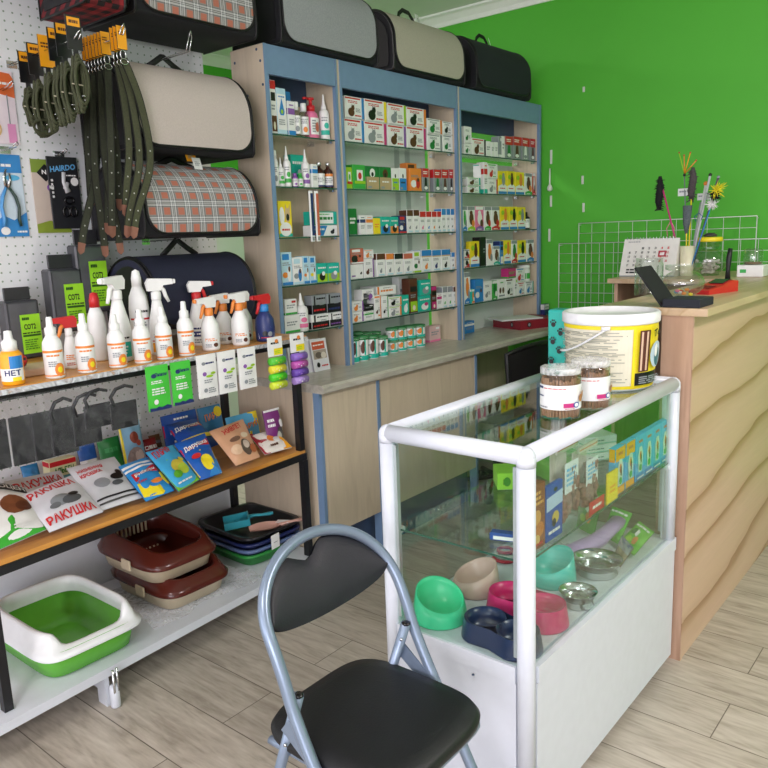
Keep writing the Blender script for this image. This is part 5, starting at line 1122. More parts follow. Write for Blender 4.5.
def double_bowl(x, y, r, h, L_, c1, lab, rz, c2=None):
    t = empty('double_pet_bowl', (x, y, ZF), rz); m = gloss('bowl_'+c1.strip('#'), c1, .3)
    b = MB(); d = L_/2-r; n = 64
    def ring(s, z, off=0):
        out = []
        for i in range(n):
            a = 2*PI*i/n; c, q = math.cos(a), math.sin(a)
            px = math.copysign(d, c)+s*c if abs(c) > .02 else s*c
            wst = 1-.16*math.exp(-((px/(d*.6))**2)); out.append((px, s*q*wst, z))
        return out
    def band(rings):
        vs = sum(rings, []); fs = []
        for j in range(len(rings)-1):
            for i in range(n): fs.append((j*n+i, j*n+(i+1) % n, (j+1)*n+(i+1) % n, (j+1)*n+i))
        return vs, fs
    v, f = band([ring(r, 0), ring(r, .004), ring(r*.9, h*.85), ring(r*.87, h)]); f.append(tuple(range(n))[::-1]); b.add(v, f, m, True)
    # top deck with two wells
    for s in (-1, 1):
        k = 32; ins = r*.78
        rim = []
        for i in range(k):
            a = 2*PI*i/k; rim.append((s*d+ins*math.cos(a), ins*math.sin(a), h))
        out = []
        for i in range(k):
            a = 2*PI*i/k; px = s*d+r*.872*math.cos(a); py = r*.872*math.sin(a)
            if s*px < 0: px = 0
            w = 1-.16*math.exp(-((px/(d*.6))**2)); out.append((px, py*w if abs(py*w) > 1e-6 else 0, h))
        vs = out+rim; fs = [(i, (i+1) % k, k+(i+1) % k, k+i) for i in range(k)]
        for q, (rr_, zz_) in enumerate(((ins*.93, h*.5), (ins*.85, h*.16), (.0001, h*.12))):
            o_ = len(vs); vs += [(s*d+rr_*math.cos(2*PI*i/k), rr_*math.sin(2*PI*i/k), zz_) for i in range(k)]
            fs += [(o_-k+i, o_-k+(i+1) % k, o_+(i+1) % k, o_+i) for i in range(k)]
        b.add(vs, fs, m, True)
    b.build('bowl_body', t)
    return tag(t, lab, 'bowl', 'pet bowls in the display case')
double_bowl(-.9, 1.502, .063, .05, .222, '#1c2b52', 'navy double pet bowl at the front right of the case', -.12)
double_bowl(-.912, 1.652, .066, .056, .235, '#c8266a', 'deep pink double pet bowl behind the navy one', -.1)
ST = solid('polished_steel', '#c8cccd', rough=.18, metal=1., nz=.03)
def steel(x, y, r, h, lab):
    b = MB().lathe([(r*.8, 0), (r*.82, .003), (r*.66, h*.7), (r*.98, h*.97), (r, h), (r*.96, h*.99), (r*.8, h*.5), (r*.6, h*.2), (0, h*.16)], ST, n=32)
    return tag(b.build('steel_pet_bowl', None, (x, y, ZF)), lab, 'bowl', 'steel pet bowls')
steel(-.872, 2.003, .074, .045, 'larger shiny steel pet bowl in the middle of the case floor')
steel(-.845, 1.835, .05, .042, 'smaller shiny steel pet bowl beside the turquoise bowl') if 0 else steel(-.832, 1.79, .052, .04, 'smaller shiny steel pet bowl beside the turquoise bowl')
m = gloss('lilac_plastic', '#b59ac8', .4); b = MB().tube([(0, 0, .03), (.03, .07, .034), (.05, .14, .04), (.055, .22, .05), (.05, .3, .05)], [.026, .033, .03, .026, .028], m, n=14, flat=.7)
tag(b.build('chew_toy', None, (-.98, 2.0, ZF)), 'long lilac rubber toy lying at the back of the case floor', 'toy')
b = MB(); b.surf(lambda u, v: Vector((.13*(u-.5), .16*(v-.5), .025*math.sin(PI*u)*math.sin(PI*v)+.006*abs(math.sin(17*u+9*v)))), 16, 16, milky('white_film', '#eef0f2', .55, .2)); tag(b.build('plastic_bag', None, (-1.08, 1.92, ZF), .3), 'small crumpled white plastic bag beside the lilac toy', 'bag') if 0 else None
def packet(corners, lab, body, ops): return bag('treat_packet', lab, corners, .012, body, ops, 'flat packets on the case floor', 'packet')
GP = [('e', .3, .6, .16, .12, '#2c7a2a'), ('l', .1, .8, .9, .92, 'W', 1), ('e', .65, .35, .14, .14, 'OR'), ('e', .35, .3, .14, .1, 'LM'), ('p', [(.45, .5), (.6, .45), (.65, .65), (.5, .7)], 'W')]
zf = ZF+.002
packet([(-.89, 2.205, zf), (-.815, 2.15, zf), (-.805, 2.29, zf+.03), (-.875, 2.345, zf+.035)], 'lime green packet nearest the right glass of the case', '#6cc03c', GP)
packet([(-.96, 2.26, zf), (-.885, 2.21, zf), (-.895, 2.345, zf+.06), (-.97, 2.36, zf+.065)], 'lime green packet with white bone mark, second from the right glass', '#58b23a', GP)
packet([(-1.06, 2.28, zf), (-.98, 2.24, zf), (-1.0, 2.36, zf+.11), (-1.08, 2.36, zf+.11)], 'dark green packet leaning at the back of the case', '#3d8c36', GP[1:])
packet([(-.86, 2.10, zf), (-.815, 2.05, zf), (-.81, 2.14, zf+.03), (-.87, 2.20, zf+.035)], 'brown and clear packet lying by the right glass', '#8a8268', [('r', 0, .55, 1, 1, 'GR'), ('p', [(0, .5), (1, .7), (1, 1), (0, 1)], '#5a6488')])
# goods on the glass shelf of the case
def case_carton(y, w, d, h, body, ops, lab, x=-.806, cat='box', grp=None):
    o = carton('treat_box', w, d, h, body, ops, x, y, ZH+.0002); return tag(o, lab, cat, grp)
case_carton(1.515, .07, .035, .16, '#8a4a24', [('l', .1, .68, .9, .92, '#e8b060', 3), ('e', .4, .5, .3, .12, '#d9a050'), ('e', .6, .3, .3, .12, '#c87830'), ('e', .35, .15, .25, .09, '#e0b870'), ('l', .2, .04, .8, .12, 'R', 1)], 'brown treat box with pellets picture, first on the case shelf')
case_carton(1.598, .086, .012, .14, '#1d4fae', [('e', .55, .9, .12, .04, 'K'), ('p', [(0, .55), (1, .6), (1, .85), (0, .8)], '#b8cdea'), ('e', .55, .38, .22, .12, '#c9b04a'), ('e', .45, .3, .12, .08, 'K'), ('l', .1, .1, .8, .2, 'W', 1)], 'blue treat box with yellow fish picture beside the brown box')
def clearbag(y, w, h, lab, hdr, lower, x=-.825):
    t = empty('dried_treat_bag', (x, y, ZH+.0005)); tag(t, lab, 'treat bag', 'clear bags of dried treats in the case')
    b = MB()
    for s in (1, -1): b.surf(lambda u, v: Vector((s*(.003+.024*math.sin(PI*u)*math.sin(PI*min(1, v*1.05+.0))**.6*(1-v*.55))+.002*math.sin(13*u+7*v), w*(u-.5), h*v)), 10, 12, milky('treat_film', '#eef0ee', .12, .12))
    b.build('clear_bag', t); MB().box(-.019, -w*.48, h*.3, -.0175, w*.3, h*.93, ink('#d2ccc0')).build('backing_card', t)
    c = solid('brown_chews', '#8a6558', rough=.7, nz=.3, scale=120); k = MB(); rr = random.Random(int(y*1000))
    for i in range(70):
        yy = rr.uniform(-w*.4, w*.4); zz = rr.uniform(.012, h*(.3 if yy < 0 else .6)); a = rr.uniform(-.6, .6)
        k.tube([(rr.uniform(-.01, .013), yy, zz), (rr.uniform(-.01, .013), yy+.012*math.sin(a), zz+.03)], rr.uniform(.005, .009), c, n=6)
    k.build('dried_chews', t)['kind'] = 'stuff'
    f = MB().box(.012, -w*.3, h*.42, .0135, w*.34, h*.8, ink('#dfe6ea')); f.art(flatX(.0135, -w*.3, h*.42, w*.64, h*.38), [('l', .1, .2, .9, .85, 'SK', 4)]); f.build('label', t)
    if lower:
        f = MB().box(.0275, -w*.42, .0, .029, w*.42, h*.2, ink('R')); f.art(flatX(.029, -w*.42, 0, w*.84, h*.2), [('l', .2, .3, .8, .7, 'W', 1)]); f.build('red_band', t)
    f = MB().box(-.003, -w*.5, h*.93, .003, w*.5, h*1.02, ink(hdr)); f.art(flatX(.003, -w*.5, h*.93, w, h*.09), [('r', 0, .4, 1, .6, 'RD')]); f.build('zip_seal', t)
clearbag(1.70, .115, .21, 'clear bag of brown dried chews with slanted white label', '#d9d2c8', False)
clearbag(1.822, .11, .18, 'clear bag of chews with white label and red band', '#cfc4c0', True)
case_carton(1.915, .07, .006, .088, 'Y', [('l', .2, .3, .8, .6, 'GO', 2)], 'plain yellow card standing by the fish food boxes', -.792)
FP = [('r', 0, 0, 1, .14, 'B'), ('l', .25, .82, .75, .93, 'RD', 1), ('p', [(.3, .18), (.7, .18), (.8, .55), (.65, .75), (.35, .75), (.2, .55)], '#d6ecd8'), ('e', .5, .55, .12, .1, 'OR'), ('e', .55, .48, .08, .12, 'BR'), ('e', .5, .28, .16, .08, 'GN'), ('l', .1, .03, .9, .1, 'W', 1)]
FY = [('r', 0, 0, 1, .16, 'GO'), ('r', 0, .72, 1, 1, 'GO')]+FP[1:-1]
ys_ = [1.953, 2.027, 2.103, 2.172, 2.241, 2.310]
for i in range(6):
    case_carton(ys_[i]+.034, .066, .02, .138, 'SK', FY if i < 2 else FP, ('first yellow and blue fish food pack, beside the yellow card', 'second yellow and blue fish food pack on the case shelf', 'blue fish food pack, first of four on the case shelf', 'blue fish food pack, second of four on the case shelf', 'blue fish food pack, third of four on the case shelf', 'blue fish food pack at the far end of the case shelf')[i], -.802, 'fish food', 'fish food packs on the case shelf')
def tea(x, y, w, d, h, body, ops, lab, rz=0):
    o = carton('flat_treat_box', w, d, h, body, ops, 0, 0, 0); o.location = (x, y, ZH+.0003); o.rotation_euler = (0, 0, rz); return tag(o, lab, 'box')
LG = [('l', .15, .2, .3, .8, 'K', 1), ('l', .55, .2, .7, .8, 'K', 1), ('e', .25, .5, .1, .3, '#3f8a20'), ('e', .65, .5, .1, .3, '#3f8a20')]
tea(-1.06, 1.86, .11, .1, .05, '#8fd03c', LG, 'bright lime green box lying at the left of the case shelf', -.9)
tea(-.93, 2.0, .12, .14, .045, '#6cb844', [('l', .1, .3, .9, .7, 'DG', 1)], 'mid green flat box behind the clear treat bags', -.5)
tea(-1.02, 2.1, .14, .1, .05, '#4c9a48', [('l', .1, .3, .9, .7, 'W', 1)], 'dark green flat box at the back left of the case shelf', -.3)
for i in range(3):
    o = carton('medicine_carton', .12, .09, .026, 'W', [('l', .1, .35, .6, .65, 'GR', 1), ('r', 0, .05, 1, .12, 'TE')], 0, 0, 0); o.location = (-.975, 2.255, ZH+.0004+i*.0275); o.rotation_euler = (0, 0, -.55)
    tag(o, ('white teal lined carton, bottom of three in the case', 'white teal lined carton, middle of three in the case', 'white teal lined carton, top of three in the case')[i], 'box', 'stacked white cartons in the case')
k = MB().box(-.03, -.014, 0, .03, .014, .02, ink('DB'), .003); k.box(-.02, -.0141, .004, .03, .0141, .013, ink('W')); k.lathe([(.012, -.03), (.012, 0)], ink('DB'), (-.036, 0, .045), n=10) if 0 else None
tag(k.build('nail_file_pack', None, (-.905, 1.52, ZH+.0003), .3), 'small blue and white blister pack on the case shelf near the front post', 'pack')
# ---------------------------------------------------------------- on top of the case
ZK = zc+.0005-.012
t = empty('food_bucket', (-.945, 2.24, ZK)); tag(t, 'white bucket with yellow label, lid and folded handle on the case', 'bucket')
b = MB(); rb, rtp, hb = .128, .139, .213
b.lathe([(rb*.97, 0), (rb, .004), (rtp, hb)], solid('bucket_plastic', '#e9ecea', rough=.3), n=48)
A0 = -1.15
BK = lambda u, v, k: Vector(((rb+(rtp-rb)*v+.0006*k)*math.cos(A0+(u-.5)*3.3), (rb+(rtp-rb)*v+.0006*k)*math.sin(A0+(u-.5)*3.3), .006+v*(hb-.014)))
b.art(BK, [('r', 0, .0, 1, .05, 'Y'), ('r', 0, .05, .64, .9, '#e6e2cc'), ('r', 0, .9, 1, 1, 'Y'), ('r', .64, .0, .665, .9, 'Y'), ('r', .665, .24, 1, .9, 'Y'), ('r', .665, .05, 1, .24, 'K')]+[('l', .04, .1+.1*i, .61, .17+.1*i, '#a8a898', 3) for i in range(8)]+[('r', .68, .26, .765, .88, '#5a3026'), ('r', .69, .28, .705, .86, '#d9b9a0'), ('r', .73, .28, .745, .86, '#d9b9a0'), ('e', .84, .5, .07, .2, '#bcd0dc'), ('e', .85, .46, .035, .14, '#3a6a7a'), ('e', .83, .56, .02, .1, 'W'), ('t', 'Tet', .79, .76, .875, .87, 'K', .05), ('l', .68, .08, .95, .2, 'GR', 4)], sub=40)
b.build('bucket_body', t)
l = MB().lathe([(rtp+.004, hb-.016), (rtp+.007, hb-.012), (rtp+.007, hb+.012), (rtp+.002, hb+.017), (rtp-.008, hb+.017), (rtp-.012, hb+.008), (0, hb+.008)], solid('lid_plastic', '#f2f4f6', rough=.25), n=48); l.build('lid', t)
hpts = []
for i in range(25):
    a = PI*i/24; A = A0-.42; u = Vector((math.cos(A+PI/2), math.sin(A+PI/2), 0)); n_ = Vector((math.cos(A), math.sin(A), 0))
    p = -u*(rtp+.006)*math.cos(a)*1.0+n_*((rtp+.02)*math.sin(a))*1.04+Vector((0, 0, hb-.02-.085*math.sin(a)))
    hpts.append(p)
hd = []
P0 = Vector(((rtp+.009)*math.cos(-1.25), (rtp+.009)*math.sin(-1.25), hb-.022))
for i in range(13):
    q = i/12; a = -1.25-q*1.15; hd.append(((rtp+.014)*math.cos(a), (rtp+.014)*math.sin(a), hb-.024-.075*math.sin(q*PI*.5)))
MB().tube(hd, [.0055]*13, solid('handle_plastic', '#eef0f2', rough=.3), n=8, flat=.6).build('handle', t)
MB().lathe([(.013, -.004), (.013, .005)], solid('handle_plastic', '#eef0f2'), n=14).build('handle_pivot', t).location = P0+Vector((-.001, -.002, 0))
def jar(x, y, lab, rz):
    t = empty('snack_jar', (x, y, ZK), rz); tag(t, lab, 'jar', 'clear jars of stick treats on the case'); r, h = .052, .132
    MB().lathe([(r*.96, 0), (r, .004), (r, h*.84), (r*.9, h*.88)], glassy('jar_plastic', '#f2f0ea', .98, .06), n=32).build('jar_body', t)
    s = MB(); rr = random.Random(4); c1 = solid('treat_sticks', '#a58468', rough=.7, nz=.2, scale=90)
    for i in range(34):
        a = i*2*PI/34; q = r*.86; s.box(q*math.cos(a)-.003, q*math.sin(a)-.003, .004+.001*i % .004, q*math.cos(a)+.003, q*math.sin(a)+.003, h*.78+rr.uniform(-.006, .004), c1)
    s.build('treat_sticks', t)['kind'] = 'stuff'
    l = MB().lathe([(r+.0008, h*.2), (r+.0008, h*.68)], ink('W'), n=32, cap=False)
    l.art(cyl(0, 0, h*.2, r+.0012, h*.48, 3.0, a0=-1.15), [('r', .02, .84, .2, .93, 'NV'), ('l', .22, .84, .6, .9, 'R', 1), ('l', .04, .5, .22, .6, 'NV', 1), ('l', .1, .05, .3, .15, 'GR', 1), ('r', .56, .1, .74, .28, 'MG'), ('e', .78, .2, .06, .12, 'DB'), ('e', .78, .2, .04, .08, 'W'), ('e', .88, .45, .05, .16, '#b07a50'), ('e', .93, .6, .04, .14, '#b07a50'), ('l', .58, .04, .74, .08, 'R', 1)], sub=16); l.build('label', t)
    MB().lathe([(r*.98, h*.87), (r*1.0, h*.88), (r*1.0, h*.99), (r*.95, h), (r*.5, h*.985), (0, h*.985)], milky('frosted_lid', '#f4f6f6', .5, .2), n=32).build('lid', t)
jar(-.882, 1.778, 'clear jar of brown sticks with white label, nearer the viewer', 0)
jar(-.862, 1.915, 'clear jar of brown sticks with white label, beside the bucket', .15)
t = empty('paw_print_box', (-1.16, 2.34, ZK)); tag(t, 'tall teal box with black paw prints behind the bucket', 'box')
k = MB().box(-.032, -.032, 0, .032, .032, .215, ink('#22b3a4'), .002); k.box(-.028, -.028, .215, .028, .028, .218, ink('#1c9a8c'))
def paw(u, v, s): return [('e', u, v, s, s*.32, 'K')]+[('e', u+dx*s, v+dy*s*.4, s*.32, s*.14, 'K') for dx, dy in ((-1.1, .8), (-.4, 1.35), (.4, 1.35), (1.1, .8))]
pw = sum([paw(u, v, .13) for u, v in ((.3, .84), (.72, .7), (.3, .55), (.68, .4), (.25, .22), (.7, .1))], [])
k.art(flatY(-.032, -.032, 0, .064, .2), pw); k.art(flatX(.032, -.032, 0, .064, .2), pw); k.build('box_body', t)
# ---------------------------------------------------------------- sales counter on the right
t = empty('sales_counter', (-.753, 3.4, 0)); tag(t, 'tall wood grain sales counter with pale top, right of the display case', 'counter')
def KP(name, mb, par=t):
    o = mb.build(name, par); o.location = -Vector(par.location); return o
KP('front_panel', MB().box(-.775, 2.437, .0, -.753, 4.42, 1.172, M_deskwood))
KP('end_panel', MB().box(-.85, 2.418, 0, -.753, 2.436, 1.172, M_deskend))
KP('end_trim', MB().box(-.752, 2.418, 0, -.7505, 2.437, 1.172, M_deskwood))
KP('counter_top', MB().box(-1.06, 2.405, 1.173, -.708, 4.42, 1.197, M_desktop, .001))
KP('inner_leg', MB().box(-1.05, 3.5, 0, -1.03, 3.6, 1.172, M_deskend))
t = empty('wall_desk', (-1.3, 4.1, 0)); tag(t, 'raised oak desk along the green wall with the calendar on it', 'desk')
KP('desk_top', MB().box(-1.6, 3.74, 1.173, -1.061, 4.42, 1.197, M_desktop, .001), t)
KP('side_panel', MB().box(-1.575, 3.77, 0, -1.557, 4.42, 1.172, M_deskend), t)
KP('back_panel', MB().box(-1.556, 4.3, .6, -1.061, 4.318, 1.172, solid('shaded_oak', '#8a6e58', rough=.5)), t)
k = MB()
for q in range(3): k.tube([((.036-.007*q)*math.cos(a), (.036-.007*q)*math.sin(a), .014+.012*q) for a in [i*2*PI/18 for i in range(18)]], .0055, ink('#b02a3a' if q != 1 else 'W'), n=6, closed=True)
tag(k.build('coiled_lead', None, (-1.14, 1.93, ZF-.008)), 'red and white coiled lead at the back left of the case floor', 'leash')
k = MB(); rr = random.Random(8)
k.surf(lambda u, v: Vector((.11*(u-.5), .12*(v-.5), .0015+.03*(math.sin(PI*u)*math.sin(PI*v))**.7+.008*abs(math.sin(15*u+7*v)*math.sin(9*v-4*u)))), 18, 18, milky('white_bag_film', '#eef0f2', .5, .2)); tag(k.build('plastic_bag', None, (-1.05, 2.06, ZF), .3), 'crumpled whitish plastic bag on the case floor beside the lilac toy', 'bag')
# ---------------------------------------------------------------- pet carriers
M_blk = solid('black_fabric', '#14151a', rough=.85, nz=.15, scale=80, bump=.3, bscale=500)
M_mesh = solid('black_mesh', '#0c0d10', rough=.6, nz=.4, scale=500)
M_pipe = solid('black_piping', '#0b0c0e', rough=.5)
M_plaid = plaid_mat('plaid_cloth'); M_cw = solid('cream_linen', '#c3b9b2', rough=.9, nz=.06, scale=250, bump=.2, bscale=600)
M_cg = solid('grey_felt', '#9a9fa2', rough=.95, nz=.1, scale=200, bump=.3, bscale=500); M_cb = solid('beige_felt', '#b3afa0', rough=.95, nz=.08, scale=200, bump=.3, bscale=500)
M_navy = solid('navy_fabric', '#20243a', rough=.85, nz=.08, scale=90, bump=.25, bscale=500); M_char = solid('charcoal_fabric', '#1c2329', rough=.9, nz=.12, scale=200, bump=.3, bscale=500)
def prof_pts(D, H, n=30):
    """D-shaped side profile, from bottom back, over the top, to bottom front; with running length"""
    pts = [(-D/2, 0.)]; r = min(D*.5, H*.62)
    pts.append((-D/2, H-r))
    for i in range(1, n): 
        a = PI-PI*.5*i/n; pts.append((-D/2+r+r*math.cos(a), H-r+r*math.sin(a)))
    r2 = r
    for i in range(0, n+1):
        a = PI/2-PI*.5*i/n; pts.append((D/2-r2+r2*math.cos(a), H-r2+r2*math.sin(a)))
    pts.append((D/2+.003, H*.2)); pts.append((D/2, .01)); pts.append((D/2-.01, 0))
    return pts
def carrier(lab, x, y0, z, L_, D, H, mat, grp, body=M_blk, handle='up', y_end=None, tagcard=None, hookh=.085):
    t = empty('pet_carrier', (x, y0+L_/2, z)); tag(t, lab, 'pet carrier', grp)
    P = prof_pts(D, H); k = MB(); n = len(P)
    k.prism(P, lambda a, b: (a, -L_/2+.012, b), lambda a, b: (a, L_/2-.012, b), body, smooth=True)
    k.build('carrier_body', t)
    for s in (-1, 1):
        e = MB(); Q = [(a*.8, .02+b*.82) for a, b in P]
        f = (lambda a, b: (a, s*(L_/2-.0125), b)); g = (lambda a, b: (a, s*(L_/2-.009), b))
        e.prism(Q, f, g, M_mesh); e.build('mesh_window', t)
        e = MB().tube([(a*1.012, s*(L_/2-.011), b*1.006) for a, b in P], .0045, M_pipe, n=6, closed=True); e.build('piping', t)
    # cloth flap over the top and front
    cum = [0]
    for i in range(1, n): cum.append(cum[-1]+math.dist(P[i], P[i-1]))
    top = cum[min(range(n), key=lambda i: abs(P[i][0]+D*.12)+abs(P[i][1]-H))]; end = cum[-2]-.004
    def at(s):
        for i in range(1, n):
            if cum[i] >= s: f = (s-cum[i-1])/max(1e-9, cum[i]-cum[i-1]); return (P[i-1][0]+(P[i][0]-P[i-1][0])*f, P[i-1][1]+(P[i][1]-P[i-1][1])*f, i)
        return (*P[-1], n-1)
    def nrm(s):
        a = at(max(0, s-.004)); b = at(min(cum[-1], s+.004)); dx, dz = b[0]-a[0], b[1]-a[1]; q = math.hypot(dx, dz) or 1
        return (-dz/q, dx/q)
    ln = end-top; hw = L_/2-.022; rc = min(.075, ln*.3)
    def edge(sv):           # half width at distance sv from the lower end
        return hw if sv > rc else hw-rc+math.sqrt(max(0, rc*rc-(rc-sv)**2))
    def FS(u, v, off):
        s = top+ln*(1-v); w = edge(v*ln); px, pz, _ = at(s); nx, nz = nrm(s)
        return Vector((px-nx*off if 0 else px+(-nx)*-off, (2*u-1)*w, pz+nz*off if 0 else pz+nz*off))
    NV = 36; vals = [0]+[(j/NV)**1.3 for j in range(1, NV+1)]
    def S(off, flip=False):
        vs = [FS((i/12) if not flip else 1-i/12, v, off) for v in vals for i in range(13)]
        return vs, [(j*13+i, j*13+i+1, (j+1)*13+i+1, (j+1)*13+i) for j in range(NV) for i in range(12)]
    f = MB(); vs, fs = S(.007); f.add(vs, fs, mat, True); vs, fs = S(.001, True); f.add(vs, fs, M_blk, True)
    fl = f.build('cloth_flap', t)
    ring = [FS(1, v, .005) for v in vals[::-1]]+[FS(0, v, .005) for v in vals]
    p = MB().tube(ring, .0045, M_pipe, n=6, closed=True); p.build('flap_piping', fl)
    if handle:
        hh = hookh
        pth = [(-.01, -.075, H+.002), (-.01, -.04, H+hh*.5), (-.01, -.004, H+hh), (-.01, .004, H+hh), (-.01, .045, H+hh*.5), (-.01, .09, H+.002)] if handle == 'up' else [(.0, -.07, H), (.0, -.06, H+.035), (.0, -.03, H+.055), (.0, .02, H+.05), (.0, .05, H+.025), (.0, .07, H)]
        h = MB().tube(pth, .011, M_pipe, n=8, flat=.3, up=(1, 0, 0)); h.build('handle', t)
    if tagcard:
        yy = tagcard
        c = MB().box(.0, yy-.022, H-.012, .004, yy+.022, H+.05, ink('W')); c.T = None
        o = c.build('price_tag', t)
    return t
HG = 'carriers hanging on the pegboard'; TG = 'carriers on top of the cabinets'
carrier('cream and black pet carrier hanging high on the pegboard', -2.49, 1.53, 1.775, .54, .33, .305, M_cw, HG, hookh=.05)
carrier('red and grey plaid pet carrier hanging above the navy one', -2.49, 1.53, 1.475, .54, .33, .262, M_plaid, HG, hookh=.03)
carrier('plain navy pet carrier hanging just above the spray bottles', -2.5, 1.555, 1.145, .49, .31, .26, M_navy, HG, body=M_navy, hookh=.06)
carrier('red and grey plaid pet carrier at the top edge, above the cream one', -2.49, 1.575, 2.214, .55, .32, .28, M_plaid, HG)
carrier('grey felt pet carrier on top of the left cabinet', -2.475, 2.235, ZT+.006, .62, .29, .30, M_cg, TG, handle='loop')
carrier('beige felt pet carrier with white tag on top of the middle cabinet', -2.475, 2.95, ZT+.006, .62, .29, .28, M_cb, TG, handle='loop')
carrier('charcoal pet carrier on top of the right cabinet', -2.475, 3.66, ZT+.006, .62, .29, .28, M_char, TG, handle='loop')
def tagc(x, y, z, lab, w=.04, h=.06, r=.2, col='W'):
    o = MB().box(-.0008, -w/2, -h, .0008, w/2, 0, ink(col)); o.art(flatX(.0008, -w/2, -h, w, h), [('l', .2, .3, .8, .7, 'GR', 3)]); q = o.build('price_tag', None, (x, y, z)); q.rotation_euler = (0, -.3, r); return tag(q, lab, 'price tag')
tagc(-2.458, 3.32, ZT+.335, 'white price tag hanging from the beige carrier handle')
tagc(-2.468, 4.03, ZT+.335, 'pale price tag on the handle of the charcoal carrier', .05, .04, .5)
tagc(-2.405, 1.84, 1.765, 'white tag hanging on top of the lower plaid carrier', .04, .045, .1)
tagc(-2.42, 1.825, 1.785, 'small yellow tag beside the white tag on the lower plaid carrier', .05, .035, .15, 'GO')
# dark bag hanging at the top left and the red plaid one
o = carrier('large black pet carrier at the top left behind the hanging straps', -2.5, 1.0, 2.36, .3, .3, .26, M_blk, HG, handle=None)
carrier('red and black checked pet carrier at the top left corner', -2.44, 1.38, 2.2, .16, .28, .26, plaid_mat('red_plaid_cloth', True, .05), HG, body=plaid_mat('red_plaid_body', True, .05), handle=None)
# ---------------------------------------------------------------- wire hooks on the pegboard
def hook(y, z, ln, lab, rise=.03, dbl=True):
    b = MB()
    for s in ((-1, 1) if dbl else (0,)):
        b.tube([(PX+.001, y+s*.007, z), (PX+ln-.02, y+s*.007, z+.004), (PX+ln, y+s*.006, z+rise*.6)], .0022, M_chrome, n=6)
    if dbl: b.tube([(PX+ln, y-.006, z+rise*.6), (PX+ln+.004, y, z+rise*.85), (PX+ln, y+.006, z+rise*.6)], .0022, M_chrome, n=6)
    b.box(PX+.0005, y-.018, z-.012, PX+.003, y+.018, z+.012, M_chrome)
    o = b.build('wire_hook'); return tag(o, lab, 'hook', 'wire hooks on the pegboard')
hook(1.795, 2.118, .40, 'double wire hook above the cream carrier', .08)
hook(1.795, 1.79, .22, 'wire hook holding the lower plaid carrier')
hook(1.80, 1.465, .24, 'wire hook holding the navy carrier')
hook(1.34, 2.075, .45, 'wire hook holding the coiled leashes')
hook(1.495, 2.105, .45, 'wire hook holding the long olive straps', .05)
hook(1.29, 1.985, .09, 'short wire hook holding the pink scissors card', .02)
hook(1.28, 1.79, .09, 'short wire hook holding the nail clipper card', .02)
hook(1.475, 1.785, .05, 'short wire hook holding the black grooming card', .02)
# ---------------------------------------------------------------- coiled leashes and long straps
M_olive = solid('olive_webbing', '#3f442c', rough=.85, nz=.18, scale=150, bump=.4, bscale=700)
M_olive2 = solid('dark_olive_webbing', '#2f3424', rough=.85, nz=.18, scale=150); M_tan = solid('brown_leather', '#8d6150', rough=.6, nz=.1)
def tagcard(t, y, z, w, h, x=0, front=True, yel=.3, ry=0.):
    b = MB().box(x-.0015, y-w/2, z-h, x+.0015, y+w/2, z, ink('K')); b.box(x-.0015, y-w*.16, z-h-.03, x+.0015, y+w*.16, z-h, ink('K'))
    if yel >= .9: ops = [('r', .0, .03, 1, 1, 'GO'), ('l', .15, .6, .85, .8, 'BR', 2)]
    else: ops = [('r', .08, .68, .92, .68+yel, 'GO'), ('l', .2, .74, .8, .9, 'BR', 1)]
    b.art(flatX(x+.0015, y-w/2, z-h, w, h), ops); b.art(lambda u, v, k: Vector((x-.0015-.0004*k, y+w/2-u*w, z-h+v*h)), ops[:1]); return b.build('header_card', t)
def coil(y, x, ztop, L_, lab, yl):
    t = empty('coiled_leash', (x, y, ztop)); tag(t, lab, 'leash', 'olive leashes coiled on the left hook')
    b = MB()
    for q in range(7):
        w = .007+.0055*(q % 4)+(.003 if q > 3 else 0); hh = L_*.5-.012*(q % 4)
        pts = []
        for i in range(26):
            a = 2*PI*i/26; pts.append(((q-3)*.006, w*math.cos(a)*(1+.1*math.sin(a)), -L_*.5+hh*math.sin(a)))
        b.tube(pts, .0052, M_olive, n=6, closed=True, flat=.9)
    b.tube([(-.014, .0, -L_*.5), (-.005, .026, -L_*.52), (.013, .0, -L_*.53), (.005, -.026, -L_*.51)], .0022, solid('pale_tie', '#b8b29a'), n=5, closed=True)
    b.build('webbing_coil', t)
    c = MB(); c.tube([(.012+.006*math.cos(a), .004+.009*math.sin(a), -L_*.72+.0) for a in [i*2*PI/12 for i in range(12)]], .0018, M_chrome, n=5, closed=True)
    c.tube([(.012, .004, -L_*.72-.009), (.013, .01, -L_*.8), (.013, .008, -L_*.9), (.013, -.001, -L_*.93), (.013, -.005, -L_*.86), (.013, 0, -L_*.8)], .0024, M_chrome, n=6); c.build('snap_hook', t)
    tagcard(t, .0, .115, .05, .1, 0, yel=yl)
PLC = ['leftmost', 'second from left', 'third from left', 'fourth from left', 'fifth from left', 'rightmost']
for i in range(6):
    coil(1.34, (-2.62, -2.555, -2.478, -2.416, -2.367, -2.30)[i], (1.985, 2.0, 2.01, 2.02, 2.025, 2.035)[i], (.12, .18, .18, .18, .18, .17)[i], 'olive green leash coiled under a black and yellow card, %s' % PLC[i], (.3, .28, .95, .3, .3, .26)[i])
t = empty('coiled_leash', (-2.545, 1.34, 1.85)); b = MB()
for q in range(4): b.tube([((q-1.5)*.006, (.03+.004*q)*math.cos(a), (.03-.003*q)*math.sin(a)) for a in [i*2*PI/20 for i in range(20)]], .004, M_olive, n=6, closed=True)
b.build('webbing_coil', t); tag(t, 'small round coil of olive webbing hanging below the other leashes', 'leash', 'olive leashes coiled on the left hook')
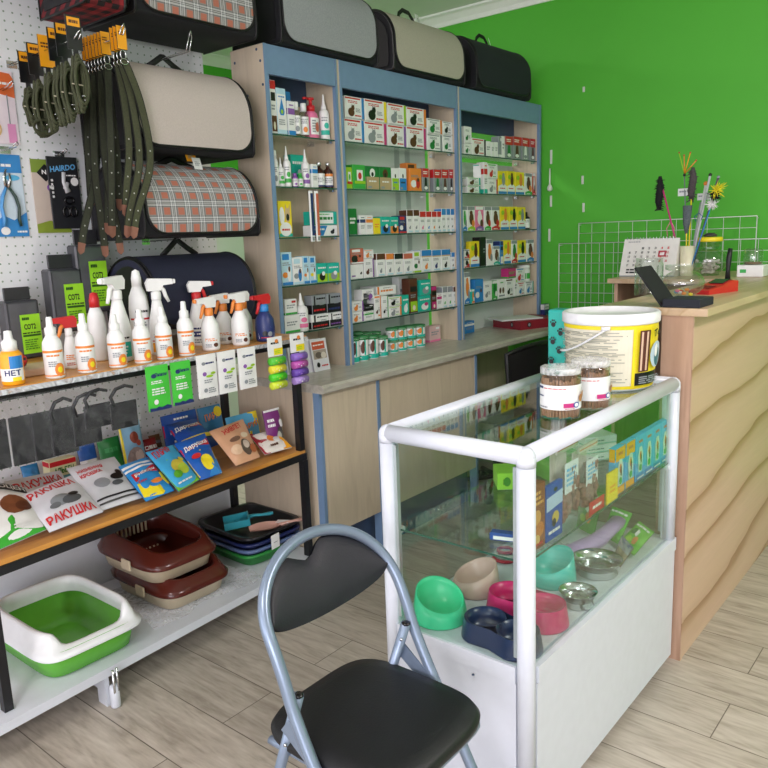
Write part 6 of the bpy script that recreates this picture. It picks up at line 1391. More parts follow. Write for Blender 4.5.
def strap(y, x, pts, lab, w=.0125):
    t = empty('webbing_collar', (x, y, 2.045)); tag(t, lab, 'collar', 'long olive webbing collars on the right hook')
    P = [Vector((dx, dy, dz)) for dx, dy, dz in pts]; Qp = []
    for i in range(len(P)-1):
        for k in range(5): 
            f = k/5; a = P[max(i-1, 0)]; b0 = P[i]; c0 = P[i+1]; d = P[min(i+2, len(P)-1)]
            Qp.append(.5*((2*b0)+(-a+c0)*f+(2*a-5*b0+4*c0-d)*f*f+(-a+3*b0-3*c0+d)*f**3))
    Qp.append(P[-1]); b = MB(); n = len(Qp)
    for s in (1, -1):
        vs = []
        for i, p in enumerate(Qp):
            tt = (Qp[min(i+1, n-1)]-Qp[max(i-1, 0)]).normalized(); side = Vector((0, tt.z, -tt.y)).normalized()*(w if tt.z < 0 else -w)
            side = Vector((.25*w, abs(side.y)*1.0, side.z if side.y > 0 else -side.z))
            for q in (-1, -.78, .78, 1): vs.append(p+side*q*s+Vector((.0012*s, 0, 0)))
        mm = M_olive if int(abs(x)*1000) % 2 else M_olive2; ed = solid('dark_webbing_edge', '#1b1e16', rough=.9)
        b.add(vs, [(4*i+1, 4*i+2, 4*i+6, 4*i+5) for i in range(n-1)], mm); b.add(vs, [(4*i+k, 4*i+k+1, 4*i+k+5, 4*i+k+4) for i in range(n-1) for k in (0, 2)], ed)
    e = b
    for i in range(5):
        j = n-4-i*2
        if j > 0:
            p = Qp[j]; e.lathe([(.0028, 0), (.0016, .0006)], M_chrome, (0, 0, 0), n=8) if 0 else None
            for sx in (1,): e.add([p+Vector((.0022, .0028*math.cos(a), .0028*math.sin(a))) for a in [k*PI/4 for k in range(8)]], [tuple(range(8))], ink('#b8bcb4'))
    b.build('webbing', t)
    p = Qp[-1]; q = Qp[-3]; dr = (p-q).normalized(); sd = Vector((0, -dr.z, dr.y))
    m = MB()
    for s in (1, -1): m.add([p+sd*w*1.05*k+Vector((.0022*s, 0, 0)) for k in (-1, 1)]+[p+dr*.03+sd*w*.9*1+Vector((.0022*s, 0, 0)), p+dr*.04+Vector((.0022*s, 0, 0)), p+dr*.03-sd*w*.9+Vector((.0022*s, 0, 0))], [(0, 1, 2, 3, 4)], M_tan)
    m.build('leather_tip', t)
    c = MB().tube([(.0, .010*math.cos(a), .012+.014*math.sin(a)) for a in [i*2*PI/12 for i in range(12)]], .002, M_chrome, n=5, closed=True)
    c.tube([(.004, .014*math.cos(a), -.01+.009*math.sin(a)) for a in [i*2*PI/12 for i in range(12)]], .0018, M_chrome, n=5, closed=True); c.build('buckle', t)
    tagcard(t, 0, .098, .034, .072, 0, yel=.95)
TIP = [(-2.5, -0.04, -0.419), (-2.48, -0.104, -0.578), (-2.46, -0.032, -0.591), (-2.44, -0.022, -0.514), (-2.42, 0.002, -0.583), (-2.4, 0.007, -0.435), (-2.38, -0.044, -0.526), (-2.325, -0.019, -0.459), (-2.305, -0.031, -0.529), (-2.285, -0.018, -0.533)]
SP = []
for i, (x, dy, dz) in enumerate(TIP):
    bow = (-.02, .005, -.03, .01, -.02, .012, -.01, .02, .045, .07)[i]
    SP.append((1.495, x, [(0, 0, 0), (0, bow*.7+dy*.05, dz*.25), (0, bow+dy*.3, dz*.6), (0, dy*.85+bow*.2, dz*.9), (0, dy, dz)]))
SL = ['rearmost, short', 'with its tip swung to the left', 'hanging lowest', 'third nearest the pegboard', 'curving to the right', 'with tip bent sharply left', 'ending above the others', 'crossing behind the two long loops', 'bowed to the right, inner one', 'bowed to the right, nearest the viewer']
for i, (y, x, p) in enumerate(SP): strap(y, x, p, 'long olive webbing collar with brown leather tip, %s' % SL[i])
# ---------------------------------------------------------------- cards on the pegboard
XC = PX+.006
def pcard(name, y0, y1, z0, z1, body, ops, lab, x=XC, cat='blister pack'):
    b = MB().box(-.004, -(y1-y0)/2, 0, 0, (y1-y0)/2, z1-z0, ink(body), .001); b.art(flatX(0, -(y1-y0)/2, 0, y1-y0, z1-z0), ops); return tag(b.build(name, None, (x, (y0+y1)/2, z0)), lab, cat)
pcard('scissors_card', 1.235, 1.335, 1.81, 2.05, '#ece2e8', [('p', [(0, .72), (1, .64), (1, .9), (.9, .97), (0, 1)], '#e0703c'), ('l', .3, .8, .8, .86, 'W', 1), ('r', .7, .2, .74, .68, 'GR'), ('r', .62, .02, .9, .28, '#e59cc8'), ('e', .25, .2, .16, .1, '#d9b878'), ('e', .25, .2, .1, .06, '#ece2e8'), ('e', .12, .36, .1, .07, '#d9b878'), ('e', .12, .36, .06, .04, '#ece2e8')], 'white and orange card with pink grooming scissors at the left edge')
t = empty('nail_clipper_card', (XC, 1.268, 1.498)); k = MB().box(-.004, -.058, 0, 0, .058, .277, ink('#c8dce8'), .001)
k.art(flatX(0, -.058, 0, .116, .277), [('r', 0, .78, 1, 1, '#2f86c8'), ('l', .15, .84, .7, .9, 'W', 1), ('e', .7, .72, .22, .035, '#58b8e4'), ('p', [(0, 0), (1, 0), (1, .3), (.6, .2), (.3, .26), (0, .16)], '#2f86c8'), ('l', .65, .04, .95, .08, 'W', 1), ('l', .02, .4, .25, .7, 'GR', 6), ('e', .3, .07, .14, .05, 'W')]); k.build('backing_card', t)
k = MB()
for s in (-1, 1):
    k.tube([(.006, s*.006, .165), (.008, s*.022, .135), (.008, s*.03, .1), (.008, s*.026, .06), (.008, s*.03, .035)], [.007, .009, .008, .009, .008], gloss('blue_grip' if s < 0 else 'dark_grip', '#4a90c8' if s < 0 else '#2a4238', .4), n=8, flat=.6)
k.build('clipper_handles', t)
k = MB().tube([(.006, -.004, .165), (.006, -.008, .2), (.006, .002, .228)], [.007, .006, .003], M_chrome, n=8, flat=.5); k.tube([(.006, .004, .165), (.006, .012, .19), (.006, .012, .215)], [.007, .005, .003], M_chrome, n=8, flat=.5); k.build('clipper_blades', t)
tag(t, 'pale blue card with blue and green nail clippers at the left edge', 'blister pack')
pcard('grooming_card', 1.36, 1.487, 1.508, 1.765, '#c9bcb0', [('p', [(0, 0), (1, 0), (1, .06), (.4, .17), (0, .12)], '#8aa038'), ('r', 0, .82, 1, 1, '#7a9438'), ('p', [(.15, .82), (.4, .94), (.65, .82), (.4, .7)], 'K'), ('t', 'N1', .3, .8, .5, .86, 'W'), ('e', .5, .62, .1, .05, 'PU')], 'beige and green card marked N1 behind the black one')
t = empty('hair_thinner_pack', (XC+.008, 1.475, 1.522)); k = MB().box(-.006, -.058, 0, 0, .058, .255, ink('#26282c'), .001)
k.art(flatX(0, -.058, 0, .116, .255), [('t', 'HAIRDO', .08, .78, .92, .86, '#6ab4e8', .05), ('t', 'MINI', .0, .55, .14, .6, 'W'), ('l', .5, .73, .9, .76, 'W', 1), ('e', .84, .66, .13, .06, 'W'), ('l', .06, .42, .14, .7, 'W', 5)]); k.build('backing_card', t)
k = MB().tube([(.004, .0, .2), (.004, -.004, .165), (.004, .01, .13)], [.008, .007, .012], gloss('pale_metal', '#d0d4d6', .3), n=8, flat=.5); k.tube([(.004, .012, .165), (.004, .0, .14)], [.006, .01], gloss('pale_metal', '#d0d4d6'), n=8, flat=.5)
k.tube([(.004, .01+.018*math.cos(a), .1+.012*math.sin(a)) for a in [i*PI/6 for i in range(12)]], .004, gloss('black_ring', '#101114'), n=6, closed=True)
for s in (-1, 1): k.tube([(.004, .008+s*.014+.012*math.cos(a), .06+.017*math.sin(a)) for a in [i*PI/6 for i in range(12)]], .004, gloss('black_ring', '#101114'), n=6, closed=True)
k.build('mini_clipper', t); tag(t, 'black pack with small silver clipper and pale blue lettering', 'blister pack')
# ---------------------------------------------------------------- folding chair
M_tube = solid('silver_blue_paint', '#8494a8', rough=.3, metal=.45, nz=.03); M_pu = solid('black_vinyl', '#0d0f12', rough=.5, nz=.08, scale=40, bump=.25, bscale=250)
M_vb = solid('navy_black_vinyl', '#11131d', rough=.48, nz=.06, scale=40, bump=.2, bscale=250)
t = empty('folding_chair', (-.95, 1.07, 0)); tag(t, 'folding chair with black seat and silver blue tube frame in front of the case', 'chair')
def HP(name, mb, par=t):
    o = mb.build(name, par); o.location = -Vector(t.location) if par is t else (0, 0, 0); return o
YN, YF_ = .878, 1.262; rT = .0125
def sx(z): return -.69-.53*z
# hoop: foot - side - arch - side - foot
side = [(sx(.012), .012), (sx(.2), .2), (sx(.4), .4), (sx(.55), .55), (-1.005, .62), (-1.03, .68)]
hp = [(x, YN-.0, z) for x, z in side]
yc = (YN+YF_)/2; hw = (YF_-YN)/2
for i in range(1, 16):
    a = PI-PI*i/16; z = .68+.148*math.sin(a)**.9; x = -1.03-(z-.68)*.62
    hp.append((x, yc+hw*math.cos(a)*(1.0), z))
hp += [(x, YF_, z) for x, z in side[::-1]]
def smooth(P, it=2):
    P = [Vector(p) for p in P]
    for _ in range(it):
        Q_ = [P[0]]
        for i in range(len(P)-1): Q_ += [P[i]*.75+P[i+1]*.25, P[i]*.25+P[i+1]*.75]
        P = Q_+[P[-1]]
    return P
HP('front_hoop', MB().tube(smooth(hp), rT, M_tube, n=14))
# rear leg frame
rl = lambda z: -1.0-.36*(.566-z)
for nm, yy, s in (('rear_leg', YN+.022, -1), ('rear_leg', YF_-.022, 1)):
    b = MB().tube([(rl(.585), yy-s*-.0, .585), (rl(.3), yy, .3), (rl(.012), yy, .012)], .0115, M_tube, n=12); l = HP(nm, b)
    c = MB().lathe([(.0105, 0), (.0105, .004)], gloss('black_cap', '#0c0c0e'), (rl(.585), yy, .584), n=12); HP('end_cap', c, l)
    r = MB()
    for z in (.55, .47): r.T = Matrix.Translation((rl(z)+.008, yy+(-.012 if s < 0 else -.012), z)) @ Matrix.Rotation(PI/2, 4, 'X'); r.lathe([(.0045, 0), (.003, .003)], M_chrome, n=8)
    r.T = None; HP('rivet', r, l)
HP('cross_bar', MB().tube([(rl(.13), YN+.022, .13), (rl(.13), YF_-.022, .13)], .009, M_tube, n=10))
HP('cross_bar', MB().tube([(sx(.2), YN, .2), (sx(.2), YF_, .2)], .009, M_tube, n=10))
for yy, s in ((YN+.011, -1), (YF_-.011, 1)):
    b = MB(); pl = [(rl(.53), .53), (rl(.50)-.012, .5), (sx(.44)-.012, .43), (sx(.44)+.006, .44), (sx(.46), .468)]
    b.prism(pl, lambda a, c: (a, yy-.0015, c), lambda a, c: (a, yy+.0015, c), M_tube); br = HP('side_bracket', b)
# seat and its frame
b = MB(); hx, hy = .186, .175; cx, cy = -.944, 1.068
loft(b, [(hx-.012, hy-.012, .445, 4.2, 0), (hx, hy, .45, 4.2, 0), (hx+.002, hy+.002, .462, 4.2, 0), (hx-.006, hy-.006, .475, 4.2, 0), (hx-.04, hy-.04, .481, 4, 0), (hx*.5, hy*.5, .482, 4, 0), (.0001, .0001, .482, 4, 0)], M_pu, n=64)
o = HP('seat', b); o.location = (cx+.95, cy-1.07, 0)
b = MB().tube(smooth([(cx-hx+.03, cy-hy+.02, .436), (cx+hx-.04, cy-hy+.02, .436), (cx+hx-.018, cy-hy+.05, .436), (cx+hx-.018, cy+hy-.05, .436), (cx+hx-.04, cy+hy-.02, .436), (cx-hx+.03, cy+hy-.02, .436)], 2), .0095, M_tube, n=10); HP('seat_frame', b)
for yy in (YN+.008, YF_-.008):
    b = MB().tube([(sx(.44), yy-.006 if yy < 1 else yy+.006, .44), (sx(.44)+.0, yy+.012 if yy < 1 else yy-.012, .438)], .006, M_chrome, n=8); HP('seat_bolt', b)
# backrest: leaf shape following the hoop, with a dip in the upper edge
b = MB(); NU = 26; NVb = 8
def backS(u, v, off):
    a = PI*(1-u); yy = yc+hw*.93*math.cos(a)
    st = math.sin(a)
    top = .68+.148*max(0, st)**.9*.93-.002; top -= .036*math.exp(-((u-.47)/.075)**2)
    bot = .725-.046*max(0, st)**.6
    top = max(top, bot+.002); z = bot+(top-bot)*v; x = -1.03-(z-.68)*.62
    curve = -.028*st
    return Vector((x+curve*.6+off*.86, yy, z+off*.53))
def padS(u, v, s): 
    e = (math.sin(PI*min(1, max(0, u)))**.3)*(math.sin(PI*min(1, max(0, v)))**.4); return backS(u, v, s*(.004+.008*e))
b.surf(lambda u, v: padS(u, v, 1), NU, NVb, M_vb); b.surf(lambda u, v: padS(1-u, v, -1), NU, NVb, M_vb)
HP('backrest', b)
# ---------------------------------------------------------------- office chair behind the case
t = empty('office_chair', (-1.95, 3.6, 0)); tag(t, 'black mesh backed office chair behind the worktop, half hidden', 'chair')
k = MB(); NB = 14
def ob(u, v, s): return Vector((.0+.04*math.sin(PI*u)-.02*v+.004*s, -.24+.48*u, .56+.3*v-.03*(2*u-1)**2*v))
k.surf(lambda u, v: ob(u, v, 1), NB, 6, M_mesh); k.surf(lambda u, v: ob(1-u, v, -1), NB, 6, M_mesh)
k.tube([ob(u, v, 0) for u, v in [(i/10, 1) for i in range(11)]+[(1, 1-i/5) for i in range(1, 6)]+[(1-i/10, 0) for i in range(1, 11)]+[(0, i/5) for i in range(1, 5)]], .013, M_black, n=8, closed=True); k.build('backrest', t)
MB().box(-.42, -.22, .44, -.02, .22, .5, M_blk, .02).build('seat', t)
MB().tube([(.03, 0, .6), (.05, 0, .47), (-.1, 0, .42)], .018, M_black, n=8).build('back_support', t)
MB().lathe([(.03, .09), (.03, .25), (.02, .25), (.02, .438)], M_black, (-.22, 0, 0), n=14).build('gas_lift', t)
k = MB()
for i in range(5): a = i*2*PI/5; k.tube([(-.22, 0, .085), (-.22+.24*math.cos(a), .24*math.sin(a), .06)], .014, M_black, n=8)
k.build('star_base', t)
for i in range(5): a = i*2*PI/5; MB().lathe([(.02, .002), (.026, .012), (.026, .04), (.01, .05)], M_black, (-.22+.24*math.cos(a), .24*math.sin(a), 0), n=12).build('castor', t)
# ---------------------------------------------------------------- worktop papers
for i in range(6):
    o = MB().box(-.0012, -.05, 0, .0012, .05, .145, ink('#dfe0e6')); o2 = o
    if i == 5: o.art(flatX(.0012, -.05, 0, .1, .145), [('r', .08, .68, .86, .92, '#c8583c'), ('l', .14, .78, .8, .85, 'W', 1), ('r', .1, .38, .9, .66, '#a89c90'), ('e', .4, .5, .2, .1, '#6a6058'), ('e', .7, .48, .16, .1, '#d8d0c4'), ('e', .3, .2, .1, .08, 'K'), ('l', .5, .12, .9, .2, 'R', 1)])
    q = o.build('leaflet', None, (-2.43+i*.012, 2.30+.024*i, ZW+.0012)); q.rotation_euler = (0, -.16, -.12+.02*i)
    tag(q, 'leaflet with orange heading and cat photo, front of the leaflets' if i == 5 else 'plain white leaflet in the fanned stack behind the orange one', 'leaflet', None if i == 5 else 'white leaflets fanned on the worktop')
t = empty('ring_binder', (-2.33, 4.22, ZW+.0005), -.35); tag(t, 'dark red ring binder lying on the worktop by the green wall', 'binder')
k = MB().box(-.13, -.16, 0, .13, .16, .003, ink('#8a2230')); k.box(-.13, -.16, .052, .13, .16, .055, ink('#8a2230')); k.build('covers', t)
k = MB().box(.127, -.16, .003, .13, .16, .052, ink('#8a2230')); k.box(-.13, -.16, .003, .127, -.157, .052, ink('#8a2230')); k.art(flatX(.13, -.16, 0, .32, .055), [('e', .22, .5, .05, .3, 'K'), ('e', .22, .5, .03, .18, 'GR')]); k.art(flatY(-.16, -.13, 0, .26, .055), [('e', .7, .5, .05, .3, 'K'), ('e', .7, .5, .03, .18, 'GR')]); k.build('spine', t)
MB().box(-.12, -.15, .0035, .12, .15, .04, ink('W')).build('papers', t)
k = MB()
for i in range(5): k.box(-.1, -.14, i*.0016, .1, .14, i*.0016+.0012, ink('W'))
tag(k.build('paper_stack', None, (-2.36, 4.13, ZW+.057), -.55), 'loose white papers lying on the red binder', 'paper')
tag(MB().box(-.07, -.1, 0, .07, .1, .006, ink('#5a5e5c')).build('notebook', None, (-2.21, 4.36, ZW+.0005), -.2), 'thin grey notebook at the far end of the worktop', 'notebook')
o = carton('small_navy_box', .06, .03, .12, 'NV', [('r', 0, .72, 1, 1, '#dfe0dc'), ('l', .1, .8, .9, .92, 'GR', 1), ('e', .5, .42, .14, .08, 'GR'), ('r', .1, .04, .9, .1, 'W')], -2.3, 4.435, ZW+.0005); tag(o, 'small navy and white box standing on the worktop against the green wall', 'box')
# blue and red striped packs hanging in the left cabinet
for i, (c, yy) in enumerate((('NV', 2.398), ('RD', 2.432))):
    k = MB().box(-.004, -.011, -.215, .004, .011, 0, ink('W'), .002); k.art(flatX(.004, -.011, -.215, .022, .215), [('r', .25, .12, .95, .95, c), ('r', .2, .02, .8, .1, 'GR')]); tag(k.build('collar_tube', None, (-2.364, yy, 1.655)), 'thin %s striped packet hanging in front of the left cabinet shelves' % ('blue', 'red')[i], 'packet')
# ---------------------------------------------------------------- things on the counters
ZD = 1.1975
t = empty('desk_calendar', (-1.45, 3.93, ZD)); tag(t, 'white tent calendar with month grid standing on the raised desk', 'calendar')
k = MB()
def calF(u, v, q): return Vector((-.155+.285*u+.012*(1-abs(2*u-1))*0+(.02*(1-u) if 0 else 0)+.01*v, -.03+.045*v-.0004*q, .192*v))
k.add([calF(0, 0, 0), calF(1, 0, 0), calF(1, 1, 0), calF(0, 1, 0), (-.155, .06, 0), (.13, .06, 0)], [(0, 1, 2, 3), (3, 2, 5, 4), (0, 3, 4), (1, 5, 2)], ink('#e4e4de'))
ops = [('r', 0, .0, 1, .03, 'GR'), ('l', .08, .9, .3, .94, 'GR', 1), ('r', .66, .52, .8, .68, '#a83848'), ('r', .69, .56, .77, .64, 'W'), ('l', .12, .08, .45, .22, 'K', 2), ('e', .42, .16, .02, .03, 'R')]
for r in range(5):
    for c in range(7):
        if r == 4 and c > 2: continue
        n_ = r*7+c-1
        if 0 < n_ <= 31: ops.append(('t', str(n_), .12+c*.115, .72-r*.11, .16+c*.115, .78-r*.11, '#6a6c6a' if c < 5 else 'R'))
k.art(calF, ops); k.build('calendar_card', t)
k = MB()
for i in range(15): k.box(-.13+i*.017, .008, .187, -.127+i*.017, .022, .2, M_chrome)
k.build('ring_binding', t)
GLS = glassy('bowl_glass', '#eef4f0', .95, .11)
def globe(name, x, y, r, h, lab, cat, neck=.6):
    t = empty(name, (x, y, ZD)); tag(t, lab, cat); p = [(r*.55, 0), (r*.6, .002)]
    for i in range(1, 12): a = -PI/2*.75+PI*.72*i/11; p.append((r*math.cos(a), h*.42+h*.42*math.sin(a)))
    p += [(r*neck, h*.86), (r*neck, h)]
    MB().lathe(p, GLS, n=36, cap=True if 0 else False).build('glass_bowl', t); MB().lathe([(0, .001), (r*.58, .001)], GLS, n=30, cap=False).build('glass_base', t); return t
t = globe('glass_sweet_jar', -.915, 2.80, .075, .115, 'round clear glass bowl holding colourful sweets on the counter', 'glass bowl', .8)
cs = ['Y', 'PK', 'OR', 'W', 'SK', 'R']; rr = random.Random(2)
for i in range(9):
    a = rr.uniform(0, 6.28); q = rr.uniform(0, .035)
    k = MB().lathe([(.0, 0), (.007, .002), (.009, .006), (.007, .01), (0, .012)], ink(cs[i % 6]), n=8); tag(k.build('wrapped_sweet', None, (-.915+q*math.cos(a), 2.80+q*math.sin(a), ZD+.004+.002*i)), 'small wrapped sweet inside the round glass bowl', 'sweet', 'wrapped sweets in the glass bowl')
t = empty('glass_tumbler', (-1.045, 2.82, ZD)); tag(t, 'tall clear ribbed glass jar beside the round sweet bowl', 'glass jar')
MB().lathe([(.048, 0), (.05, .003), (.05, .115), (.046, .125), (.046, .135), (.049, .138)], GLS, n=32, cap=False).build('glass_body', t)
k = MB()
for i in range(10): a = i*2*PI/10; k.tube([(.0505*math.cos(a), .0505*math.sin(a), .01), (.0505*math.cos(a), .0505*math.sin(a), .11)], .0022, GLS, n=6)
k.build('ribs', t)
t = globe('fish_bowl', -1.19, 4.03, .085, .17, 'round glass jar of white shells with a yellow lid on the raised desk', 'glass jar', .6)
sm = solid('white_shells', '#d8d0c8', rough=.6, nz=.2, scale=60); k = MB(); rr = random.Random(9)
for i in range(70):
    a = rr.uniform(0, 6.28); z = rr.uniform(.012, .075); q = rr.uniform(0, .062)*min(1, .5+z*7); s = rr.uniform(.008, .014)
    k.lathe([(0, -s*.6), (s*.8, -s*.3), (s, 0), (s*.5, s*.5), (0, s*.7)], sm, (q*math.cos(a), q*math.sin(a), z), n=7)
k.build('shells', t)['kind'] = 'stuff'
k = MB().lathe([(.058, .168), (.06, .17), (.06, .186), (.055, .19), (0, .19)], ink('Y'), n=30); k.build('lid', t)
tag(MB().lathe([(.0, 0), (.03, .001), (.034, .008), (.02, .018), (0, .02)], gloss('dark_stone', '#3a3a38', .6), n=14).build('dark_pouch', None, (-1.19, 4.03, ZD+.191)), 'small dark object lying on the yellow jar lid', 'pouch')
t = empty('teaser_holder', (-1.28, 3.97, ZD)); tag(t, 'cream plastic cup holding the cat teaser wands', 'cup'); MB().lathe([(.028, 0), (.03, .004), (.036, .15), (.033, .15), (.027, .01), (0, .009)], gloss('cream_plastic', '#e3dfc0', .4), n=24).build('cup_body', t)
def wand(name, lab, p0, p1, col, parts, r=.003):
    t = empty(name, p0); tag(t, lab, 'cat toy', 'cat teaser wands in the cream cup'); P0 = Vector(p0); d = Vector(p1)-P0
    MB().tube([(0, 0, 0), d], r, ink(col), n=8).build('rod', t)
    for nm, kind, q, sz, c in parts:
        k = MB(); rr = random.Random(int(sz*1e4)+len(nm)); c0 = d*q
        m = solid('fluff_'+HX.get(c, c).strip('#'), HX.get(c, c), rough=.95, nz=.3, scale=200)
        if kind == 'boa':
            for i in range(90):
                f = rr.random(); pt = c0+Vector((rr.uniform(-.004, .004), 0, -f*sz)); a = rr.uniform(0, 6.28); L2 = rr.uniform(.018, .03)
                e = Vector((math.cos(a), math.sin(a)*.7, rr.uniform(-.7, .3)))*L2; k.tube([pt, pt+e*.6, pt+e], [.004, .003, .0008], m, n=4)
            k.tube([c0+Vector((0, 0, .01)), c0+Vector((.004, 0, -sz*.3)), c0+Vector((-.004, 0, -sz*.7)), c0+Vector((0, 0, -sz))], [.008, .019, .018, .01], m, n=10)
        elif kind == 'tuft':
            for i in range(50):
                e = Vector((rr.uniform(-.6, 1), rr.uniform(-.8, .8), rr.uniform(-.7, .7))).normalized()*sz*rr.uniform(.5, 1); k.tube([c0, c0+e*.5, c0+e], [.003, .0025, .0006], m, n=4)
        elif kind == 'card':
            k.box(c0.x-sz, c0.y-.001, c0.z-sz*.6, c0.x+sz, c0.y+.001, c0.z+sz*.5, ink(c)); k.art(flatY(c0.y-.001, c0.x-sz, c0.z-sz*.6, sz*2, sz*1.1), [('l', .1, .4, .6, .8, 'GR', 1)])
        elif kind == 'bead': k.lathe([(0, -sz), (sz*.8, -sz*.6), (sz, 0), (sz*.8, sz*.6), (0, sz)], ink(c), tuple(c0), n=12)
        elif kind == 'brush':
            k.tube([c0+Vector((0, 0, -sz)), c0+Vector((0, 0, -sz*.3)), c0+Vector((.002, 0, sz))], [.006, .018, .024], m, n=10)
        elif kind == 'ribbon':
            for s in (-1, 1): k.tube([c0, c0+Vector((s*.02, 0, -sz*.4)), c0+Vector((s*.012, 0, -sz))], .004, m, n=6, flat=.4)
        k.build(nm, t)
cup = (-1.31, 4.02, ZD+.012)
def cp(dx, dy=0): return (-1.28+dx, 3.97+dy, ZD+.012)
wand('cat_teaser', 'pink teaser wand with a black feather boa, leftmost in the cup', cp(-.012), (-1.44, 4.0, 1.69), 'MG', [('feather_boa', 'boa', 1., .16, 'K'), ('pink_ribbon', 'ribbon', .55, .09, 'PK')], .0045)
wand('cat_teaser', 'teaser wand topped by four orange tipped stalks', cp(0, .01), (-1.335, 4.05, 1.70), 'GR', [('black_grip', 'bead', 1., .008, 'K'), ('price_card', 'card', .83, .034, 'W')])
for i, (dx, dz, c) in enumerate(((-.03, .105, 'LM'), (-.005, .09, 'OR'), (.025, .10, 'GO'), (.055, .06, 'OR'))):
    k = MB().tube([(-1.335, 4.05, 1.705), (-1.335+dx, 4.05, 1.705+dz)], .0028, ink(c), n=6); k.lathe([(0, -.006), (.006, 0), (0, .006)], ink('#b8502c'), (-1.335+dx, 4.05, 1.707+dz), n=8)
    par = [o for o in COL.objects if o.name.startswith('cat_teaser') and o.parent is None][-1]; o = k.build('stalk', par); o.location = -Vector(par.location)
wand('cat_teaser', 'teaser wand with a tall dark grey fluffy tail', cp(.008, -.008), (-1.275, 3.99, 1.72), 'Y', [('fluffy_tail', 'boa', 1., .15, '#4a4446')])
wand('cat_teaser', 'teaser wand with an orange and white wrapped end', cp(.012, .012), (-1.225, 4.04, 1.65), 'W', [('wrapped_end', 'bead', 1., .012, 'OR'), ('white_card', 'card', .86, .03, '#d8dcda')], .006)
wand('cat_teaser', 'white teaser wand with a dark bead tip', cp(.014), (-1.2, 4.02, 1.69), '#c8ccd0', [('bead_tip', 'bead', 1., .009, 'K')], .006)
wand('cat_teaser', 'dark teaser wand leaning furthest to the right', cp(.018, .006), (-1.155, 4.0, 1.675), '#5a5c5e', [('bead_tip', 'bead', 1., .008, 'GR')], .006)
wand('cat_teaser', 'teaser wand with yellow black and white feathers', cp(.016, -.012), (-1.17, 3.96, 1.545), 'B', [('white_feathers', 'tuft', 1., .045, 'W'), ('dark_feathers', 'tuft', 1.12, .045, 'K'), ('yellow_feathers', 'tuft', 1.2, .06, 'Y')])
wand('cat_teaser', 'short teaser wand with a dark grey brush head', cp(.002, -.014), (-1.29, 3.97, 1.52), 'Y', [('brush_head', 'brush', .86, .07, '#5a6468')])
wand('cat_teaser', 'thin blue and grey teaser wand in the middle of the cup', cp(.01, 0), (-1.235, 4.0, 1.56), 'GR', [('blue_ribbon', 'ribbon', .85, .04, 'DB')])
# white box with a small jar
t = empty('white_tray', (-.965, 3.95, ZD)); tag(t, 'low white box with green sticker holding a small glass jar', 'box')
k = MB().box(-.058, -.05, 0, .058, .05, .056, ink('W'), .003); k.art(flatY(-.05, -.058, 0, .116, .056), [('r', .12, .35, .36, .65, '#2fae4a')]); k.build('box_body', t)
t = empty('glass_tumbler', (-.965, 3.95, ZD+.0565)); tag(t, 'small glass jar with brown bits standing on the low white box', 'glass jar'); MB().lathe([(.04, 0), (.042, .003), (.042, .07), (.036, .076)], GLS, n=28, cap=False).build('glass_body', t); MB().lathe([(.0, .002), (.038, .002), (.036, .012), (0, .014)], gloss('brown_bits', '#8a7058', .8), n=20).build('contents', t)
t = empty('scanner_stand', (-.94, 3.45, ZD)); tag(t, 'slim black stand with a round foot beside the red terminal', 'stand')
MB().lathe([(.034, 0), (.036, .006), (.028, .014), (.01, .02)], M_black, n=20).build('foot', t); MB().tube([(0, 0, .015), (0, 0, .06), (.002, 0, .11), (.006, 0, .15)], [.012, .009, .012, .009], M_black, n=12).build('stem', t)
t = empty('card_terminal', (-.865, 3.0, ZD), -.25); tag(t, 'red card payment terminal lying on the counter', 'card terminal')
k = MB(); rm = gloss('red_plastic', '#c8242a', .35)
pr = [(-.1, .0), (.1, 0), (.1, .016), (.02, .024), (-.06, .044), (-.1, .04)]
k.prism(pr, lambda a, b: (a*.35-.0+.0, 0, 0) if 0 else (-.04, -a, b), lambda a, b: (.04, -a, b), rm); k.build('body', t)
k = MB(); k.T = Matrix.Translation((0, .045, .053)) @ Matrix.Rotation(-.0, 4, 'X')
k = MB().box(-.028, .0, .0, .028, .05, .002, gloss('screen_glass', '#30343a', .15)); o = k.build('screen', t); o.location = (0, .01, .034); o.rotation_euler = (.24, 0, 0)
k = MB()
for i in range(3):
    for j in range(4): k.box(-.024+i*.018, j*.014, 0, -.012+i*.018, j*.014+.009, .0025, ink('#7a2226'))
o = k.build('keypad', t); o.location = (0, -.075, .0195); o.rotation_euler = (.13, 0, 0); o['kind'] = 'stuff'
t = empty('open_black_case', (-.79, 2.475, ZD)); tag(t, 'open black flat case with its lid tilted up, at the counter corner', 'case')
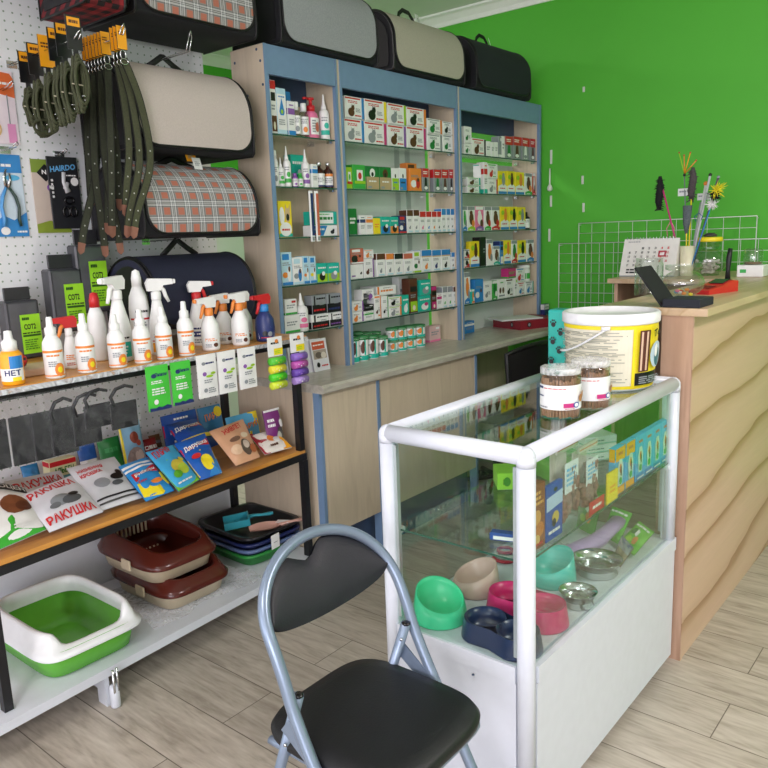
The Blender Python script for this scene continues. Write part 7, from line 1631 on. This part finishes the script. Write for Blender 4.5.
nb = gloss('navy_black_card', '#1d212c', .8); k = MB().box(-.06, -.06, 0, .055, .08, .026, nb, .002); k.build('case_base', t)
k = MB().prism([(-.064, .0), (-.0605, .004), (-.15, .125), (-.154, .122)], lambda a, b: (a, -.06, b), lambda a, b: (a, .08, b), gloss('matt_black_card', '#17191b', .9)); k.build('case_lid', t)
# ---------------------------------------------------------------- wire grids and marks on the green wall
def grid(xa, xb, za, zb, y, nx, nz_, lab):
    k = MB(); m = solid('white_wire', '#dfe5df', rough=.35)
    for i in range(nx+1): x = xa+(xb-xa)*i/nx; k.tube([(x, y, za), (x, y, zb)], .0028 if i in (0, nx) else .0016, m, n=5)
    for i in range(nz_+1): z = za+(zb-za)*i/nz_; k.tube([(xa, y-.003, z), (xb, y-.003, z)], .0028 if i in (0, nz_) else .0016, m, n=5)
    for (x, z) in ((xa, zb), (xb, zb), (xa, za), (xb, za)): k.tube([(x, y, z-.01), (x, YB-.001, z-.01)], .0025, m, n=5)
    return tag(k.build('wire_grid'), lab, 'wire grid', None)
grid(-2.095, -1.08, .88, 1.485, 4.455, 12, 10, 'white wire grid on the green wall, upper one behind the wands')
grid(-2.215, -.35, .82, 1.365, 4.43, 21, 9, 'white wire grid on the green wall, lower and wider one')
wm = ink('#d9ded4')
for i, (x, z, h) in enumerate(((-2.088, 2.27, .03), (-2.088, 1.745, .05), (-2.08, 1.58, .055), (-2.3, 1.9, .085), (-2.3, 1.63, .07), (-2.31, 1.42, .08))):
    o = MB().box(x-.007, YB-.006, z-h/2, x+.007, YB-.0005, z+h/2, wm, .001).build('wall_anchor'); tag(o, ('small white mark on the green wall, highest one', 'small white strip on the green wall above the grids', 'small white strip just above the wire grid corner', 'white strip on the green wall beside the cabinet top', 'white strip beside the cabinet, middle of three', 'white strip beside the cabinet, lowest of three')[i], 'wall strip')
o = MB().lathe([(0, 0), (.014, .006), (.018, .018), (.012, .034), (.005, .045), (.005, .14)], wm, (0, 0, 0), n=12); tag(o.build('wall_hook', None, (-2.3, YB-.02, 1.69)), 'white spoon shaped hook on the green wall beside the cabinet', 'hook')
